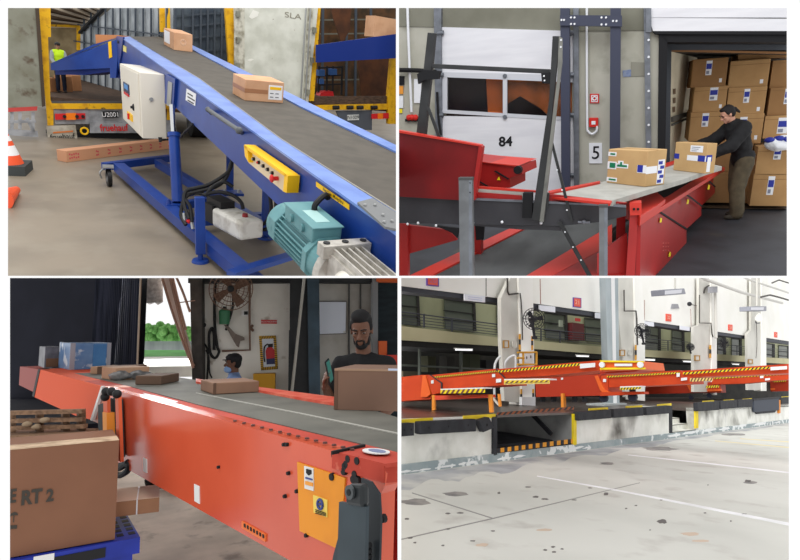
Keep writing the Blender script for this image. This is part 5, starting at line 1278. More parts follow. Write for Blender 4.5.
    for nm, pts, rad, m, lab, cat in (('black_hose', ((215, 283), (214.5, 320), (217, 345), (219, 352), (215, 358), (210, 352), (209, 335), (212, 328), (214, 335), (214, 350)), .022, BLACK, 'black hose hanging in a loop left of the green canister', 'hose'),
                             ('wall_cable', ((206, 350), (209, 358), (209.5, 372), (212, 378)), .012, BLACK, 'black cable hanging low on the wall left of the guard', 'cable'),
                             ('black_cable', ((200, 340), (206, 346), (208, 356), (207, 380)), .014, BLACK, 'thin black cable beside the dark post at the doorway', 'cable'),
                             ('brown_pipe', ((249.8, 283), (249.5, 315), (250, 350), (222, 351)), .018, mat('pipe_brown', (110, 86, 72), .6), 'brown pipe running down from the fan and turning left above the guard', 'pipe')):
        mb = MB(); mb.tube([r(x, y, -.06) for x, y in pts], rad, 8, 3 if nm != 'brown_pipe' else 0); obj(nm, mb, m, label=lab, cat=cat, smooth=True)
    T = thing('socket_box', 'small white socket box on the brown pipe right of the green canister', 'socket', r(245.5, 316, -.05))
    panel('socket_cover', [(241.5, 310), (249.5, 310), (249.5, 315.8), (241.5, 316)], -.05, .05, WHITE, T); panel('socket_face', [(244, 311.3), (247.8, 311.3), (247.8, 314.6), (244, 314.8)], -.06, .01, BLACK, T)
    mb = MB(); mb.tube([r(253, 325, -.04), r(251, 328, -.04), r(253.5, 331, -.04)], .02); obj('wall_hook', mb, mat('pipe_brown', (0, 0, 0)), label='small brown hook on the wall right of the brown pipe', cat='hook')
    mb = MB(); mb.cone(r(203.5, 325, -.03), r(203.5, 325, -.08), .04); obj('wall_fitting', mb, DARK, label='round dark fitting on the wall near the doorway post', cat='fitting')
    T = thing('fire_notice', 'red strip sign with white lettering above the extinguisher poster', 'sign', r(269, 324))
    panel('sign_board', [(261, 319.8), (277, 320), (277, 323.8), (261, 323.6)], -.02, .02, mat('sign_red_bl', (186, 36, 40), .5), T)
    text('sign_text', 'FIRE EXTINGUISHER', r(269, 321.8, -.024), WX, UP, (.030, .036), WHITE, T)
    T = thing('extinguisher_poster', 'poster of a red fire extinguisher with a black and yellow striped border', 'poster', r(268, 370))
    bx = [(259, 336), (276, 335.5), (278, 369), (261, 370.5)]
    panel('poster_sheet', bx, -.02, .02, mat('poster_white', (200, 206, 214), .7), T)
    def lerp2(a, b, t): return (a[0] + (b[0] - a[0]) * t, a[1] + (b[1] - a[1]) * t)
    def bil(u, v): return lerp2(lerp2(bx[0], bx[1], u), lerp2(bx[3], bx[2], u), v)
    HZ = mat('hazard_yellow_bl', (206, 160, 40), .6)
    for side in range(4):
        L = 10 if side % 2 == 0 else 18
        for k in range(L):
            a, b = k / L, (k + .5) / L
            for t0, t1, m in ((a, b, HZ), (b, (k + 1) / L, BLACK)):
                s_ = .03 * (1 if side % 2 else .5)
                if side == 0: q = [bil(t0 * .98, 0), bil(t1 * .98, 0), bil(min(t1 * .98 + .06, 1), .09), bil(min(t0 * .98 + .06, 1), .09)]
                elif side == 2: q = [bil(t0, .91), bil(t1, .91), bil(t1, 1), bil(t0, 1)]
                elif side == 1: q = [bil(.84, t0), bil(1, t0), bil(1, t1), bil(.84, t1)]
                else: q = [bil(0, t0), bil(.16, t0), bil(.16, t1), bil(0, t1)]
                if k < (L if side in (1, 3) else L): 
                    HB.setdefault(m.name, MB()).prism([r(x, y, -.024) for x, y in q], WN * .003)
    for nm, m in (('hazard_yellow_bl', HZ), ('black_bl', BLACK)): obj('hazard_border', HB[nm], m, T)
    ex = mat('extinguisher_red', (176, 40, 44), .5)
    mb = MB(); mb.prism([r(x, y, -.026) for x, y in ((265.5, 351), (267, 347.5), (272, 347), (274.5, 350), (274.8, 358), (266.3, 359))], WN * .004); pi = obj('printed_extinguisher', mb, ex, T)
    mb = MB(); mb.prism([r(x, y, -.026) for x, y in ((266.3, 359), (274.8, 358), (275, 364), (266.6, 364.5))], WN * .004); obj('printed_base', mb, mat('print_navy', (40, 44, 84), .5), T)
    mb = MB(); mb.prism([r(x, y, -.027) for x, y in ((268, 344), (273, 343.5), (273, 347), (268, 347.5))], WN * .004); mb.tube([r(x, y, -.027) for x, y in ((268, 344), (264.5, 347), (264, 356), (264.8, 362))], .012, 6); obj('printed_hose', mb, BLACK, T)
    solo('yellow_box', [(253, 374), (275, 373.5), (275, 405), (254, 405)], -.25, .25, mat('box_ochre', (184, 136, 30), .6), 'ochre yellow box standing behind the belt below the poster', 'box')
    solo('orange_crate', [(379, 341), (387, 341), (387, 358), (379, 358)], -.3, .2, mat('crate_orange', (196, 88, 40), .6), 'orange crate behind the shoulder of the dark-haired man', 'crate')
    solo('red_crate', [(386, 355), (402, 355), (402, 380), (386, 380)], -.4, .2, mat('crate_red', (196, 58, 46), .6), 'red crate at the right edge behind the man', 'crate')
    solo('orange_beam', [(377, 272), (402, 272), (402, 281.5), (377, 281)], -.3, .2, mat('crate_orange', (0, 0, 0)), 'orange steel beam in the upper right corner above the man', 'beam')
    # ---------------- outside seen through the doorway
    oz = .45
    def g(x, y, zz=oz): return z(x, y, zz)
    mb = MB(); P_ = [g(120, 383), g(215, 383), g(215, 358), g(120, 358)]
    def onr(x, y, D): return d(x, y, D)
    a, b = d(100, 357.5, 24), d(215, 357.5, 24); zz = a.z
    n0 = d(110, 400, 10.5); n1 = d(215, 400, 10.5)
    mb = MB(); mb.prism([V((p.x, p.y, zz)) for p in (n0, n1, b + (b - a) * .2, a - (b - a) * .2)], -UP * .2); struct('ground_outside', mb, mat('yard_bleached', (255, 255, 252), .9, col2=(236, 236, 232), scale=1))
    mb = MB(); q = [d(80, 357.5, 24), d(225, 357.5, 24), d(235, 350, 33), d(75, 350, 33)]; mb.prism(q, -UP * .2); obj('lawn', mb, mat('grass_bright', (120, 190, 110), .9, col2=(96, 170, 86), scale=.8), label='bright green grass strip outside before the boundary wall', cat='grass', kind='stuff')
    mb = MB(); D_ = 33.5; mb.prism([d(x, y, D_) for x, y in ((60, 351), (240, 351), (240, 341), (60, 341.5))], V((0, .4, 0))); fn = struct('wall_boundary', mb, mat('boundary_grey', (170, 174, 178), .9, col2=(150, 154, 158), scale=.6, stretch=(3, 3, .2)))
    for i in range(11):
        x = 132 + i * 6.2; T = thing('boundary_tree', ['rounded', 'low', 'tall pale'][i % 3] + ' green tree beyond the boundary wall outside', 'tree', d(x, 343, 37), 'trees beyond the boundary wall'); T['label'] = 'green tree beyond the grey boundary wall outside'
        c = d(x, 335 + 2 * math.sin(i * 2.1), 37 + (i % 3)); mb = MB(); random.seed(i)
        for k in range(16): mb.ball(c + V((random.uniform(-.5, .5), random.uniform(-.4, .4), random.uniform(-.45, .55))), random.uniform(.18, .34), n=8, m=6)
        obj('crown', mb, mat('leaf_pale', (128, 182, 104), .9, col2=(84, 140, 66), scale=4), T)
        mb = MB(); mb.cone(c - UP * 1.6, c, .08, .05, 8); obj('trunk', mb, KRD, T)
    # plastic strip curtain
    CUR = mat('curtain_plastic', (208, 190, 178), .7, col2=(226, 214, 206), scale=3, stretch=(3, 3, .4))
    T = thing('plastic_curtain', 'torn pale plastic sheet hanging in the doorway', 'curtain', d(165, 380, 8.2))
    random.seed(3); top = [(137, 270)] + [(163, 270)]; low = [(163, 302), (158, 305), (155, 302.5), (150, 304.5), (146, 303), (141, 305), (138, 303)]
    mb = MB(); mb.prism([d(x, y, 8.2 + .05 * (i % 2)) for i, (x, y) in enumerate(top + low)], V((0, .01, 0))); obj('curtain_sheet', mb, mat('curtain_lace', (220, 216, 212), .8, col2=(186, 180, 176), scale=20), T)
    mb = MB(); mb.prism([d(x, y, 8.15) for x, y in ((160, 270), (171, 270), (182, 318), (190.5, 345), (194, 366), (193.5, 372), (184, 345), (172, 312))], V((0, .012, 0))); obj('curtain_strip', mb, CUR, T)
    for pts in (((160, 270), (171, 308), (184, 345), (193.5, 368)), ((171, 270), (178, 300), (186, 330)), ((173, 270), (182, 290), (190, 312)), ((168, 270), (188, 350), (194, 366))):
        mb = MB(); mb.tube([d(x, y, 8.1) for x, y in pts], .018, 6); obj('curtain_cord', mb, mat('cord_brown', (166, 128, 110), .7), T)
    mb = MB(); mb.tube([d(176, 303, 8.1), d(184, 302, 8.1), d(195, 300.5, 8.1)], .008, 5); obj('curtain_wire', mb, mat('cord_brown', (0, 0, 0)), T)
    # ---------------- container
    T = thing('shipping_container', 'dark container with a corrugated side wall that the conveyor reaches into', 'container', d(70, 430, 9.5))
    f0, f1 = d(92, 345, 10.6), d(137, 345, 7.6)
    sn = V(((f1 - f0).y, -(f1 - f0).x, 0)).normalized()
    if sn.dot(f0 - Q.o) < 0: sn = -sn
    mb = MB(); N_ = 26; zt, zb = 3.6, .3; prof = []
    for k in range(N_ * 4 + 1):
        t = k / (N_ * 4); o_ = (.0, .035, .035, 0)[k % 4]; p = f0.lerp(f1, t) + sn * o_; prof.append(V((p.x, p.y, 0)))
    vs = [V((p.x, p.y, zb)) for p in prof] + [V((p.x, p.y, zt)) for p in prof]; m_ = len(prof)
    back = [V((p.x, p.y, zb)) + sn * .1 for p in (prof[0], prof[-1])] + [V((p.x, p.y, zt)) + sn * .1 for p in (prof[0], prof[-1])]
    vs += back
    fs = [(i, i + 1, m_ + i + 1, m_ + i) for i in range(m_ - 1)] + [(2 * m_, 2 * m_ + 1, 2 * m_ + 3, 2 * m_ + 2)]
    mb.add(vs, fs); obj('side_wall', mb, NAVY2, T)
    mb = MB(); a, b = d(-40, 345, 11.5), d(96, 345, 10.6); mb.prism([V((a.x, a.y, -.1)), V((b.x, b.y, -.1)), V((b.x, b.y, 3.8)), V((a.x, a.y, 3.8))], V((0, .1, 0))); obj('end_wall', mb, NAVY, T)
    mb = MB(); a2, b2 = d(-40, 345, 11.5), d(-14, 345, 5); mb.prism([V((a2.x, a2.y, -.1)), V((b2.x, b2.y, -.1)), V((b2.x, b2.y, 3.8)), V((a2.x, a2.y, 3.8))], V((-.05, 0, 0))); obj('left_wall', mb, NAVY, T)
    mb = MB(); mb.prism([V((p.x, p.y, 3.3)) for p in (d(-60, 345, 12), d(-20, 345, 5), f1, f0)], UP * .06); obj('container_roof', mb, NAVY, T)
    mb = MB(); mb.prism([V((f1.x, f1.y, zb)), V((f1.x, f1.y, zb)) + (f1 - f0).normalized() * .05, V((f1.x, f1.y, 4)) + (f1 - f0).normalized() * .05, V((f1.x, f1.y, 4))], sn * .02); obj('door_post', mb, mat('door_post_rust', (92, 66, 50), .6, col2=(60, 46, 38), scale=5), T)
    mb = MB(); p = f1 + (f1 - f0).normalized() * .06; mb.beam(V((p.x, p.y, zb)), V((p.x, p.y, 4)), .012, .02, sn); obj('door_seal', mb, mat('seal_pale', (190, 170, 150), .6), T)
    mb = MB(); mb.prism([V((p.x, p.y, .55)) for p in (d(-60, 345, 12), d(-10, 345, 6.4), V((f1.x, f1.y, 0)), f0)], -UP * .5); obj('container_floor', mb, NAVY, T)
    # ---------------- the conveyor
    C = Q.vp(-103, 333); n = C.cross(UP).normalized()    # n points away to the right-far side
    if n.dot(Q.ray(1010, 345)) < 0: n = -n
    u = n.cross(C).normalized(); u = u if u.z > 0 else -u
    A0 = z(332, 450.7, 1.13)
    def S(x, y, o=0.0): return pl(x, y, A0 - n * o, n)
    def Tp(x, y, o=0.0): return pl(x, y, A0 + u * o, u)
    T = thing('telescopic_conveyor', 'glossy orange telescopic belt conveyor with a dark lifting column', 'conveyor', z(330, 600))
    mb = MB(); mb.prism([S(*p) for p in ((107, 387.5), (200, 414), (332, 450.7), (378, 462.8), (384, 467), (385.8, 474), (385, 486), (381, 494), (378, 600), (360, 603), (290, 560.5), (109, 459))], n * .06); obj('side_panel', mb, ORG, T)
    mb = MB(); mb.prism([S(x, y, -.05) for x, y in ((38.5, 369), (102, 386.5), (92, 420), (75, 415.5), (33, 396.5))], n * .5); obj('extended_section', mb, mat('section_orange', (214, 84, 44), .6, spec=.15), T)
    mb = MB(); mb.prism([S(x, y, -.045) for x, y in ((38, 369), (40, 369.4), (34, 397), (32, 396))], n * .1); obj('section_gap', mb, BLACK, T)
    mb = MB(); mb.prism([S(x, y, -.12) for x, y in ((20, 366.5), (38, 369), (33.5, 392), (19, 385))], n * .4); obj('far_section', mb, mat('far_red', (140, 42, 28), .5), T)
    PK = mat('pink_reflection', (214, 150, 128), .45, col2=(200, 110, 84), scale=8)  # pink tone paints a pale reflection into the sleeve panel
    mb = MB(); mb.prism([S(x, y, -.03) for x, y in ((101, 386.5), (107.5, 388), (108, 428), (91, 420))], n * .3); obj('sleeve_panel', mb, PK, T)
    mb = MB(); mb.prism([S(x, y, .0) for x, y in ((101, 386), (102.5, 386.5), (92, 421), (90, 420))], n * .02); obj('sleeve_edge', mb, WHITE, T)
    # top: rails, belt
    mb = MB(); mb.prism([Tp(x, y) for x, y in ((38, 368.8), (107, 387), (200, 413.6), (332, 450.5), (364, 444), (262, 420), (200, 405), (125, 385), (60, 370))], -u * .05); obj('top_rail', mb, ORG2, T)
    mb = MB(); mb.prism([Tp(x, y, .004) for x, y in ((60, 370), (125, 385), (200, 405), (262, 420), (364, 444.2), (420, 457), (420, 424), (333, 398), (256, 388), (196, 380), (150, 372.5), (100, 366), (45, 366))], -u * .05); obj('belt', mb, BELT, T)
    mb = MB(); mb.prism([Tp(x, y, .008) for x, y in ((196, 392.5), (300, 412.5), (420, 437), (420, 438.2), (300, 413.4), (196, 393))], -u * .004); obj('belt_line', mb, mat('belt_scratch', (160, 158, 150), .6), T)
    mb = MB(); mb.prism([Tp(x, y, .02) for x, y in ((196, 378.5), (256, 386.5), (334, 396.7), (334, 403), (300, 397.5), (256, 389.5), (196, 381.5))], -u * .1); obj('far_rail', mb, mat('far_rail_red', (200, 76, 58), .5, col2=(216, 110, 88), scale=12), T)
    mb = MB(); mb.prism([Tp(x, y, .005) for x, y in ((332, 450.7), (364, 444.2), (420, 457.5), (420, 461), (384, 463.5))], -u * .06); obj('end_plate', mb, ORG2, T)
    mb = MB(); mb.prism([Tp(x, y, .014) for x, y in ((331, 451), (333, 451.2), (365.5, 444.4), (363, 443.6))], -u * .012); obj('plate_seam', mb, BLACK, T)
    c = Tp(376, 451.7, .012); mb = MB(); ax_ = (Tp(387, 454.6, .012) - Tp(365, 449.8, .012)) / 2
    mb.cone(c, c + u * .003, .1, .1, 24); mb2 = MB(); mb2.prism([c + ax_ * math.cos(q) + n * .038 * math.sin(q) for q in [2 * math.pi * k / 20 for k in range(20)]], u * .003); st_ = obj('oval_sticker', mb2, WHITE, T)
    mb2 = MB(); mb2.prism([c + u * .003 + ax_ * (.1 + .7 * math.cos(q)) + n * .02 * math.sin(q) for q in [2 * math.pi * k / 12 for k in range(12)]], u * .002); obj('sticker_print', mb2, mat('sticker_blue_grey', (120, 128, 160), .6), st_)
    for k in range(14):
        x = 235 + k * 9; y = 424.5 + (x - 235) * .246; 
        c = Tp(x, y - 3.2, .006); mb = MB(); mb.cone(c, c + u * .006, .010, .008, 8); obj('rivet', mb, mat('rivet_dark', (90, 50, 44), .5), T)
    # pale patch painted as a highlight on the rail near the first cartons
    mb = MB(); mb.prism([Tp(x, y, .008) for x, y in ((143, 393), (160, 397), (178, 402), (172, 404.5), (150, 398.5))], u * .002); obj('painted_highlight', mb, mat('tape_highlight_pale', (200, 198, 200), .4), T)
    # end block
    mb = MB(); mb.prism([S(x, y, -.10) for x, y in ((384, 466), (430, 459), (430, 600), (376, 600))], n * .7); obj('end_block', mb, REDD, T)
    mb = MB(); mb.prism([S(x, y, -.08) for x, y in ((386, 472), (430, 468), (430, 477), (386, 479.5))], n * .02); obj('end_slot', mb, BLACK, T)
    mb = MB(); mb.prism([S(x, y, .004) for x, y in ((382, 463), (385, 464), (430, 456.5), (430, 462), (386, 468))], n * .2); obj('end_cap', mb, ORG2, T)
    # fittings on the side
    def sp(name, px, m, th=.004, o=0.0, par=T, **kw):
        mb = MB(); mb.prism([S(x, y, o + th) for x, y in px], n * th); return obj(name, mb, m, par, **kw)
    yp = sp('service_panel', [(297, 462), (345, 478), (339.5, 550), (299.5, 531)], YEL, .006)
    w1 = sp('warning_label', [(304, 466), (313, 468.5), (313.3, 491), (304.5, 488.5)], WHITE, .004, .006, yp)
    sp('label_print', [(306, 469), (311, 470.2), (311, 474), (308.5, 475.5), (306, 473)], BLACK, .003, .010, yp)
    sp('label_band', [(305, 481), (312.5, 483), (312.5, 486.5), (305, 484.5)], mat('label_orange', (226, 150, 60), .6), .003, .010, yp)
    sp('label_word', [(305.2, 477), (312, 479), (312, 480.5), (305.2, 478.6)], mat('label_blue_bl', (60, 70, 130), .6), .003, .010, yp)
    w2 = sp('notice_label', [(313, 495), (327, 500), (327, 517.5), (313.5, 512.5)], mat('label_yellow_bl', (226, 196, 90), .6), .004, .006, yp)
    for k in range(3): sp('notice_line', [(315, 509.5 + k * 1.7), (325.5, 513.2 + k * 1.3), (325.5, 513.7 + k * 1.3), (315, 510.1 + k * 1.7)], BLACK, .003, .010, yp)
    c = S(320, 504.3, .013); mb = MB(); mb.ring(c, n, .016, .005, 16, 6); mb.prism([c + C * a_ + u * b_ for a_, b_ in ((-.011, 0), (0, -.004), (.011, 0), (0, .006))], -n * .003); obj('round_symbol', mb, mat('label_blue_bl', (0, 0, 0)), yp)
    vp_ = sp('vent_panel', [(241.5, 521), (265.5, 534.5), (265, 542), (241.5, 528)], mat('vent_orange', (222, 110, 50), .5), .006)
    for k in range(7):
        x = 243.5 + k * 3.1; y = 523.6 + k * 1.77; sp('vent_slot', [(x, y), (x + 1.4, y + .8), (x + 1.6, y + 4.2), (x + .2, y + 3.4)], BLACK, .003, .006, vp_)
    sp('side_sticker', [(143, 457.5), (146.5, 459), (146.8, 473), (143.3, 471)], WHITE); sp('side_sticker', [(194, 484), (199, 486.5), (199.3, 504), (194.3, 501)], WHITE)
    for x, y in ((285, 444.4), (288, 444.4), (219.5, 467), (289.5, 473), (286, 496), (298, 491), (350, 458.5), (359, 460.5), (336, 455), (346.5, 466), (348, 464), (345.5, 471), (356.5, 474), (355, 479), (359, 480), (333.5, 476.5), (307.5, 535), (384.8, 518), (340, 455)):
        c = S(x, y); R = .014 if x > 330 else .008; mb = MB(); mb.cone(c, c - n * .012, R, R * .9, 10); obj('bolt', mb, BLACK, T)
    # lifting column
    K0 = S(345, 500, .16); 
    def Kp(x, y, o=0.0): return pl(x, y, K0 - n * o, n)
    SL = mat('column_slate', (52, 64, 70), .5, col2=(44, 54, 60), scale=5)
    mb = MB(); mb.prism([Kp(x, y) for x, y in ((339, 502), (366, 507), (364, 610), (336, 600))], n * .012); cl = obj('lifting_column', mb, SL, T, bevel=.008)
    mb = MB(); mb.prism([Kp(x, y, -.10) for x, y in ((361, 478), (371, 482), (379, 494), (380.5, 520), (378, 605), (363, 605), (362, 500))], n * .008); obj('column_guide', mb, mat('guide_dark', (36, 42, 46), .5), T)
    for k in range(6):
        c = Kp(370.5, 545 + k * 5.5, -.09); mb = MB(); mb.cone(c, c - n * .012, .009, .008, 8); obj('bolt', mb, BLACK, T)
    mb = MB(); mb.prism([Kp(x, y, .01) for x, y in ((344.5, 487), (349, 484), (360, 484.5), (362, 490), (362, 508), (345, 505))], n * .03); br = obj('pivot_bracket', mb, mat('bracket_black', (34, 38, 40), .4), T, bevel=.01)
    c = Kp(351, 492, .012); mb = MB(); mb.cone(c, c - n * .008, .020, .020, 20); pv = obj('pivot_pin', mb, mat('pin_steel', (80, 84, 86), .3, metal=.5), T); mb = MB(); mb.cone(c - n * .008, c - n * .010, .009, .009, 14); obj('pin_hole', mb, BLACK, pv)
    mb = MB(); mb.prism([Kp(x, y, -.06) for x, y in ((338, 538), (341, 534), (341, 600), (326, 600), (333, 556))], n * .04); obj('column_gusset', mb, SL, T)
    # lifting jack at the joint
    J_ = S(105, 430, .10)
    def Jp(x, y, o=0): return pl(x, y, J_ - n * o, n)
    mb = MB(); mb.prism([Jp(x, y) for x, y in ((115, 391), (118, 392), (120.5, 462), (117, 460))], n * .02)
    jk = obj('jack_upright', mb, mat('jack_orange', (196, 84, 44), .45), T)
    mb = MB(); mb.prism([Jp(x, y) for x, y in ((103, 393), (107, 394), (108, 446), (104, 446))], n * .02); obj('jack_upright', mb, mat('jack_orange', (0, 0, 0)), T)
    mb = MB(); mb.prism([Jp(x, y, -.04) for x, y in ((98, 405), (103, 403), (110, 398), (115, 400), (117, 458), (111, 455), (98, 428))], n * .05); obj('jack_mechanism', mb, DARK, T)
    for (x, y) in ((106, 391.5), (111.5, 391.5), (117, 394), (105, 397)):
        mb = MB(); mb.ball(Jp(x, y, .03), .028); obj('jack_pin', mb, BLACK, T, smooth=True)
    mb = MB(); mb.prism([Jp(x, y, .01) for x, y in ((102.5, 412), (106.5, 413), (107, 440), (103, 438))], n * .05); obj('jack_cylinder', mb, mat('cylinder_amber', (210, 130, 40), .4), T)
    for pts in (((112, 462), (118, 466), (127, 464), (128, 470), (121, 475), (113, 474), (110, 468)), ((112, 466), (120, 468), (128, 462))):
        mb = MB(); mb.tube([Jp(x, y, -.1) for x, y in pts], .02, 8); obj('hydraulic_hose', mb, BLACK, T, smooth=True)
    mb = MB(); mb.tube([z(148, 480, .12), z(150, 485, .05), z(165, 485, .05), z(175, 482, .1)], .035, 8); mb.tube([z(148, 480, .1), z(157, 478, .12), z(172, 481, .12)], .03, 8); obj('floor_hose', mb, BLACK, None, label='black hose lying on the floor under the orange beam', cat='hose', smooth=True)
    # ---------------- cartons on the belt
    def tb(pA, pB, dep, ytop, m, name, lab, o=.006, bev=.006):
        A, B = Tp(*pA, o), Tp(*pB, o); X = B - A; yd = u.cross(X.normalized()); yd = yd if yd.dot(A - Q.o) > 0 else -yd
        h = solve_h(A, u, ytop); Tt = thing(name, lab, 'box', A); pts = [A, B, B + yd * dep, A + yd * dep]
        mb = MB(); mb.hexa(pts + [p + u * h for p in pts]); obj('carton_body', mb, m, Tt, bevel=bev); return Tt, A, X, yd * dep, u * h
    T1, A, X, Y, Z = tb((69, 370), (110, 368.5), .55, 343, mat('film_blue', (104, 134, 172), .3, col2=(74, 112, 160), scale=5, col3=(196, 204, 214), scale3=6, lo3=.55, hi3=.62), 'wrapped_parcel', 'large carton wrapped in blue and clear film where the belt enters the container')
    L_ = Tp(58.5, 366, .006); nrm = L_ - A
    mb = MB(); mb.prism([A, L_, L_ + Z, A + Z], X * .01); obj('wrap_side', mb, mat('film_white', (176, 184, 196), .35, col2=(110, 140, 190), scale=9, lo=.5, hi=.6), T1)
    sticker('film_band', T1, A, X, Z, .0, 0, .12, 1, mat('film_grey', (150, 150, 160), .35), .004); sticker('film_band', T1, A, X, Z, .9, 0, 1, 1, mat('film_grey', (0, 0, 0)), .004)
    sticker('film_band', T1, A, X, Z, .55, .05, .88, .95, mat('film_deep_blue', (56, 110, 164), .3, col2=(70, 124, 176), scale=6), .004)
    T2, A, X, Y, Z = tb((44, 368), (60, 367.5), .5, 347, mat('film_dim', (104, 104, 112), .4, col2=(70, 70, 78), scale=8), 'wrapped_parcel', 'dim film wrapped parcel left of the blue wrapped carton')
    sticker('carton_patch', T2, A, X, Z, .1, .05, .95, .45, mat('carton_dim', (110, 80, 60), .8), .004)
    T3, A, X, Y, Z = tb((90, 374), (97, 374.2), .3, 366.5, KR2, 'flat_carton', 'small flat carton just right of the blue wrapped carton')
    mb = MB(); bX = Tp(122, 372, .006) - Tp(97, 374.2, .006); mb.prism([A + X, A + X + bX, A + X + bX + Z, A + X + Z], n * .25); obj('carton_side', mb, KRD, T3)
    T4, A, X, Y, Z = tb((115, 380.5), (149, 378.5), .3, 368, KR2, 'flat_carton', 'flat carton under clear plastic film in the middle of the group')
    random.seed(5); mb = MB()
    for k in range(14): mb.ball(A + X * random.uniform(0, 1) - n * .02 + u * random.uniform(.02, .06), (random.uniform(.03, .07), .025, random.uniform(.02, .035)), n=8, m=6)
    obj('plastic_film', mb, mat('crumpled_film', (120, 118, 116), .25, col2=(60, 60, 62), scale=14, spec=.8), T4, remesh=.014, sm_it=1, noise_amp=.01)
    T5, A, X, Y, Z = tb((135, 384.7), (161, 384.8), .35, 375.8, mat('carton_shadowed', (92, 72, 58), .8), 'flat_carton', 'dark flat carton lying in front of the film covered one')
    T6, A, X, Y, Z = tb((213, 394.6), (259, 392), .34, 383, mat('carton_mid_bl', (138, 106, 86), .8, col2=(128, 98, 80), scale=4), 'flat_carton', 'flat brown carton lying alone on the belt in front of the guard')
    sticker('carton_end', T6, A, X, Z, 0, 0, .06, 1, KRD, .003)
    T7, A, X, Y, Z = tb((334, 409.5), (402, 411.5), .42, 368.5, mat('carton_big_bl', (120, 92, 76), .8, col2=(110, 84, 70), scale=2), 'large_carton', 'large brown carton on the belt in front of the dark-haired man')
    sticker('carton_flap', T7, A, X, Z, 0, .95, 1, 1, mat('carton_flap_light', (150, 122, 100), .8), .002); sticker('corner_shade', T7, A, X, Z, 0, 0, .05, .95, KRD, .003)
    sticker('blue_tag', T7, A, X, Z, .80, .97, .95, 1.02, mat('tag_bluewhite', (180, 190, 210), .6), .003)
    # ---------------- pallet and cartons on the left
    G0 = z(110, 560, .10)
    D1 = 2.75
    A = d(-8, 554, D1); B = d(114.8, 539.5, D1 + .28); zb_ = (A.z + B.z) / 2; 
    cz = B.z; A = V((A.x, A.y, cz)); h = solve_h(B, UP, 440.5)
    KB = mat('carton_big_brown', (126, 88, 66), .8, col2=(116, 80, 60), scale=2)
    T, A, X, Y, Z = carton('printed_carton', A, B, .5, h, KB, 'big brown carton printed RT 2 standing on the blue pallet', bevel=.008)
    mb = MB(); tp0 = A + Z + UP * .001; mb.prism([tp0 + X * .0, tp0 + X, tp0 + X + Y * .35, tp0 + Y * .35], UP * .002); obj('paper_tape', mb, mat('paper_tape', (196, 170, 140), .7, col2=(150, 124, 98), scale=12), T)
    INK = mat('ink_grey', (62, 58, 52), .8); nF = X.cross(UP).normalized(); nF = nF if nF.dot(Q.o - A) > 0 else -nF; Xn = X.normalized()
    def onf(x, y): return pl(x, y, A + nF * .002, nF)
    mm_ = (onf(33, 497) - onf(32, 497)).length
    text('print_text', 'RT', onf(31.5, 497.5), Xn, UP, (mm_ * 17, mm_ * 22), INK, T, bold=.04)
    text('print_text', '2', onf(50, 495.8), Xn, UP, (mm_ * 15, mm_ * 19), INK, T, bold=.04)
    text('print_text', 'E', onf(13, 496.5), Xn, UP, (mm_ * 13, mm_ * 21), INK, T, bold=.03)
    mb = MB(); c = onf(14, 515); mb.prism([c + Xn * mm_ * a_ + UP * mm_ * b_ for a_, b_ in ((-4, -1), (-3, 2), (0, 3.4), (3, 2), (4, -1), (0, 0))], nF * .001); mb.prism([c + Xn * mm_ * a_ + UP * mm_ * b_ for a_, b_ in ((-.4, 0), (.4, 0), (.4, -8), (-.4, -8))], nF * .001); mb.prism([onf(x, y) for x, y in ((10, 525.5), (17, 525), (17, 528.5), (10, 529))], nF * .001); obj('umbrella_symbol', mb, INK, T)
    # flat carton behind on the pallet
    a = d(112, 518, D1 + .45); b = d(159, 511.5, D1 + .55); b = V((b.x, b.y, a.z)); h = solve_h(b, UP, 497.5)
    T, A2, X2, Y2, Z2 = carton('flat_carton', a, b, .34, h, mat('carton_flat_bl', (150, 108, 80), .8, col2=(138, 98, 72), scale=3), 'flat carton with a pale top lying on the pallet right of the RT 2 carton')
    mb = MB(); q = A2 + Z2; mb.prism([q, q + X2, q + X2 + Y2, q + Y2], UP * .002); obj('carton_top', mb, mat('carton_top_pale', (196, 168, 146), .7), T)
    sticker('tape_strip', T, A2, X2, Z2, .50, 0, .53, 1, mat('tape_highlight_pale', (0, 0, 0)), .003); sticker('tape_strip', T, A2 + Z2, X2, Y2, .50, 0, .53, 1, mat('tape_highlight_pale', (0, 0, 0)), .004)
    # blue pallet
    PB = mat('pallet_blue', (30, 48, 150), .5, col2=(24, 40, 130), scale=4)
    T = thing('plastic_pallet', 'blue plastic pallet under the big carton', 'pallet', z(70, 600))
    a = d(-20, 557, D1 - .06); b = d(115, 541, D1 + .26); e = d(137, 531, D1 + .58); zt = b.z - .004
    a, b, e = [V((p.x, p.y, zt)) for p in (a, b, e)]; yv = (b - a).normalized().cross(UP); yv = yv if yv.dot(a - Q.o) > 0 else -yv
    rt = (b - a).normalized(); b = d(139, 536, D1 + .36); b = V((b.x, b.y, zt)); b = a + rt * (b - a).dot(rt)
    mb = MB(); mb.prism([a, b, b + yv * .9, a + yv * .9], -UP * .085); dk = obj('deck', mb, PB, T, bevel=.004)
    L = (b - a).length
    q = b - rt * .16 - yv * .002 - UP * .045; mb = MB(); mb.box(q - rt * .16, (.30, .004, .05), rt, yv); obj('fork_slot', mb, BLACK, T)
    for i in range(3):
        for j in range(2):
            q = b - rt * (.12 + i * .42) + yv * (.08 + j * .5); mb = MB(); mb.box(q - UP * .14, (.17, .15, .11), rt, yv); obj('foot_block', mb, PB, T, bevel=.005)
    mb = MB(); mb.prism([a - UP * .20, b - UP * .20, b + yv * .12 - UP * .20, a + yv * .12 - UP * .20], -UP * .03); obj('bottom_runner', mb, PB, T)
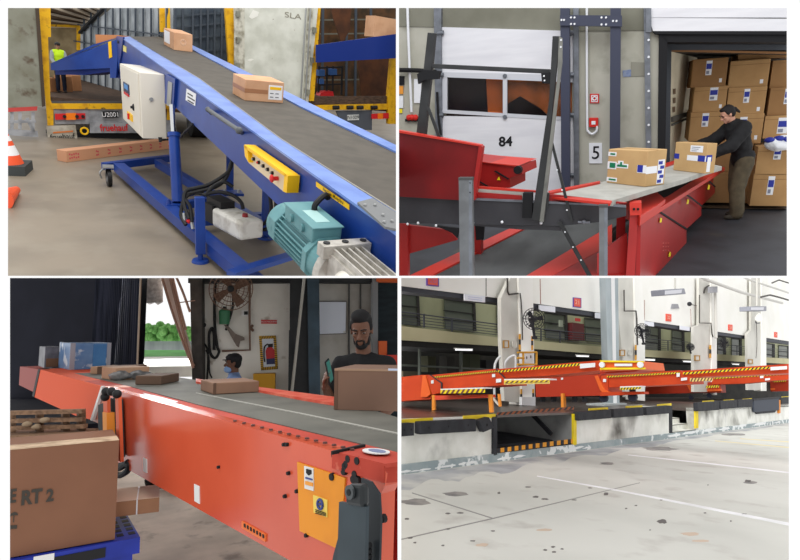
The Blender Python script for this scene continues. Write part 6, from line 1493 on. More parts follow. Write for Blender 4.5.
    for i in range(7):
        for j in range(3):
            q = b - rt * (.03 + j * .06) + yv * (.10 + i * .09) + UP * .001; mb = MB(); mb.box(q, (.035, .05, .002), rt, yv); obj('deck_hole', mb, BLACK, dk)
    mb = MB(); q = pl(44, 557, a - yv * .003, yv); mb.box(q - UP * .01, (.09, .004, .04), rt, yv); obj('pallet_label', mb, WHITE, T)
    # crates in the dark behind the carton
    T = thing('wooden_pallet', 'rough wooden pallet with packing in the shade behind the RT 2 carton', 'pallet', z(45, 440))
    WD = mat('rough_wood', (138, 108, 84), .85, col2=(104, 80, 62), scale=6, stretch=(1, 6, 6)); Dd = 4.2
    for (x0, y0, x1, y1) in ((5, 413, 84, 411), (5, 421, 84, 419), (5, 428, 86, 426), (5, 435, 88, 433)):
        mb = MB(); mb.beam(d(x0, y0, Dd), d(x1, y1, Dd), .3 if y0 > 430 else .05, .03); obj('pallet_board', mb, WD, T)
    for x in (12, 40, 66, 82): mb = MB(); mb.prism([d(x - 3, 412, Dd + .03), d(x + 4, 412, Dd + .03), d(x + 4, 436, Dd + .03), d(x - 3, 436, Dd + .03)], V((0, .08, 0))); obj('pallet_block', mb, WD, T)
    for (x, y) in ((37, 427), (27, 424), (45, 420)):
        mb = MB(); mb.ball(d(x, y, Dd - .05), (.04, .03, .025)); obj('packing_paper', mb, mat('packing_cream', (150, 130, 106), .8), T, remesh=.012, noise_amp=.01)
    solo_w = MB(); p0, p1 = d(-20, 438, 4.0), d(100, 431, 4.4); zc = z(60, 440, 0)
    solo_w.prism([V((p0.x, p0.y, .30)), V((p1.x, p1.y, .30)), V((p1.x, p1.y, .30)) + V((-.5, 2.2, 0)), V((p0.x, p0.y, .30)) + V((-.5, 2.2, 0))], -UP * .3); obj('loading_plinth', solo_w, mat('plinth_brown', (110, 92, 78), .9), label='low brown loading plinth in the shade behind the RT 2 carton', cat='plinth')
    # ---------------- people
    skd = mat('skin_brown', (96, 64, 48), .55); hb = mat('hair_black_bl', (16, 15, 16), .8)
    P = d(363.5, 330, 3.85); s = .97; P = V((P.x, P.y, P.z - 1.62 * s))
    tow = Q.o - P; f = V((tow.x, tow.y, 0)).normalized(); f = (f + V((-.25, .1, 0))).normalized()
    J = dict(STAND); J.update(head=(0, .06, 1.62), neck=(0, .0, 1.44), elR=(-.24, .0, 1.12), wrR=(-.215, .22, 1.23), handR=(-.205, .285, 1.295), palmR=(.9, .2, .3), elL=(.24, .05, 1.12), wrL=(.16, .25, 1.02), shL=(.162, 0, 1.365), shR=(-.162, 0, 1.365), chest=(0, 0, 1.25))
    Tm, hp, W = person('person', 'bearded dark-haired man in a black T-shirt looking down at a phone behind the belt', P, f, s, J,
           dict(shirt=mat('tshirt_black', (10, 10, 13), .85), shirt_name='t_shirt', shirt_grow=.02, sleeve='short', wr=.008, trousers=mat('trousers_charcoal', (34, 36, 42), .85), shoes=BLACK), skin=skd, hairm=hb, hair='tall', beard=True, look=(.05, .93, -.36), vox=.008)
    # print on the shirt
    nsh = V((f.x, f.y, 0)); gold = mat('shirt_print', (120, 104, 66), .7); lf = UP.cross(f)
    for k in range(5):
        c = W(V((.06 - k * .03, .150, 1.27))); mb = MB(); mb.ball(c, (.020 * s, .012, .016 * s), lf, f, UP); obj('shirt_emblem', mb, gold, Tm)
    for k in range(3):
        c = W(V((-.075, .142, 1.355 - k * .022))); mb = MB(); mb.box(c, (.05, .03, .006), lf, f, UP); obj('shirt_print_line', mb, mat('print_white_dim', (90, 90, 96), .7), Tm)
    # phone
    hc = W(V((-.21, .30, 1.31)))
    T = thing('mobile_phone', 'dark mobile phone with a teal back in the hand of the bearded man', 'phone', hc)
    c = d(329, 371, Q.proj(hc).z - .01); mb = MB(); mb.box(c, (.075, .010, .15), V((.8, .6, .3)), V((-.5, .8, 0)), V((-.25, 0, 1))); obj('phone_case', mb, mat('phone_case_dark', (24, 30, 32), .3), T, bevel=.006)
    mb = MB(); mb.box(c - V((-.5, .8, 0)).normalized() * .006, (.062, .003, .13), V((.8, .6, .3)), V((-.5, .8, 0)), V((-.25, 0, 1))); obj('phone_screen', mb, mat('phone_teal', (70, 130, 120), .2), T)
    # guard
    P = d(234.5, 364, 7.3); s = 1.02; P = V((P.x, P.y, P.z - 1.61 * s)); D0 = Q.ray(234, 345); lf_ = -(V((0, 0, 1)).cross(V((D0.x, D0.y, 0)))).normalized()
    fc = -lf_ if Q.proj(P + lf_).x > Q.proj(P).x else lf_
    J = dict(STAND); J.update(knL=(.11, .42, .88), knR=(-.11, .42, .88), anL=(.11, .46, .45), anR=(-.11, .46, .45)); J.update(elL=(.22, .02, 1.14), wrL=(.18, .18, .98), elR=(-.22, .02, 1.14), wrR=(-.18, .18, .98))
    Tg, hp, W = person('person', 'guard in a light blue shirt and dark cap seen in profile behind the belt', P, fc, s, J, dict(shirt=mat('shirt_pale_blue', (116, 140, 184), .85), shirt_grow=.02, collar=True, wr=.008, trousers=mat('trousers_charcoal', (0, 0, 0)), shoes=BLACK), skin=skd, hairm=hb, hair='short', cap=mat('cap_black', (22, 22, 26), .8), vox=.010)
    mb = MB(); mb.ball(hp(0, .05, -.075), (.065, .06, .05)); obj('face_mask', mb, mat('mask_blue', (120, 150, 190), .8), Tg, smooth=True)
    mb = MB(); mb.box(W(V((.15, .0, 1.435))), (.09, .12, .03), UP.cross(fc), fc); obj('shoulder_tab', mb, mat('tab_navy', (40, 46, 70), .7), Tg, bevel=.01)
    lamp('yard_daylight', 'AREA', d(168, 250, 17), d(168, 370, 15), 800, 5, 5, spread=75)
    lamp('doorway_light', 'AREA', d(165, 300, 9), d(200, 460, 3), 110, 1.6, 2.2, color=(1, 1, 1))
    lamp('bay_light', 'AREA', d(200, 200, 3.0), d(230, 470, 3), 22, 3, 2)
HB = {}
build_bl()
# =====================================================================================
# stage 4: loading dock with orange conveyors, seen from the yard
# =====================================================================================
Q = Stage('loading_dock', (401.3, 278, 788.8, 575), (500, -2775), True, 1109, 1.7)
def build_br():
    YARD = mat('yard_concrete', (214, 214, 208), .8, col2=(202, 202, 196), scale=.5, col3=(184, 180, 174), scale3=1.6, lo3=.56, hi3=.78, bump=.03, bscale=12)
    DOCKW = mat('dock_wall_white', (242, 242, 236), .8, col2=(226, 226, 218), scale=2, col3=(110, 108, 102), scale3=.6, lo3=.56, hi3=.74)
    KERB = mat('kerb_grey_paint', (150, 164, 168), .7, col2=(170, 180, 182), scale=3, col3=(232, 236, 236), scale3=2.6, lo3=.55, hi3=.58)
    DFLOOR = mat('dock_floor_dark', (74, 64, 60), .35, spec=.5, col2=(92, 80, 74), scale=1.2)
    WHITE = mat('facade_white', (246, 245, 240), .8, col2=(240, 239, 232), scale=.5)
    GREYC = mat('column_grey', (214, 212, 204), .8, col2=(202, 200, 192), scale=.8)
    OLIVE = mat('recess_olive', (164, 166, 134), .8, col2=(148, 150, 120), scale=.6)
    SLAB = mat('balcony_parapet', (198, 192, 156), .8, col2=(188, 182, 146), scale=.5)
    GLASS = mat('dark_window', (66, 74, 62), .35, spec=.5, col2=(88, 92, 76), scale=.5, stretch=(1, 1, 4))
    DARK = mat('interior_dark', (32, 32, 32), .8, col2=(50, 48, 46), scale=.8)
    LINT = mat('lintel_slate', (62, 64, 72), .6)
    ORG = mat('conveyor_orange', (198, 70, 32), .5, spec=.2, col2=(186, 62, 28), scale=2)
    ORG2 = mat('conveyor_orange_light', (226, 98, 38), .45)
    RED = mat('conveyor_dark_red', (176, 44, 24), .5)
    YEL = mat('dock_yellow', (238, 212, 30), .55, col2=(226, 196, 40), scale=4)
    AMB = mat('post_amber', (226, 140, 50), .5)
    BLACK = mat('bumper_black', (40, 41, 46), .7, col2=(52, 53, 58), scale=4)
    GALV = mat('pole_galvanised', (150, 162, 168), .4, metal=.3, col2=(178, 188, 192), scale=2, stretch=(1, 1, .1))
    PALE = mat('pale_plate', (226, 228, 230), .6)
    RUST = mat('rust_mark', (150, 110, 84), .8)
    z = Q.z; d = Q.d; pl = Q.pl
    mb = MB(); mb.box((-5, 30, -.05), (110, 110, .1)); struct('floor_yard', mb, YARD)
    P0 = z(401, 474); P1 = z(788, 422.5); DV = (P1 - P0).normalized(); N = DV.cross(UP).normalized()
    if N.dot(P0 - Q.o) < 0: N = -N             # N points away into the dock
    Hd = .98
    def k(x, y, off=0.0): return pl(x, y, P0 + N * off, N)
    def dp(name, px, off, th, m, parent=None, **kw):
        mb = MB(); mb.prism([k(x, y, off) for x, y in px], N * th); return obj(name, mb, m, parent, **kw)
    def at(p, zz): return V((p.x, p.y, zz))
    # ---- dock: floor slab in pieces around the pit
    e0, e1, e2, e3 = k(380, 470), k(497, 461), k(574.5, 451), k(830, 418)
    mb = MB()
    t0, t1 = k(672, 440), k(696, 436)
    for a, b, n0 in ((e0, e1, 0), (e2, t0, 0), (t0, t1, 1.45), (t1, e3, 0)):
        mb.prism([at(p, Hd) for p in (a + N * n0, b + N * n0, b + N * 40, a + N * 40)], -UP * .12)
    mb.prism([at(p, Hd) for p in (e1 + N * 4.2, e2 + N * 4.2, e2 + N * 40, e1 + N * 40)], -UP * .12)
    mb.prism([at(p, Hd) for p in (e1 + N * .0, e2 + N * .0, e2 + N * 4.2, e1 + N * 4.2)], -UP * .05)
    struct('floor_dock', mb, DFLOOR)
    mb = MB()
    s0, s1 = k(672, 440), k(696, 436)
    for a, b in ((e0, e1), (e2, s0), (s1, e3)):
        mb.prism([at(a, 0), at(b, 0), at(b, Hd - .001), at(a, Hd - .001)], N * .3)
    struct('wall_dock', mb, DOCKW)
    mb = MB()
    for a, b in ((e0, e3),):
        mb.prism([at(a, 0) - N * .06, at(b, 0) - N * .06, at(b, .17) - N * .06, at(a, .17) - N * .06], N * .06)
    mb.prism([at(p, .17) for p in (e1, e2, e2 + N * .05, e1 + N * .05)], UP * .06)
    struct('trim_kerb', mb, KERB)
    # worn-off paint flakes along the kerb
    random.seed(11)
    for (x0, x1, nn) in ((402, 480, 7), (497, 530, 2), (574, 600, 2), (670, 788, 7)):
        for i in range(nn):
            t = (i + random.random() * .5) / nn; x = x0 + (x1 - x0) * t; y = 474 - .134 * (x - 401) - random.uniform(.5, 3); wd = random.uniform(4, 9)
            pts = [(x + wd * math.cos(q) * random.uniform(.6, 1), y - .13 * wd * math.cos(q) + random.uniform(.9, 1.9) * math.sin(q)) for q in [2 * math.pi * j / 11 for j in range(11)]]
            mb = MB(); mb.prism([k(a, min(b, 473.3 - .134 * (a - 401)), -.062) for a, b in pts], N * .002)
            obj('bare_plaster_patch', mb, mat('plaster_white', (238, 240, 240), .85), None, kind='structure', label='white flaking plaster patch')
    # pit under the dock leveller
    T = thing('dock_pit', 'dark leveller pit in the dock wall with striped edges and a grey side plate', 'pit', k(536, 455))
    mb = MB(); mb.prism([at(p, .2) for p in (e1, e2, e2 + N * 4.2, e1 + N * 4.2)], -UP * .05); obj('pit_floor', mb, mat('pit_black', (26, 26, 28), .8), T)
    mb = MB(); mb.prism([at(e1, .2) + N * 4.2, at(e2, .2) + N * 4.2, at(e2, Hd) + N * 4.2, at(e1, Hd) + N * 4.2], N * .1); mb.prism([at(e1, .2), at(e1, .2) + N * 4.2, at(e1, Hd) + N * 4.2, at(e1, Hd)], -DV * .1); obj('pit_wall', mb, mat('pit_black', (0, 0, 0)), T)
    mb = MB(); mb.prism([at(e2, .2) - DV * .02, at(e2, .2) + N * 3.0 - DV * .02, at(e2, Hd - .06) + N * 3.0 - DV * .02, at(e2, Hd - .06) - DV * .02], -DV * .05); obj('pit_side_plate', mb, mat('pit_plate_grey', (176, 178, 178), .7, col2=(140, 142, 142), scale=1.2), T)
    mb = MB(); mb.beam(k(533, 415, 1.0), k(551, 434, .4), .10, .10, N); obj('leveller_strut', mb, BLACK, T)
    mb = MB(); mb.prism([at(e1, .2) + DV * .4 + N * .5, at(e2, .2) - DV * .4 + N * .4, at(e2, .32) - DV * .9 + N * 1.6, at(e1, .5) + DV * .6 + N * 1.6], UP * .06); obj('leveller_plate', mb, BLACK, T)
    def hazard(name, a, b, c, e_, off, n_, my, mk, parent, pf=k, nv=None, slant=.5, th=.004):
        """striped band between image rows: a-b top edge, e_-c bottom edge"""
        nv = nv if nv is not None else N
        mb = MB(); mb.prism([pf(*p, off) for p in (a, b, c, e_)], nv * .003); o = obj(name, mb, my, parent)
        mb = MB()
        def L(p, q, t): return (p[0] + (q[0] - p[0]) * t, p[1] + (q[1] - p[1]) * t)
        for i in range(n_):
            t0 = (i + .05) / n_; t1 = (i + .5) / n_; s_ = slant / n_
            q = [L(a, b, min(t0 + s_, 1)), L(a, b, min(t1 + s_, 1)), L(e_, c, t1), L(e_, c, t0)]
            mb.prism([pf(*p, off - th) for p in q], nv * .002)
        if o: obj('black_stripe', mb, mk, o)
        return o
    OB = mat('hazard_orange', (232, 158, 50), .6)
    hazard('lower_hazard_band', (497, 448.5), (574.5, 438.5), (574.5, 443), (497, 453), -.03, 11, OB, BLACK, T, slant=0)
    hazard('upper_hazard_band', (497, 412.5), (574, 406.5), (574, 409.5), (497, 415.5), -.03, 14, mat('hazard_worn', (150, 84, 50), .6), BLACK, T)
    dp('corner_post', [(493.7, 417), (497.2, 416.7), (497.2, 455), (493.7, 455.5)], -.06, .06, BLACK, T)
    dp('corner_post_yellow', [(573.6, 414), (576.6, 413.8), (576.8, 445), (573.8, 445.5)], -.06, .06, YEL, T)
    # bumpers
    bl = ['cut off by the left edge of the dock', 'long one beneath the left orange conveyor', None,
          'first one right of the yellow post of the pit', 'second one right of the pit, left of the galvanised pole', 'last one before the concrete steps',
          'first one right of the concrete steps', 'second one right of the concrete steps', 'third one right of the concrete steps']
    bx = [((395, 424), (414, 423), (414, 435.5), (395, 437)), ((420.5, 421.8), (476.5, 419), (476.5, 431.5), (420.5, 434.5)), None,
          ((578.5, 412), (611, 409.6), (611.5, 418.2), (578.7, 420.8)), ((614, 409.4), (643.5, 407.4), (644, 415.6), (614.2, 418)), ((646.5, 407.2), (671, 405.5), (671.5, 413.3), (646.8, 415.4)),
          ((697.5, 402.8), (719, 401.3), (719.3, 410), (698, 411.4)), ((720.6, 401.2), (737, 400), (737.3, 408), (720.9, 409.3)), ((738.3, 400), (752.5, 399), (752.7, 406.8), (738.6, 407.8))]
    for i, q in enumerate(bx):
        if not q: continue
        T = thing('dock_bumper', 'black rubber dock bumper, ' + bl[i], 'bumper', k(*q[3]), 'rubber bumpers along the dock')
        dp('bumper_block', q, -.165, .16, BLACK, T, bevel=.02)
        for t in (.15, .5, .85):
            if q[1][0] - q[0][0] < 15 and t == .5: continue
            x = q[0][0] + (q[1][0] - q[0][0]) * t; y = (q[0][1] + q[3][1]) / 2 - (x - q[0][0]) * .06; c = k(x, y, -.161); mb = MB(); mb.cone(c, c - N * .004, .02, .02, 10); obj('bolt_recess', mb, mat('recess_black', (14, 14, 16), .8), T)
    T = thing('dock_bumper', 'black rubber dock bumper knocked askew beside the pit', 'bumper', k(486, 432), 'rubber bumpers along the dock')
    dp('bumper_block', [(479, 420.5), (489.5, 417), (494.5, 428), (484, 432.5)], -.18, .14, BLACK, T, bevel=.02)
    c = k(487, 425, -.181); mb = MB(); mb.cone(c, c - N * .004, .03, .03, 10); obj('bolt_recess', mb, mat('recess_black', (0, 0, 0)), T)
    T = thing('folding_lip', 'wide black steel flap hanging on the dock edge near the right end', 'flap', k(766, 412))
    dp('flap_plate', [(754, 400.3), (779, 398.3), (779.3, 410), (754.3, 412.3)], -.12, .08, mat('flap_slate', (58, 64, 76), .6), T, bevel=.01)
    dp('flap_hinge', [(754, 399), (780, 396.9), (780, 398.6), (754, 400.6)], -.14, .1, BLACK, T); dp('flap_post', [(779.2, 400), (780.6, 400), (780.6, 413), (779.2, 413.4)], -.1, .08, AMB, T)
    dp('flap_bracket', [(755, 411), (777, 409.5), (775, 412.5), (757, 414)], -.08, .06, BLACK, T)
    T = thing('dock_bumper', 'black rubber dock bumper at the far right edge behind the flap', 'bumper', k(785, 404), 'rubber bumpers along the dock')
    dp('bumper_block', [(781.5, 397.6), (795, 396.8), (795, 403), (781.5, 404)], -.14, .14, BLACK, T)
    # yellow edge marks
    for i, q in enumerate((((395, 419.8), (433, 417.6), (433, 421.4), (395, 424)), ((463.5, 415.7), (495.5, 413.8), (495.8, 417.6), (463.5, 420)),
              ((589, 408.5), (608, 407.2), (608, 409.8), (589, 411)), ((626, 406.2), (642.5, 405.2), (642.5, 407.5), (626, 408.6)), ((657.5, 404.4), (671.5, 403.2), (671.5, 405.6), (657.5, 406.9)),
              ((703, 401), (714, 400.2), (714, 401.8), (703, 402.7)), ((724, 400), (734, 399.2), (734, 400.7), (724, 401.5)), ((743, 399), (752, 398.2), (752, 399.8), (743, 400.6)), ((782, 396.6), (795, 395.8), (795, 397.2), (782, 398)))):
        dp('edge_mark', q, -.02, .02, YEL, None, kind='structure', label='yellow painted strip on the dock edge')
    for q in (((497, 455), (497, 414), (494, 414), (494, 455)),):
        pass
    dp('trim_stair_post', [(695.3, 403.5), (698.3, 403.2), (698.5, 428), (695.5, 428.5)], -.05, .05, YEL, None, kind='structure')
    dp('trim_stair_edge', [(669.8, 406), (672.3, 406), (672.5, 434), (670, 434.4)], -.03, .03, BLACK, None, kind='structure')
    # concrete steps let into the dock
    T = thing('concrete_steps', 'four pale concrete steps let into the dock wall', 'steps', at(s0, 0))
    ST = mat('step_concrete', (232, 232, 224), .8, col2=(206, 206, 198), scale=3); wv = (at(s1, 0) - at(s0, 0))
    for i in range(5):
        h_ = Hd / 5 * (i + 1); mb = MB(); a = at(s0, 0) + N * (.28 * i); mb.hexa([a, a + wv, a + wv + N * .29, a + N * .29] + [p + UP * (h_ - .002) for p in (a, a + wv, a + wv + N * .29, a + N * .29)]); st = obj('step', mb, ST, T)
        mb = MB(); mb.prism([a + UP * (h_ - .03) - N * .006, a + wv + UP * (h_ - .03) - N * .006, a + wv + UP * h_ - N * .006, a + UP * h_ - N * .006], N * .004); obj('step_nosing', mb, mat('nosing_grey', (120, 120, 114), .7), st)
    # ---- galvanised pole on the dock
    T = thing('steel_pole', 'tall galvanised steel pole with a base plate on the dock edge', 'pole', at(k(616, 420), Hd))
    def fixed(x, y, D_): return d(x, y, D_)
    Dp = Q.proj(at(k(616, 420), Hd)).z + .4
    A = z(616, 404.5, Hd); Dp = Q.proj(A).z
    mb = MB(); mb.prism([d(x, y, Dp) for x, y in ((604.8, 262), (618, 262), (619.5, 403), (609, 403.5))], N * .25); obj('pole_shaft', mb, GALV, T)
    mb = MB(); mb.prism([d(x, y, Dp - .03) for x, y in ((611.5, 262), (614.5, 262), (617, 403), (614, 403))], N * .03); obj('pole_web', mb, PALE, T)
    mb = MB(); q = z(604.5, 406.2, Hd); q2 = z(627, 404.6, Hd); mb.prism([q, q2, q2 + N * .7, q + N * .7], UP * .06); obj('base_plate', mb, mat('plate_pale', (176, 182, 182), .6), T)
    T = thing('green_grey_pole', 'thin greenish pole at the right edge of the dock', 'pole', z(786, 397, Hd))
    mb = MB(); A = z(786.5, 396.8, Hd); Dq = Q.proj(A).z; mb.prism([d(x, y, Dq) for x, y in ((784.8, 262), (795, 262), (795, 397), (786.2, 397))], N * .3); obj('pole_shaft', mb, mat('pole_green_grey', (120, 140, 140), .5), T)
    # ---------------- facade behind
    B1 = z(528, 405, Hd); F0 = B1
    def f(x, y, off=0.0): return pl(x, y, F0 + N * off, N)
    def fp(name, px, off, th, m, parent=None, **kw):
        mb = MB(); mb.prism([f(x, y, off) for x, y in px], N * th); return obj(name, mb, m, parent, **kw)
    mb = MB()
    upper = [(380, 240), (380, 283), (401, 285.8), (510, 299.5), (510, 303), (532, 303), (600, 312.6), (622, 316.2), (644, 320.6), (700, 328.6), (717, 331.5), (747, 335.8), (764, 337.4), (785, 340.6), (830, 347), (830, 240)]
    mb.prism([f(x, y) for x, y in upper], N * .3); struct('wall_facade', mb, WHITE)
    mb = MB()
    for px in (((380, 283), (401, 285.6), (510, 299.4), (510, 304.4), (401, 291), (380, 288.5)), ((532, 303), (600, 312.4), (600, 317), (532, 308)), ((600, 312.4), (624, 316), (624, 321), (600, 317)), ((644, 320), (694, 328), (694, 332), (644, 324)), ((717, 331), (749, 336), (749, 339), (717, 335)), ((765, 338), (795, 342), (795, 345), (765, 341))):
        mb.prism([f(x, y, .05) for x, y in px], N * .5)
    struct('trim_lintel', mb, LINT)
    # recess wall, slab
    G = 3.0
    mb = MB(); mb.prism([f(x, y, G) for x, y in ((360, 240), (860, 300), (860, 372), (360, 345))], N * .2); struct('wall_recess', mb, OLIVE)
    mb = MB(); q = [(380, 323.5), (401, 326), (501, 337.7), (600, 346.5), (644, 349.8), (700, 353), (760, 357), (830, 361), (830, 366), (760, 362.5), (693, 359.5), (600, 354.2), (501, 346.2), (401, 340), (380, 338.8)]
    # the parapet lies on a plane set back from the facade
    mb.prism([f(x, y, 1.6) for x, y in q], N * .2); struct('wall_parapet', mb, SLAB)
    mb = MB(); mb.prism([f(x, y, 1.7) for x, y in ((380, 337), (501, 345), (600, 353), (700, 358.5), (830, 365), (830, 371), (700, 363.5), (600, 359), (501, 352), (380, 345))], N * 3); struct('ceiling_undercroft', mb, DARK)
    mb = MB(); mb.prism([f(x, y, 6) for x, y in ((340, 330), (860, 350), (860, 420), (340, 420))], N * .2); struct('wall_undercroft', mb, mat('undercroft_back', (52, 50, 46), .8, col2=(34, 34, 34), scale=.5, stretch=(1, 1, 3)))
    mb = MB()
    for px in (((401, 364), (497, 369), (497, 370.5), (401, 366)), ((401, 346.5), (501, 352), (501, 353), (401, 347.5))): mb.prism([f(x, y, 2.8) for x, y in px], N * .1)
    for x in (420.5, 462): mb.prism([f(a, b, 2.7) for a, b in ((x - .6, 345), (x + .6, 345), (x + .6, 400), (x - .6, 400))], N * .1)
    struct('trim_undercroft_rail', mb, mat('rail_grey_green', (92, 98, 90), .6))
    for i, (a, b, c_, e) in enumerate(((403, 371, 419, 378), (428, 356, 436, 372), (447, 356, 456, 374), (470, 354, 480, 372), (486, 360, 499, 384))):
        fp('stored_goods', [(a, b), (c_, b + .5), (c_, e), (a, e)], 4.0, .4, mat('stored_%d' % i, [(96, 88, 72), (70, 70, 52), (62, 60, 56), (74, 78, 60), (66, 66, 66)][i], .8), None, label='dim stacked goods under the balcony, ' + ['pale cartons at the far left', 'olive stack left of the thin upright rail', 'grey stack under the ceiling lamp', 'greenish stack behind the conveyor hump', 'grey machine left of the first column'][i], cat='goods')
    # windows, doors of the recess
    wi = 0
    for q in (((398, 293), (419.2, 295), (420.5, 326), (398, 324)), ((444.5, 298.5), (475.5, 303), (476.5, 331), (445.5, 328.5)), ((497.5, 305), (505, 306), (505, 334), (498, 333)), ((545, 312), (567.5, 315), (568, 340), (546, 338)),
              ((585, 317.5), (606, 320), (606, 342.5), (586, 341)), ((645, 324), (661, 327), (661, 351), (645, 349)), ((672.5, 329), (684.5, 331), (685, 352), (672.5, 350)), ((718, 336), (726, 337), (726, 356), (718, 355)), ((732, 338), (742, 339), (742, 357), (732, 356)), ((766, 343), (775, 344), (775, 360), (766, 359)), ((779, 345), (790, 346), (790, 361), (779, 360))):
        wi += 1; D = thing('window_%d' % wi, None, None, f(*q[3], 2.9), kind='structure')
        fp('pane', q, 2.9, .05, GLASS, D)
        (a, b), (c_, b2), (c2, e2_), (a2, e1_) = q
        for t in (.38, .68): fp('glazing_bar', [(a, b + (e1_ - b) * t), (c_, b2 + (e2_ - b2) * t), (c_, b2 + (e2_ - b2) * t + .9), (a, b + (e1_ - b) * t + .9)], 2.85, .05, DARK, D)
        fp('window_frame', [(c_ - 2, b2 - .3), (c_, b2), (c2, e2_), (c2 - 2, e2_)], 2.85, .05, DARK, D)
        fp('window_frame', [(a, b), (c_, b2), (c_, b2 + 1), (a, b + 1)], 2.84, .05, DARK, D)
    # railing on the parapet
    T = thing('balcony_railing', 'thin dark balcony railing running behind the columns', 'railing', f(600, 345, 1.7))
    for j, dy in enumerate((14, 11, 8, 5, 2.3)):
        mb = MB(); pts = [(398, 325.5), (501, 337.3), (600, 346), (700, 352.6), (795, 358.5)]
        sc_ = lambda x: 1 - (x - 401) / 387 * .42
        mb.tube([f(x, y - dy * sc_(x), 1.7) for x, y in pts], .022 if j == 0 else .012, 5, 0); obj('rail', mb, LINT, T)
    for x, y in ((424, 327.5), (452, 331.5), (541, 341), (560, 342.8), (668, 350.6), (724, 354.2), (737, 355)):
        mb = MB(); mb.beam(f(x, y, 1.7), f(x, y - 14 * sc_(x), 1.7), .05, .04, N); obj('baluster', mb, LINT, T)
    # columns: shade painted into the greyer flank, bright white front
    for i, (fl_, fr, lab) in enumerate((([(501, 298), (518, 262), (522, 262), (524, 403), (504.5, 401), (501.5, 340)], [(518, 262), (532.5, 262), (535, 403), (534.5, 405.5), (522, 405), (521, 340)], 'left'),
                               ([(618, 262), (634, 262), (637, 397), (626, 397), (619, 320)], [(634, 262), (641, 262), (645, 330), (645, 401), (637, 400)], ''),
                               ([(693.5, 327), (699, 325), (699, 262), (711, 262), (713, 392), (694, 392)], [(710.5, 262), (716.5, 262), (717, 395), (712.5, 395)], ''),
                               ([(747, 334), (751, 330), (751, 262), (762, 262), (762.5, 390), (748, 390)], [(761.5, 262), (766, 262), (766.5, 391), (762, 391)], ''))):
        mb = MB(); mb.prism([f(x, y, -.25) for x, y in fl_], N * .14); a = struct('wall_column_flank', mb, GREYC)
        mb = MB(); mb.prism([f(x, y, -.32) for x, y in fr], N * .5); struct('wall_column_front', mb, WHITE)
    HY = mat('column_amber', (222, 160, 50), .6)
    for (x, y0, y1, n_) in ((520, 334, 366, 6), (532.5, 336, 350, 3), (521.5, 389, 399, 2), (533.5, 389, 397, 2), (636, 345, 360, 3), (710.5, 345, 358, 3)):
        mb = MB(); mk = MB()
        for j in range(n_):
            h_ = (y1 - y0) / n_; (mb if j % 2 == 0 else mk).prism([f(a, b, -.34) for a, b in ((x - .8, y0 + j * h_), (x + .8, y0 + j * h_), (x + .8, y0 + (j + 1) * h_), (x - .8, y0 + (j + 1) * h_))], N * .02)
        o = obj('corner_guard', mb, HY, None, kind='structure'); obj('guard_black', mk, BLACK, o)
    # skirt blocks at the column feet
    fp('trim_column_foot', [(522, 397), (535.5, 397), (535.5, 405.8), (522, 405.3)], -.4, .1, PALE, None, kind='structure')
    # electrical boxes and cage
    def frame_box(name, x0, y0, x1, y1, lab, off=-.3, m=AMB, t=.9):
        T = thing(name, lab, 'box', f((x0 + x1) / 2, y1, off))
        for q in (((x0, y0), (x1, y0), (x1, y0 + t), (x0, y0 + t)), ((x0, y1 - t), (x1, y1 - t), (x1, y1), (x0, y1)), ((x0, y0), (x0 + t, y0), (x0 + t, y1), (x0, y1)), ((x1 - t, y0), (x1, y0), (x1, y1), (x1 - t, y1))): fp('frame_bar', q, off - .04, .04, m, T)
        fp('box_face', [(x0 + t, y0 + t), (x1 - t, y0 + t), (x1 - t, y1 - t), (x0 + t, y1 - t)], off - .02, .04, GREYC, T); return T
    OC = mat('frame_ochre', (176, 132, 66), .6)
    frame_box('socket_box', 503.8, 340.3, 509.3, 348, 'small ochre framed box on the first column', m=OC); frame_box('switch_box', 513, 341, 517, 347.5, 'small grey switch on the first column left of the striped guard', m=GREYC, t=.5)
    frame_box('socket_box', 620, 349.7, 625.3, 356, 'small ochre framed box on the column behind the galvanised pole', m=OC); frame_box('switch_box', 629, 350.5, 632.5, 355.5, 'small grey switch left of the second striped column edge', m=GREYC, t=.5)
    frame_box('socket_box', 695, 355.3, 700.3, 360.8, 'small ochre framed box on the third column', m=OC); frame_box('socket_box', 748.5, 359.3, 753, 363.8, 'small ochre framed box on the fourth column', m=OC)
    T = thing('guard_cage', 'yellow tubular guard cage around an electrical box on the first column', 'cage', f(527, 366, -.6))
    for q in (((517.5, 352.5), (536.5, 352.2)), ((517.5, 358), (524, 358)), ((517.5, 364.5), (536.5, 364.5)), ((536.5, 352.2), (536.5, 364.5)), ((523.2, 352.3), (523.2, 364.5))):
        mb = MB(); mb.tube([f(*q[0], -.7), f(*q[1], -.7)], .035, 6, 0); obj('cage_tube', mb, mat('cage_yellow', (206, 150, 40), .5), T)
    fp('electrical_box', [(524.5, 352), (533.5, 352), (533.5, 364), (524.5, 364)], -.55, .2, PALE, T)
    for x, y in ((526.5, 358), (530.5, 357)): fp('box_switch', [(x, y - 1.6), (x + .8, y - 1.6), (x + .8, y + 1.2), (x, y + 1.2)], -.56, .02, mat('switch_dark', (80, 60, 50), .6), T)
    # signs
    SR = mat('sign_orange_red', (232, 96, 76), .6); SB = mat('sign_violet', (110, 80, 160), .6)
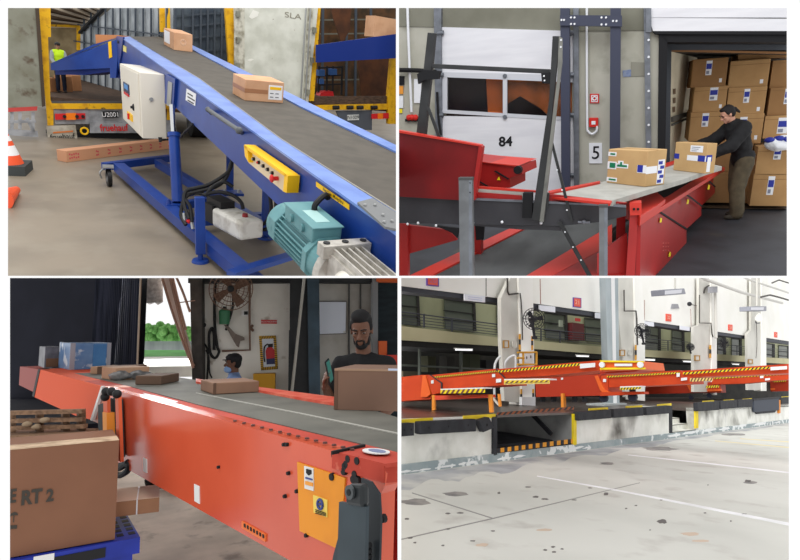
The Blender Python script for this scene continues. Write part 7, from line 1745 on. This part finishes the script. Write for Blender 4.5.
    for i, (x0, y0, x1, y1, tx, lab) in enumerate(((427, 275, 439, 285.5, '20', 'square red bay number sign cut by the upper edge of the wall'), (573.6, 297.3, 581.4, 307, '21', 'square red bay number sign right of the first fan'), (666.3, 313.8, 671.5, 321, '22', 'square red bay number sign below the first hanging lamp'), (728.7, 324.4, 732.6, 330.4, '23', 'square red bay number sign above the fourth bay'), (774.6, 332, 777.5, 337.2, '24', 'square red bay number sign at the far right bay'))):
        T = thing('bay_sign', lab, 'sign', f(x0, y1, -.03), 'bay number signs on the facade')
        sk_ = (x1 - x0) * .1
        fp('sign_board', [(x0, y0), (x1, y0 + sk_), (x1, y1 + sk_), (x0, y1)], -.04, .04, SB if i < 2 else SR, T); t_ = (x1 - x0) * .1
        fp('sign_face', [(x0 + t_, y0 + t_), (x1 - t_, y0 + sk_ + t_), (x1 - t_, y1 + sk_ - t_), (x0 + t_, y1 - t_)], -.05, .02, SR, T)
        c = f((x0 + x1) / 2, (y0 + y1 + sk_) / 2, -.055); hh = (f(x0, y0) - f(x0, y1)).length; ww = (f(x1, y0) - f(x0, y0)).length
        text('sign_numerals', tx, c, DV if DV.dot(f(x1, y0) - f(x0, y0)) > 0 else -DV, UP, (ww * .62, hh * .62), mat('sign_digit_violet', (190, 110, 150), .6) if i < 1 else mat('sign_digit_pale', (250, 190, 170), .6), T)
    for i, (q, lab) in enumerate((([(464.8, 294), (485.2, 296), (485.2, 302.4), (465, 300.5)], 'long white name board hanging from the lintel of the first bay'), ([(539.5, 305), (555.3, 306.6), (555.3, 312.4), (540, 310.5)], 'white name board beside the first fan'), ([(644.2, 321), (654, 322.3), (654, 326.6), (644.2, 325.2)], 'white name board beside the second fan'),
                ([(680.5, 325.7), (689.8, 327), (689.8, 331), (680.5, 329.6)], 'white name board left of the third column'), ([(596, 312.6), (606, 313.8), (606, 319), (596, 318)], 'white name board partly hidden by the galvanised pole'))):
        T = thing('name_board', lab, 'sign board', f(*q[3], -.05)); fp('board_face', q, -.08, .05, mat('board_white_blue', (232, 234, 242), .6), T)
        if i == 0:
            for j in range(2): fp('board_print', [(468, 296.4 + j * 2), (482, 297.9 + j * 2), (482, 298.5 + j * 2), (468, 297 + j * 2)], -.085, .01, mat('board_print', (196, 200, 226), .6), T)
    fp('red_cabinet', [(572.3, 322.5), (584, 324), (584.6, 341), (572.5, 340)], 2.7, .3, mat('cabinet_maroon', (92, 34, 36), .6), None, label='maroon fire cabinet on the balcony of the second bay', cat='cabinet')
    fp('red_notice', [(576, 318), (580.5, 318.6), (580.5, 321.6), (576, 321)], 2.7, .05, mat('notice_red_br', (190, 50, 50), .6), None, label='small red notice above the maroon cabinet', cat='notice')
    fp('exit_door_sign', [(559.6, 320), (563, 320.4), (563, 327), (559.6, 326.6)], 2.6, .05, mat('sign_dim_pale', (150, 156, 140), .6), None, label='small pale notice on the balcony window of the second bay', cat='notice')
    # fans
    def fan(cx, cy, R_, lab, off=-.9, stem=True):
        c = f(cx, cy, off); D_ = Q.proj(c).z; R = R_ / FPX * D_; T = thing('wall_fan', lab, 'fan', c - UP * R * 1.4)
        ax = (Q.o - c); ax = V((ax.x, ax.y, 0)).normalized() * .75 + DV * .3; ax.normalize(); mb = MB()
        X = ax.cross(UP).normalized(); Y = X.cross(ax)
        for q in (1, .8, .55, .25): mb.ring(c + ax * .1 * (1 - q), ax, R * q, .014, 22, 4)
        for j in range(18):
            q = 2 * math.pi * j / 18; dv = X * math.cos(q) + Y * math.sin(q); mb.tube([c + ax * .12, c + ax * .08 + dv * R * .6, c + dv * R, c - ax * .14 + dv * R * .7, c - ax * .16], .007, 4, 1)
        obj('fan_cage', mb, mat('cage_black', (44, 44, 48), .6), T)
        for j in range(3):
            q = 2.1 * j + .8; dv = X * math.cos(q) + Y * math.sin(q); sv = ax.cross(dv); mb = MB(); mb.prism([c + dv * R * .1 - sv * R * .08, c + dv * R * .8 - sv * R * .3 - ax * .04, c + dv * R * .82 + sv * R * .2 + ax * .02, c + dv * R * .1 + sv * R * .1], ax * .01); obj('fan_blade', mb, mat('cage_black', (0, 0, 0)), T)
        mb = MB(); mb.ball(c, R * .2); mb.cone(c, c - ax * .3, R * .2, R * .22); obj('fan_motor', mb, mat('cage_black', (0, 0, 0)), T, smooth=True)
        mb = MB(); mb.tube([c - ax * .25, c - ax * .3 - UP * R * .8 - X * R * .2, c - ax * .3 - UP * R * 1.6 - X * R * .3], .045, 8); mb.cone(c - ax * .3 - UP * R * 1.75 - X * R * .3, c - ax * .3 - UP * R * 1.5 - X * R * .3, R * .26); obj('fan_bracket', mb, BLACK, T)
    fan(534, 319, 11, 'large black wall fan on the first column'); fan(642.5, 331, 7.5, 'dark wall fan on the second column right of the galvanised pole'); fan(723.5, 343, 5, 'dark wall fan on the third column'); fan(690.5, 347, 3.6, 'small dark fan hanging in the third bay')
    # hanging lamps, pipes
    def lampbox(px, lab, off, stem, dim=True):
        T = thing('hanging_lamp', lab, 'lamp', f(*px[3], off)); c = fp('lamp_housing', px, off, .5, mat('lamp_grey', (138, 140, 150), .4, metal=.2), T, bevel=.02)
        (a, b), (c_, b2), (c2, e2_), (a2, e1_) = px
        fp('lamp_glass', [(a + 1, b + (e1_ - b) * .2), (c_ - 2.5, b2 + (e2_ - b2) * .2), (c_ - 3, e2_ - 1), (a + 1, e1_ - 1)], off - .02, .03, mat('lamp_glass_pale', (206, 206, 214), .3), T)
        mb = MB(); mb.beam(f(*stem[0], off + .25), f(*stem[1], off + .25), .06, .06, N); obj('lamp_stem', mb, GREYC, T)
    lampbox([(664.5, 289.5), (684.5, 288.3), (686, 294), (665, 295.5)], 'grey flood lamp hanging before the white wall above the third bay', -3, ((675, 262), (675, 289)))
    lampbox([(750.3, 306.4), (766.5, 306.2), (766.5, 311), (750.5, 311)], 'grey flood lamp hanging near the top of the fourth column', -3, ((757, 262), (757, 306)))
    fp('junction_plate', [(672.5, 304), (678, 304), (679.5, 308.5), (671.5, 308.5)], -.05, .05, mat('plate_mid_grey', (150, 150, 156), .5), None, label='small grey plate on the white wall under the flood lamp', cat='plate')
    T = thing('loudspeaker', 'white loudspeaker horn under the lamp at the fourth column', 'loudspeaker', f(759, 322, -.5)); c = f(759, 314.5, -.6); mb = MB(); mb.cone(c, f(758.5, 318.5, -.9), .10, .22, 12); obj('horn', mb, WHITE, T); mb = MB(); mb.tube([f(756, 320, -.5), f(756, 323, -.5), f(760, 323, -.5)], .03); obj('horn_bracket', mb, LINT, T)
    def pipe(nm, pts, rad, m, lab, off=-.3, cat='pipe'):
        mb = MB(); mb.tube([f(x, y, off) for x, y in pts], rad, 8, 0); return obj(nm, mb, m, label=lab, cat=cat, smooth=True)
    PW = mat('pipe_off_white', (206, 204, 198), .5)
    pipe('ceiling_pipe', [(686, 268), (706, 279.5), (742, 292.5), (782, 303)], .10, PW, 'off white ceiling pipe running down to the right above the third column', -.8)
    pipe('ceiling_pipe', [(722, 268), (750, 280), (795, 295)], .07, PW, 'thinner off white pipe above the main ceiling pipe', -1.0)
    pipe('down_pipe', [(715, 286), (715.5, 300), (716, 338)], .09, PW, 'off white down pipe on the third column', -.5)
    fp('junction_box', [(712.5, 286.5), (717.5, 286.5), (717.5, 292.5), (712.5, 292.5)], -.7, .25, mat('plate_mid_grey', (0, 0, 0)), None, label='grey junction box where the ceiling pipe meets the third column', cat='box')
    CB = mat('cable_dark', (70, 66, 62), .6)
    pipe('wall_cable', [(507.3, 270), (507.5, 291), (509, 294.5), (514, 294), (518, 293.5)], .03, CB, 'thin dark cable bending on the first column')
    pipe('wall_cable', [(520, 293), (521, 300), (522, 315), (522.5, 340)], .02, CB, 'thin dark cable running down the white front of the first column', -.36)
    pipe('wall_cable', [(624, 290), (624.3, 311), (636, 311), (636.8, 318), (637.5, 345)], .03, CB, 'thin dark cable bending on the column behind the pole', -.36)
    pipe('wall_cable', [(704, 293), (705, 288), (709, 285.5)], .04, CB, 'short bent grey cable near the junction box')
    pipe('wall_cable', [(699.5, 295), (699.5, 323), (711, 323.2), (712, 334), (713, 337)], .03, CB, 'thin dark cable bending on the third column', -.36)
    pipe('wall_cable', [(756.5, 322), (757, 345), (756, 358)], .02, CB, 'thin cable running down the fourth column', -.36)
    pipe('wall_seam', [(486, 262), (486, 296)], .015, CB, 'thin rusty streak on the white wall of the first bay', 0, 'streak'); pipe('wall_seam', [(540, 279), (540.5, 304)], .02, mat('streak_rust', (160, 120, 110), .8), 'thin rusty streak on the white wall right of the first column', 0, 'streak')
    pipe('wall_seam', [(644.3, 300), (644.3, 320)], .02, mat('streak_rust', (0, 0, 0)), 'thin brown streak on the wall right of the second column', 0, 'streak'); pipe('wall_seam', [(690.5, 309), (691, 326)], .02, mat('streak_rust', (0, 0, 0)), 'thin brown streak on the wall left of the third column', 0, 'streak')
    T = thing('camera_arm', 'small dark camera on a thin arm with a red cap on the white wall', 'camera', f(693, 306, -.1)); mb = MB(); mb.ball(f(689.5, 304, -.3), .12); obj('camera_ball', mb, BLACK, T, smooth=True); mb = MB(); mb.tube([f(690, 304.3, -.2), f(698, 306, -.1)], .02, 5, 0); obj('camera_arm_rod', mb, CB, T); mb = MB(); mb.ball(f(698, 306, -.1), .08); obj('red_cap', mb, SR, T, smooth=True)
    T = thing('ceiling_bracket', 'dark angled pipe bracket in the upper right corner', 'bracket', f(775, 298, -1.5)); mb = MB(); mb.tube([f(761, 297, -1.5), f(770, 295, -1.5), f(778, 297, -1.5), f(795, 302, -1.5)], .06, 6, 0); mb.tube([f(772, 283, -1.5), f(779, 280, -1.5), f(795, 285, -1.5)], .05, 6, 0); obj('bracket_pipe', mb, CB, T)
    # fluorescent tubes under the balcony
    for (x0, y0, x1, y1, lab) in ((457, 348.8, 472.5, 350.6, 'lit tube lamp under the balcony of the first bay'), (578, 355.4, 589, 356.8, 'lit tube lamp under the balcony of the second bay'), (646.5, 359.2, 655, 360.6, 'lit tube lamp under the balcony right of the second column'), (684.5, 361, 692, 362.2, 'lit tube lamp under the balcony left of the third column'), (733.5, 363.8, 739, 364.8, 'lit tube lamp under the balcony of the fourth bay')):
        T = thing('tube_lamp', lab, 'lamp', f(x0, y1, 1.5)); fp('tube', [(x0, y0), (x1, y0 + .4), (x1, y1 + .2), (x0, y1 - .2)], 1.45, .08, mat('tube_lit', (250, 252, 255), .5, emit=(250, 252, 255), estr=.9), T)
        fp('tube_holder', [(x0 - .5, y0 - .9), (x1 + .5, y0 - .5), (x1 + .5, y0 + .3), (x0 - .5, y0 - .1)], 1.45, .12, GREYC, T)
    # ---------------- conveyors
    def conv(fx_, fy_, lab, parts_fn, nrm=None):
        B0 = z(fx_, fy_, Hd); D_ = Q.proj(B0).z
        nn = nrm or DV
        def c(x, y, off=0.0): return pl(x, y, B0 + nn * off, nn)
        T = thing('telescopic_conveyor', lab, 'conveyor', B0, 'orange telescopic conveyors on the dock')
        def cp(name, px, off, th, m, par=T, **kw):
            mb = MB(); mb.prism([c(x, y, off) for x, y in px], nn * th); return obj(name, mb, m, par, **kw)
        parts_fn(T, c, cp, nn); return T
    W_ = .9
    def pA(T, c, cp, nn):
        cp('rear_body', [(380, 378.5), (401, 377), (423, 374.8), (433, 393.8), (430, 399.3), (401, 401), (380, 402)], .05, W_ * 1.0, RED if 0 else ORG)
        cp('hinge_arm', [(422.5, 375.5), (425.5, 375.2), (430.5, 394), (427, 397), (420.5, 397)], -.02, .05, ORG2)
        cp('boom_section', [(429, 374.8), (435, 375.6), (441, 383), (441.5, 392.5), (432, 394.5), (426, 375)], 0, W_, ORG)
        cp('boom_section', [(430, 375.2), (497, 368.6), (504.5, 377.5), (505, 385), (462, 388), (441.7, 389), (441, 383)], .02, W_ * .95, ORG)
        cp('boom_section', [(495, 369.3), (600, 360.3), (600, 370.5), (549, 375.5), (504, 378.3)], .10, W_ * .85, ORG)
        cp('boom_joint', [(429, 374.6), (430.5, 374.5), (442, 382.8), (442, 390), (440.7, 390), (440.7, 383.4)], -.01, .02, BLACK); cp('boom_joint', [(495, 369), (496.5, 369), (505.3, 377.8), (504.3, 378.2)], -.01, .02, BLACK)
        hazard('hazard_stripe', (435, 376.4), (497, 370.4), (497, 371.8), (435, 377.9), -.012, 26, YEL, BLACK, T, c, nn)
        hazard('hazard_stripe', (498, 370.5), (580, 363), (580, 365.6), (498, 372.6), -.012, 24, YEL, BLACK, T, c, nn)
        cp('side_plate', [(580, 363.8), (595, 362.8), (595, 367), (580, 368.5)], -.02, .01, PALE); cp('maker_label', [(492, 374.2), (495, 373.9), (495, 377), (492, 377.3)], -.02, .01, PALE); cp('maker_label', [(496, 379), (501, 378.6), (501, 382.2), (496, 382.6)], -.02, .01, PALE); cp('maker_label', [(431, 380.5), (433.5, 380), (433.5, 383.5), (431, 383.5)], -.02, .01, PALE)
        cp('walk_board', [(504, 379), (548.5, 378.4), (549.3, 379.8), (504, 380.4)], -.3, .3, PALE); w_ = cp('walk_edge', [(504, 380), (549.3, 379.6), (549.5, 383.6), (504, 384.6)], -.31, .02, mat('edge_cream', (226, 200, 120), .6))
        hazard('hazard_stripe', (504.5, 381), (549, 380.2), (549, 382), (504.5, 383.2), -.33, 9, YEL, mat('brown_stripe', (110, 72, 60), .6), T, c, nn)
        cp('walk_board', [(440.5, 388.8), (484, 387.3), (484.5, 388.6), (440.5, 390)], -.3, .3, PALE); hazard('hazard_stripe', (440.5, 390), (485, 388.6), (485, 392.6), (440.5, 393.8), -.31, 9, YEL, mat('brown_stripe', (0, 0, 0)), T, c, nn)
        cp('support_beam', [(434.5, 395.6), (487, 394.4), (488, 397.6), (435, 400)], -.05, .3, mat('beam_red', (214, 76, 50), .5))
        for q in (((431.8, 395), (434.6, 395), (434.8, 410), (431.8, 410.5)), ((488, 394.5), (491.8, 394.5), (492.6, 412.5), (489.2, 412.5)), ((497.5, 394), (499.5, 394), (500.5, 406.5), (498.5, 406.5))): cp('support_leg', q, -.06, .05, AMB)
        mb = MB(); mb.beam(c(491, 396, 0), c(499, 405, 0), .04, .04); obj('leg_brace', mb, GREYC, T)
        cp('boom_end', [(600, 361.2), (643, 361.2), (644.6, 369), (600, 371.2)], -.55, .9, ORG2)
        cp('end_stripe', [(600, 360.2), (643, 361), (643, 362.6), (600, 362)], -.60, .05, YEL); cp('end_stripe', [(600, 367.6), (644.5, 367.5), (644.6, 369.3), (600, 369.6)], -.60, .05, YEL)
        cp('end_plate', [(614.5, 363.6), (632, 363.6), (632, 366.2), (614.5, 366.2)], -.61, .02, PALE)
        for x in (602.6, 640.8):
            cc = c(x, 364.8, -.6); mb = MB(); mb.cone(cc, cc - nn * .04, .05, .05, 12); obj('end_lamp', mb, PALE, T)
        cp('boom_belt', [(600, 370.5), (643, 369), (636, 371.5), (600, 374)], -.3, .6, RED)
    conv(434, 410.5, 'long orange conveyor at the left with amber legs and a boom ending at the pole', pA)
    def pB(T, c, cp, nn):
        cp('rear_body', [(535, 377.5), (601, 374), (601, 395.5), (536, 397)], 0, W_, mat('conveyor_orange_deep', (172, 50, 24), .5))
        cp('hinge_arm', [(594.5, 376), (597.5, 375.5), (605, 390), (612, 392.5), (605, 395), (600, 390)], -.03, .05, ORG2)
        cp('lower_rail', [(600, 392), (644, 391.5), (644.5, 394), (600, 396)], -.04, .3, ORG)
        cp('boom_section', [(600, 376), (608, 375), (608, 392), (600, 393)], .0, W_, ORG)
        cp('boom_section', [(606, 374.5), (680, 370.3), (692, 377), (692, 383.6), (625, 387), (606, 387.5)], .05, W_, ORG)
        cp('maker_label', [(561, 377.8), (563, 377.6), (563, 379.5), (561, 379.7)], -.02, .01, PALE); cp('maker_label', [(603, 379), (606, 379), (606, 382), (603, 382)], -.04, .01, PALE); cp('maker_label', [(676.5, 373.3), (679.6, 373), (679.6, 376.6), (676.5, 377)], -.02, .01, PALE); cp('side_plate', [(681, 378), (687, 377.4), (687, 380), (681, 380.8)], -.02, .01, PALE)
        hazard('hazard_stripe', (607, 376), (680, 372), (680, 373.6), (607, 377.6), -.012, 26, YEL, BLACK, T, c, nn)
        hazard('hazard_stripe', (620, 387.6), (641, 386.8), (641, 389), (620, 390), -.3, 7, YEL, BLACK, T, c, nn); cp('walk_board', [(620, 386.4), (641, 385.8), (641, 387), (620, 387.8)], -.3, .3, PALE)
        cp('boom_section', [(680, 371), (784, 364.2), (790, 363.8), (790, 373), (692, 377.2), (686, 374)], .1, W_, ORG)
        hazard('hazard_stripe', (683, 372.4), (770, 366.6), (770, 368.6), (683, 374.6), -.012, 22, YEL, BLACK, T, c, nn)
        cp('side_plate', [(770.5, 367), (787, 366), (787, 369.2), (770.5, 370.4)], -.02, .01, PALE)
        hazard('walk_edge', (690, 378.2), (713, 377.6), (713, 380.6), (690, 381.8), -.3, 7, mat('edge_cream', (0, 0, 0)), mat('brown_stripe', (0, 0, 0)), T, c, nn)
        for q in (((560.8, 393.5), (563.2, 393.3), (563.8, 409), (561, 409.3)),): cp('support_leg', q, -.1, .15, AMB)
        for x, y in ((603, 401), (632, 400)):
            cc = c(x, y - 3, .1); mb = MB(); mb.cone(cc, cc + nn * .1, .12, .12, 16); wl_ = obj('caster_wheel', mb, mat('caster_navy', (34, 36, 52), .6), T); mb = MB(); mb.box(cc + UP * .2 + nn * .05, (.12, .12, .3)); obj('caster_fork', mb, BLACK, wl_)
        for x in (540, 551, 572, 582): cp('under_frame', [(x, 396.5), (x + 2, 396.4), (x + 2, 402), (x, 402)], .2, .2, BLACK)
    conv(562, 409, 'orange conveyor in the middle whose striped boom runs off to the right edge', pB)
    def pC(T, c, cp, nn):
        cp('rear_body', [(645, 386), (720, 381.5), (721, 392.5), (645, 394)], 0, W_, mat('conveyor_orange_deep', (0, 0, 0)))
        cp('boom_section', [(712, 377.5), (760, 374.8), (766, 379), (766, 381.5), (745, 383.5), (712, 384.5)], -.1, W_, ORG)
        hazard('hazard_stripe', (714, 377.5), (790, 372.8), (790, 374.4), (714, 379), -.12, 24, YEL, BLACK, T, c, nn)
        cp('boom_section', [(758, 375.2), (790, 373.2), (790, 379.5), (766, 381)], -.1, W_, ORG)
        cp('hinge_arm', [(686, 383.5), (689, 383.2), (694, 389), (703, 389.4), (703, 391.5), (690, 391.5)], -.12, .05, ORG2)
        cp('lower_rail', [(690, 389.5), (720, 388.8), (721, 391), (690, 392)], -.14, .3, ORG2); hazard('hazard_stripe', (702, 386), (719, 385), (719, 387.5), (702, 388.5), -.3, 7, YEL, BLACK, T, c, nn)
        cp('maker_label', [(760, 376), (763.5, 375.7), (763.5, 378), (760, 378.3)], -.13, .01, PALE); cp('side_plate', [(765, 378.5), (770, 378), (770, 380), (765, 380.6)], -.13, .01, PALE)
        for x, y in ((691, 400), (709, 398)):
            cc = c(x, y - 2.5, .1); mb = MB(); mb.cone(cc, cc + nn * .1, .13, .13, 16); obj('caster_wheel', mb, mat('caster_navy', (0, 0, 0)), T)
    conv(690, 401.5, 'deep orange conveyor body behind the middle boom, right of the second column', pC)
    def pD(T, c, cp, nn):
        cp('rear_body', [(721, 384), (789, 379.5), (789, 391), (722, 392.5)], 0, W_, mat('conveyor_orange_deep', (0, 0, 0)))
        cp('hinge_arm', [(751, 383), (754, 382.6), (759, 388.5), (775, 388), (775, 390), (755, 391)], -.1, .05, ORG2)
        cp('under_frame', [(725, 392), (745, 391.6), (745, 395), (725, 395)], .2, .2, BLACK)
        hazard('hazard_stripe', (773, 380), (786, 379), (786, 381.5), (773, 382.3), -.3, 6, YEL, BLACK, T, c, nn)
        for x in (759, 764): cc = c(x, 394, .1); mb = MB(); mb.cone(cc, cc + nn * .1, .16, .16, 14); obj('caster_wheel', mb, BLACK, T)
    conv(760, 397, 'deep orange conveyor body farthest to the right behind the yellow ladder', pD)
    T = thing('step_ladder', 'small orange step ladder on the dock near the right edge', 'ladder', z(771, 396.5, Hd)); L0 = z(767.5, 397, Hd); Dl = Q.proj(L0).z
    for q in (((767, 383), (768.2, 383), (768.2, 397), (767, 397)), ((773.5, 383), (774.7, 383), (774.7, 396.6), (773.5, 396.6))): mb = MB(); mb.prism([d(x, y, Dl) for x, y in q], N * .1); obj('ladder_rail', mb, AMB, T)
    for y in (387, 391, 395): mb = MB(); mb.prism([d(x, yy, Dl) for x, yy in ((767, y), (774, y), (774, y + .9), (767, y + .9))], N * .3); obj('tread', mb, AMB, T)
    T = thing('motor_unit', 'white and grey motor unit on the dock beside the orange ladder', 'motor', z(782, 396, Hd)); Dm = Q.proj(z(782, 396, Hd)).z
    mb = MB(); mb.ball(d(782, 389, Dm), (.45, .3, .3)); mb.ball(d(777, 392, Dm), (.5, .3, .15)); obj('motor_shell', mb, PALE, T, remesh=.05); mb = MB(); mb.cone(d(784, 387, Dm) - N * .3, d(784, 387, Dm) - N * .4, .12, .12); obj('motor_cap', mb, AMB, T)
    # white hoop rails
    for (x0, x1, yt, yb, fx_, lab) in ((494.5, 502.5, 357, 370, 0, 'left white hoop rail standing behind the orange boom'), (504.5, 515.5, 356.2, 368, 0, 'right white hoop rail beside the first column'), (693, 700, 366, 371, 1, 'low white hoop rail behind the far boom at the third column')):
        D_ = Q.proj(z(505, 404, Hd)).z * .93 if not fx_ else Q.proj(z(700, 396, Hd)).z
        mb = MB(); xm = (x0 + x1) / 2
        mb.tube([d(x0, yb + 28 if not fx_ else yb + 16, D_), d(x0, yb, D_), d(x0 + (x1 - x0) * .2, yt + (yb - yt) * .35, D_), d(xm + (x1 - x0) * .15, yt, D_), d(x1, yt + .8, D_), d(x1, yb + 4, D_)], .038 if not fx_ else .07, 8, 3)
        obj('hoop_rail', mb, PALE, label=lab, cat='rail', smooth=True)
    # grey leveller rail pieces on the dock floor
    # ---------------- markings in the yard
    def mark(name, px, m, kind='structure', h=.002):
        mb = MB(); mb.prism([z(x, y, .001) for x, y in px], UP * h); return obj(name, mb, m, None, kind=kind)
    LW = mat('line_white', (246, 246, 250), .7, col2=(226, 226, 228), scale=2)
    mark('floor_line', [(537, 475.6), (620, 490), (700, 505.5), (795, 524), (795, 527), (700, 507.8), (620, 491.6), (537, 476.6)], LW)
    mark('floor_line', [(628, 454.6), (700, 462), (795, 472.6), (795, 474), (700, 463.2), (628, 455.3)], LW)
    LY = mat('line_yellow_faint', (226, 214, 176), .7)
    mark('floor_line_yellow', [(715, 440.5), (795, 447.5), (795, 448.6), (715, 441.2)], LY); mark('floor_line_yellow', [(740, 438.4), (795, 441.8), (795, 442.8), (740, 439)], LY)
    JC = mat('joint_dark', (150, 148, 146), .8)
    mark('floor_joint', [(412, 492.5), (493, 518), (493, 519), (412, 493.4)], JC); mark('floor_joint', [(401, 539), (493, 518), (600, 492), (600, 492.6), (493, 519), (401, 540)], JC); mark('floor_joint', [(600, 492), (640, 482.5), (640, 483), (600, 492.6)], JC)
    ST_ = mat('oil_stain', (158, 154, 150), .7, col2=(126, 124, 124), scale=3); SD = mat('oil_spot', (110, 106, 104), .7)
    random.seed(21)
    def blob(cx, cy, rx, ry, m, name='floor_stain'):
        mark(name, [(cx + rx * math.cos(q) * random.uniform(.55, 1), cy + ry * math.sin(q) * random.uniform(.55, 1)) for q in [2 * math.pi * j / 12 for j in range(12)]], m)
    for (x, y, a, b) in ((415, 502, 22, 4), (455, 494, 16, 2.5), (607, 463.5, 9, 1.6), (735, 434.5, 16, 1.4), (660, 449, 22, 2.5), (750, 482.5, 8, 1.8)): blob(x, y, a, b, ST_)
    for (x, y, a, b) in ((499, 493, 2.4, 1.2), (536, 497, 4, 1.2), (545, 499, 4.5, 1), (448, 513.5, 3, .9), (460, 513, 4, 1), (407, 519, 3.5, 1), (410, 538, 3.4, 1), (415, 542.7, 2, 1), (443, 545.5, 2, 1), (448, 529, 2.6, .8), (545, 550, 2.4, 1.1), (553, 547, 2.6, 1), (554, 552, 3, .9), (562, 549, 2, .8), (662.5, 521.5, 6, 2.8), (748, 481, 5, 1.6), (606, 494, 3.4, 1.8), (526, 455.5, 0, 0), (626, 508.5, 1.6, .8), (661, 500, 2, .6), (708, 485, 1, .6), (731, 521, 1.2, .8), (705, 513, 2, .7), (744, 514, 3, .6), (473, 541, 3, .7), (493, 531, 3, .7), (650, 530, 1.4, .6), (636, 505.5, 1.6, .6), (528, 487, 4, .7), (574, 500, 3, .6), (590, 488, 3, .6)):
        if a: blob(x, y, a, b, SD, 'floor_spot')
    for (x, y, a, b) in ((482, 545, 8, 2), (545, 530, 10, 1.5), (690, 534, 12, 2), (700, 541, 10, 1.4)): blob(x, y, a, b, mat('rust_stain', (206, 186, 168), .8), 'floor_stain')
    # tyre-dark band along the foot of the dock
    lo_ = []; up_ = []
    for i in range(60):
        x = 396 + i * 7; base = 475.2 - .134 * (x - 401); wd = (13 + 4 * math.sin(i * .9) + random.uniform(-2, 2)) * max(.12, 1 - i / 52)
        up_.append((x, base)); lo_.append((x, base + wd))
    mark('floor_stain', up_ + lo_[::-1], mat('tyre_dark', (178, 180, 184), .7, col2=(150, 152, 158), scale=1.2, col3=(204, 204, 200), scale3=.9, lo3=.45, hi3=.6), h=.001)
    lamp('daylight', 'SUN', (6, -10, 16), (0, 12, 0), 2.9, angle=.9, color=(1, .99, .97))
build_br()
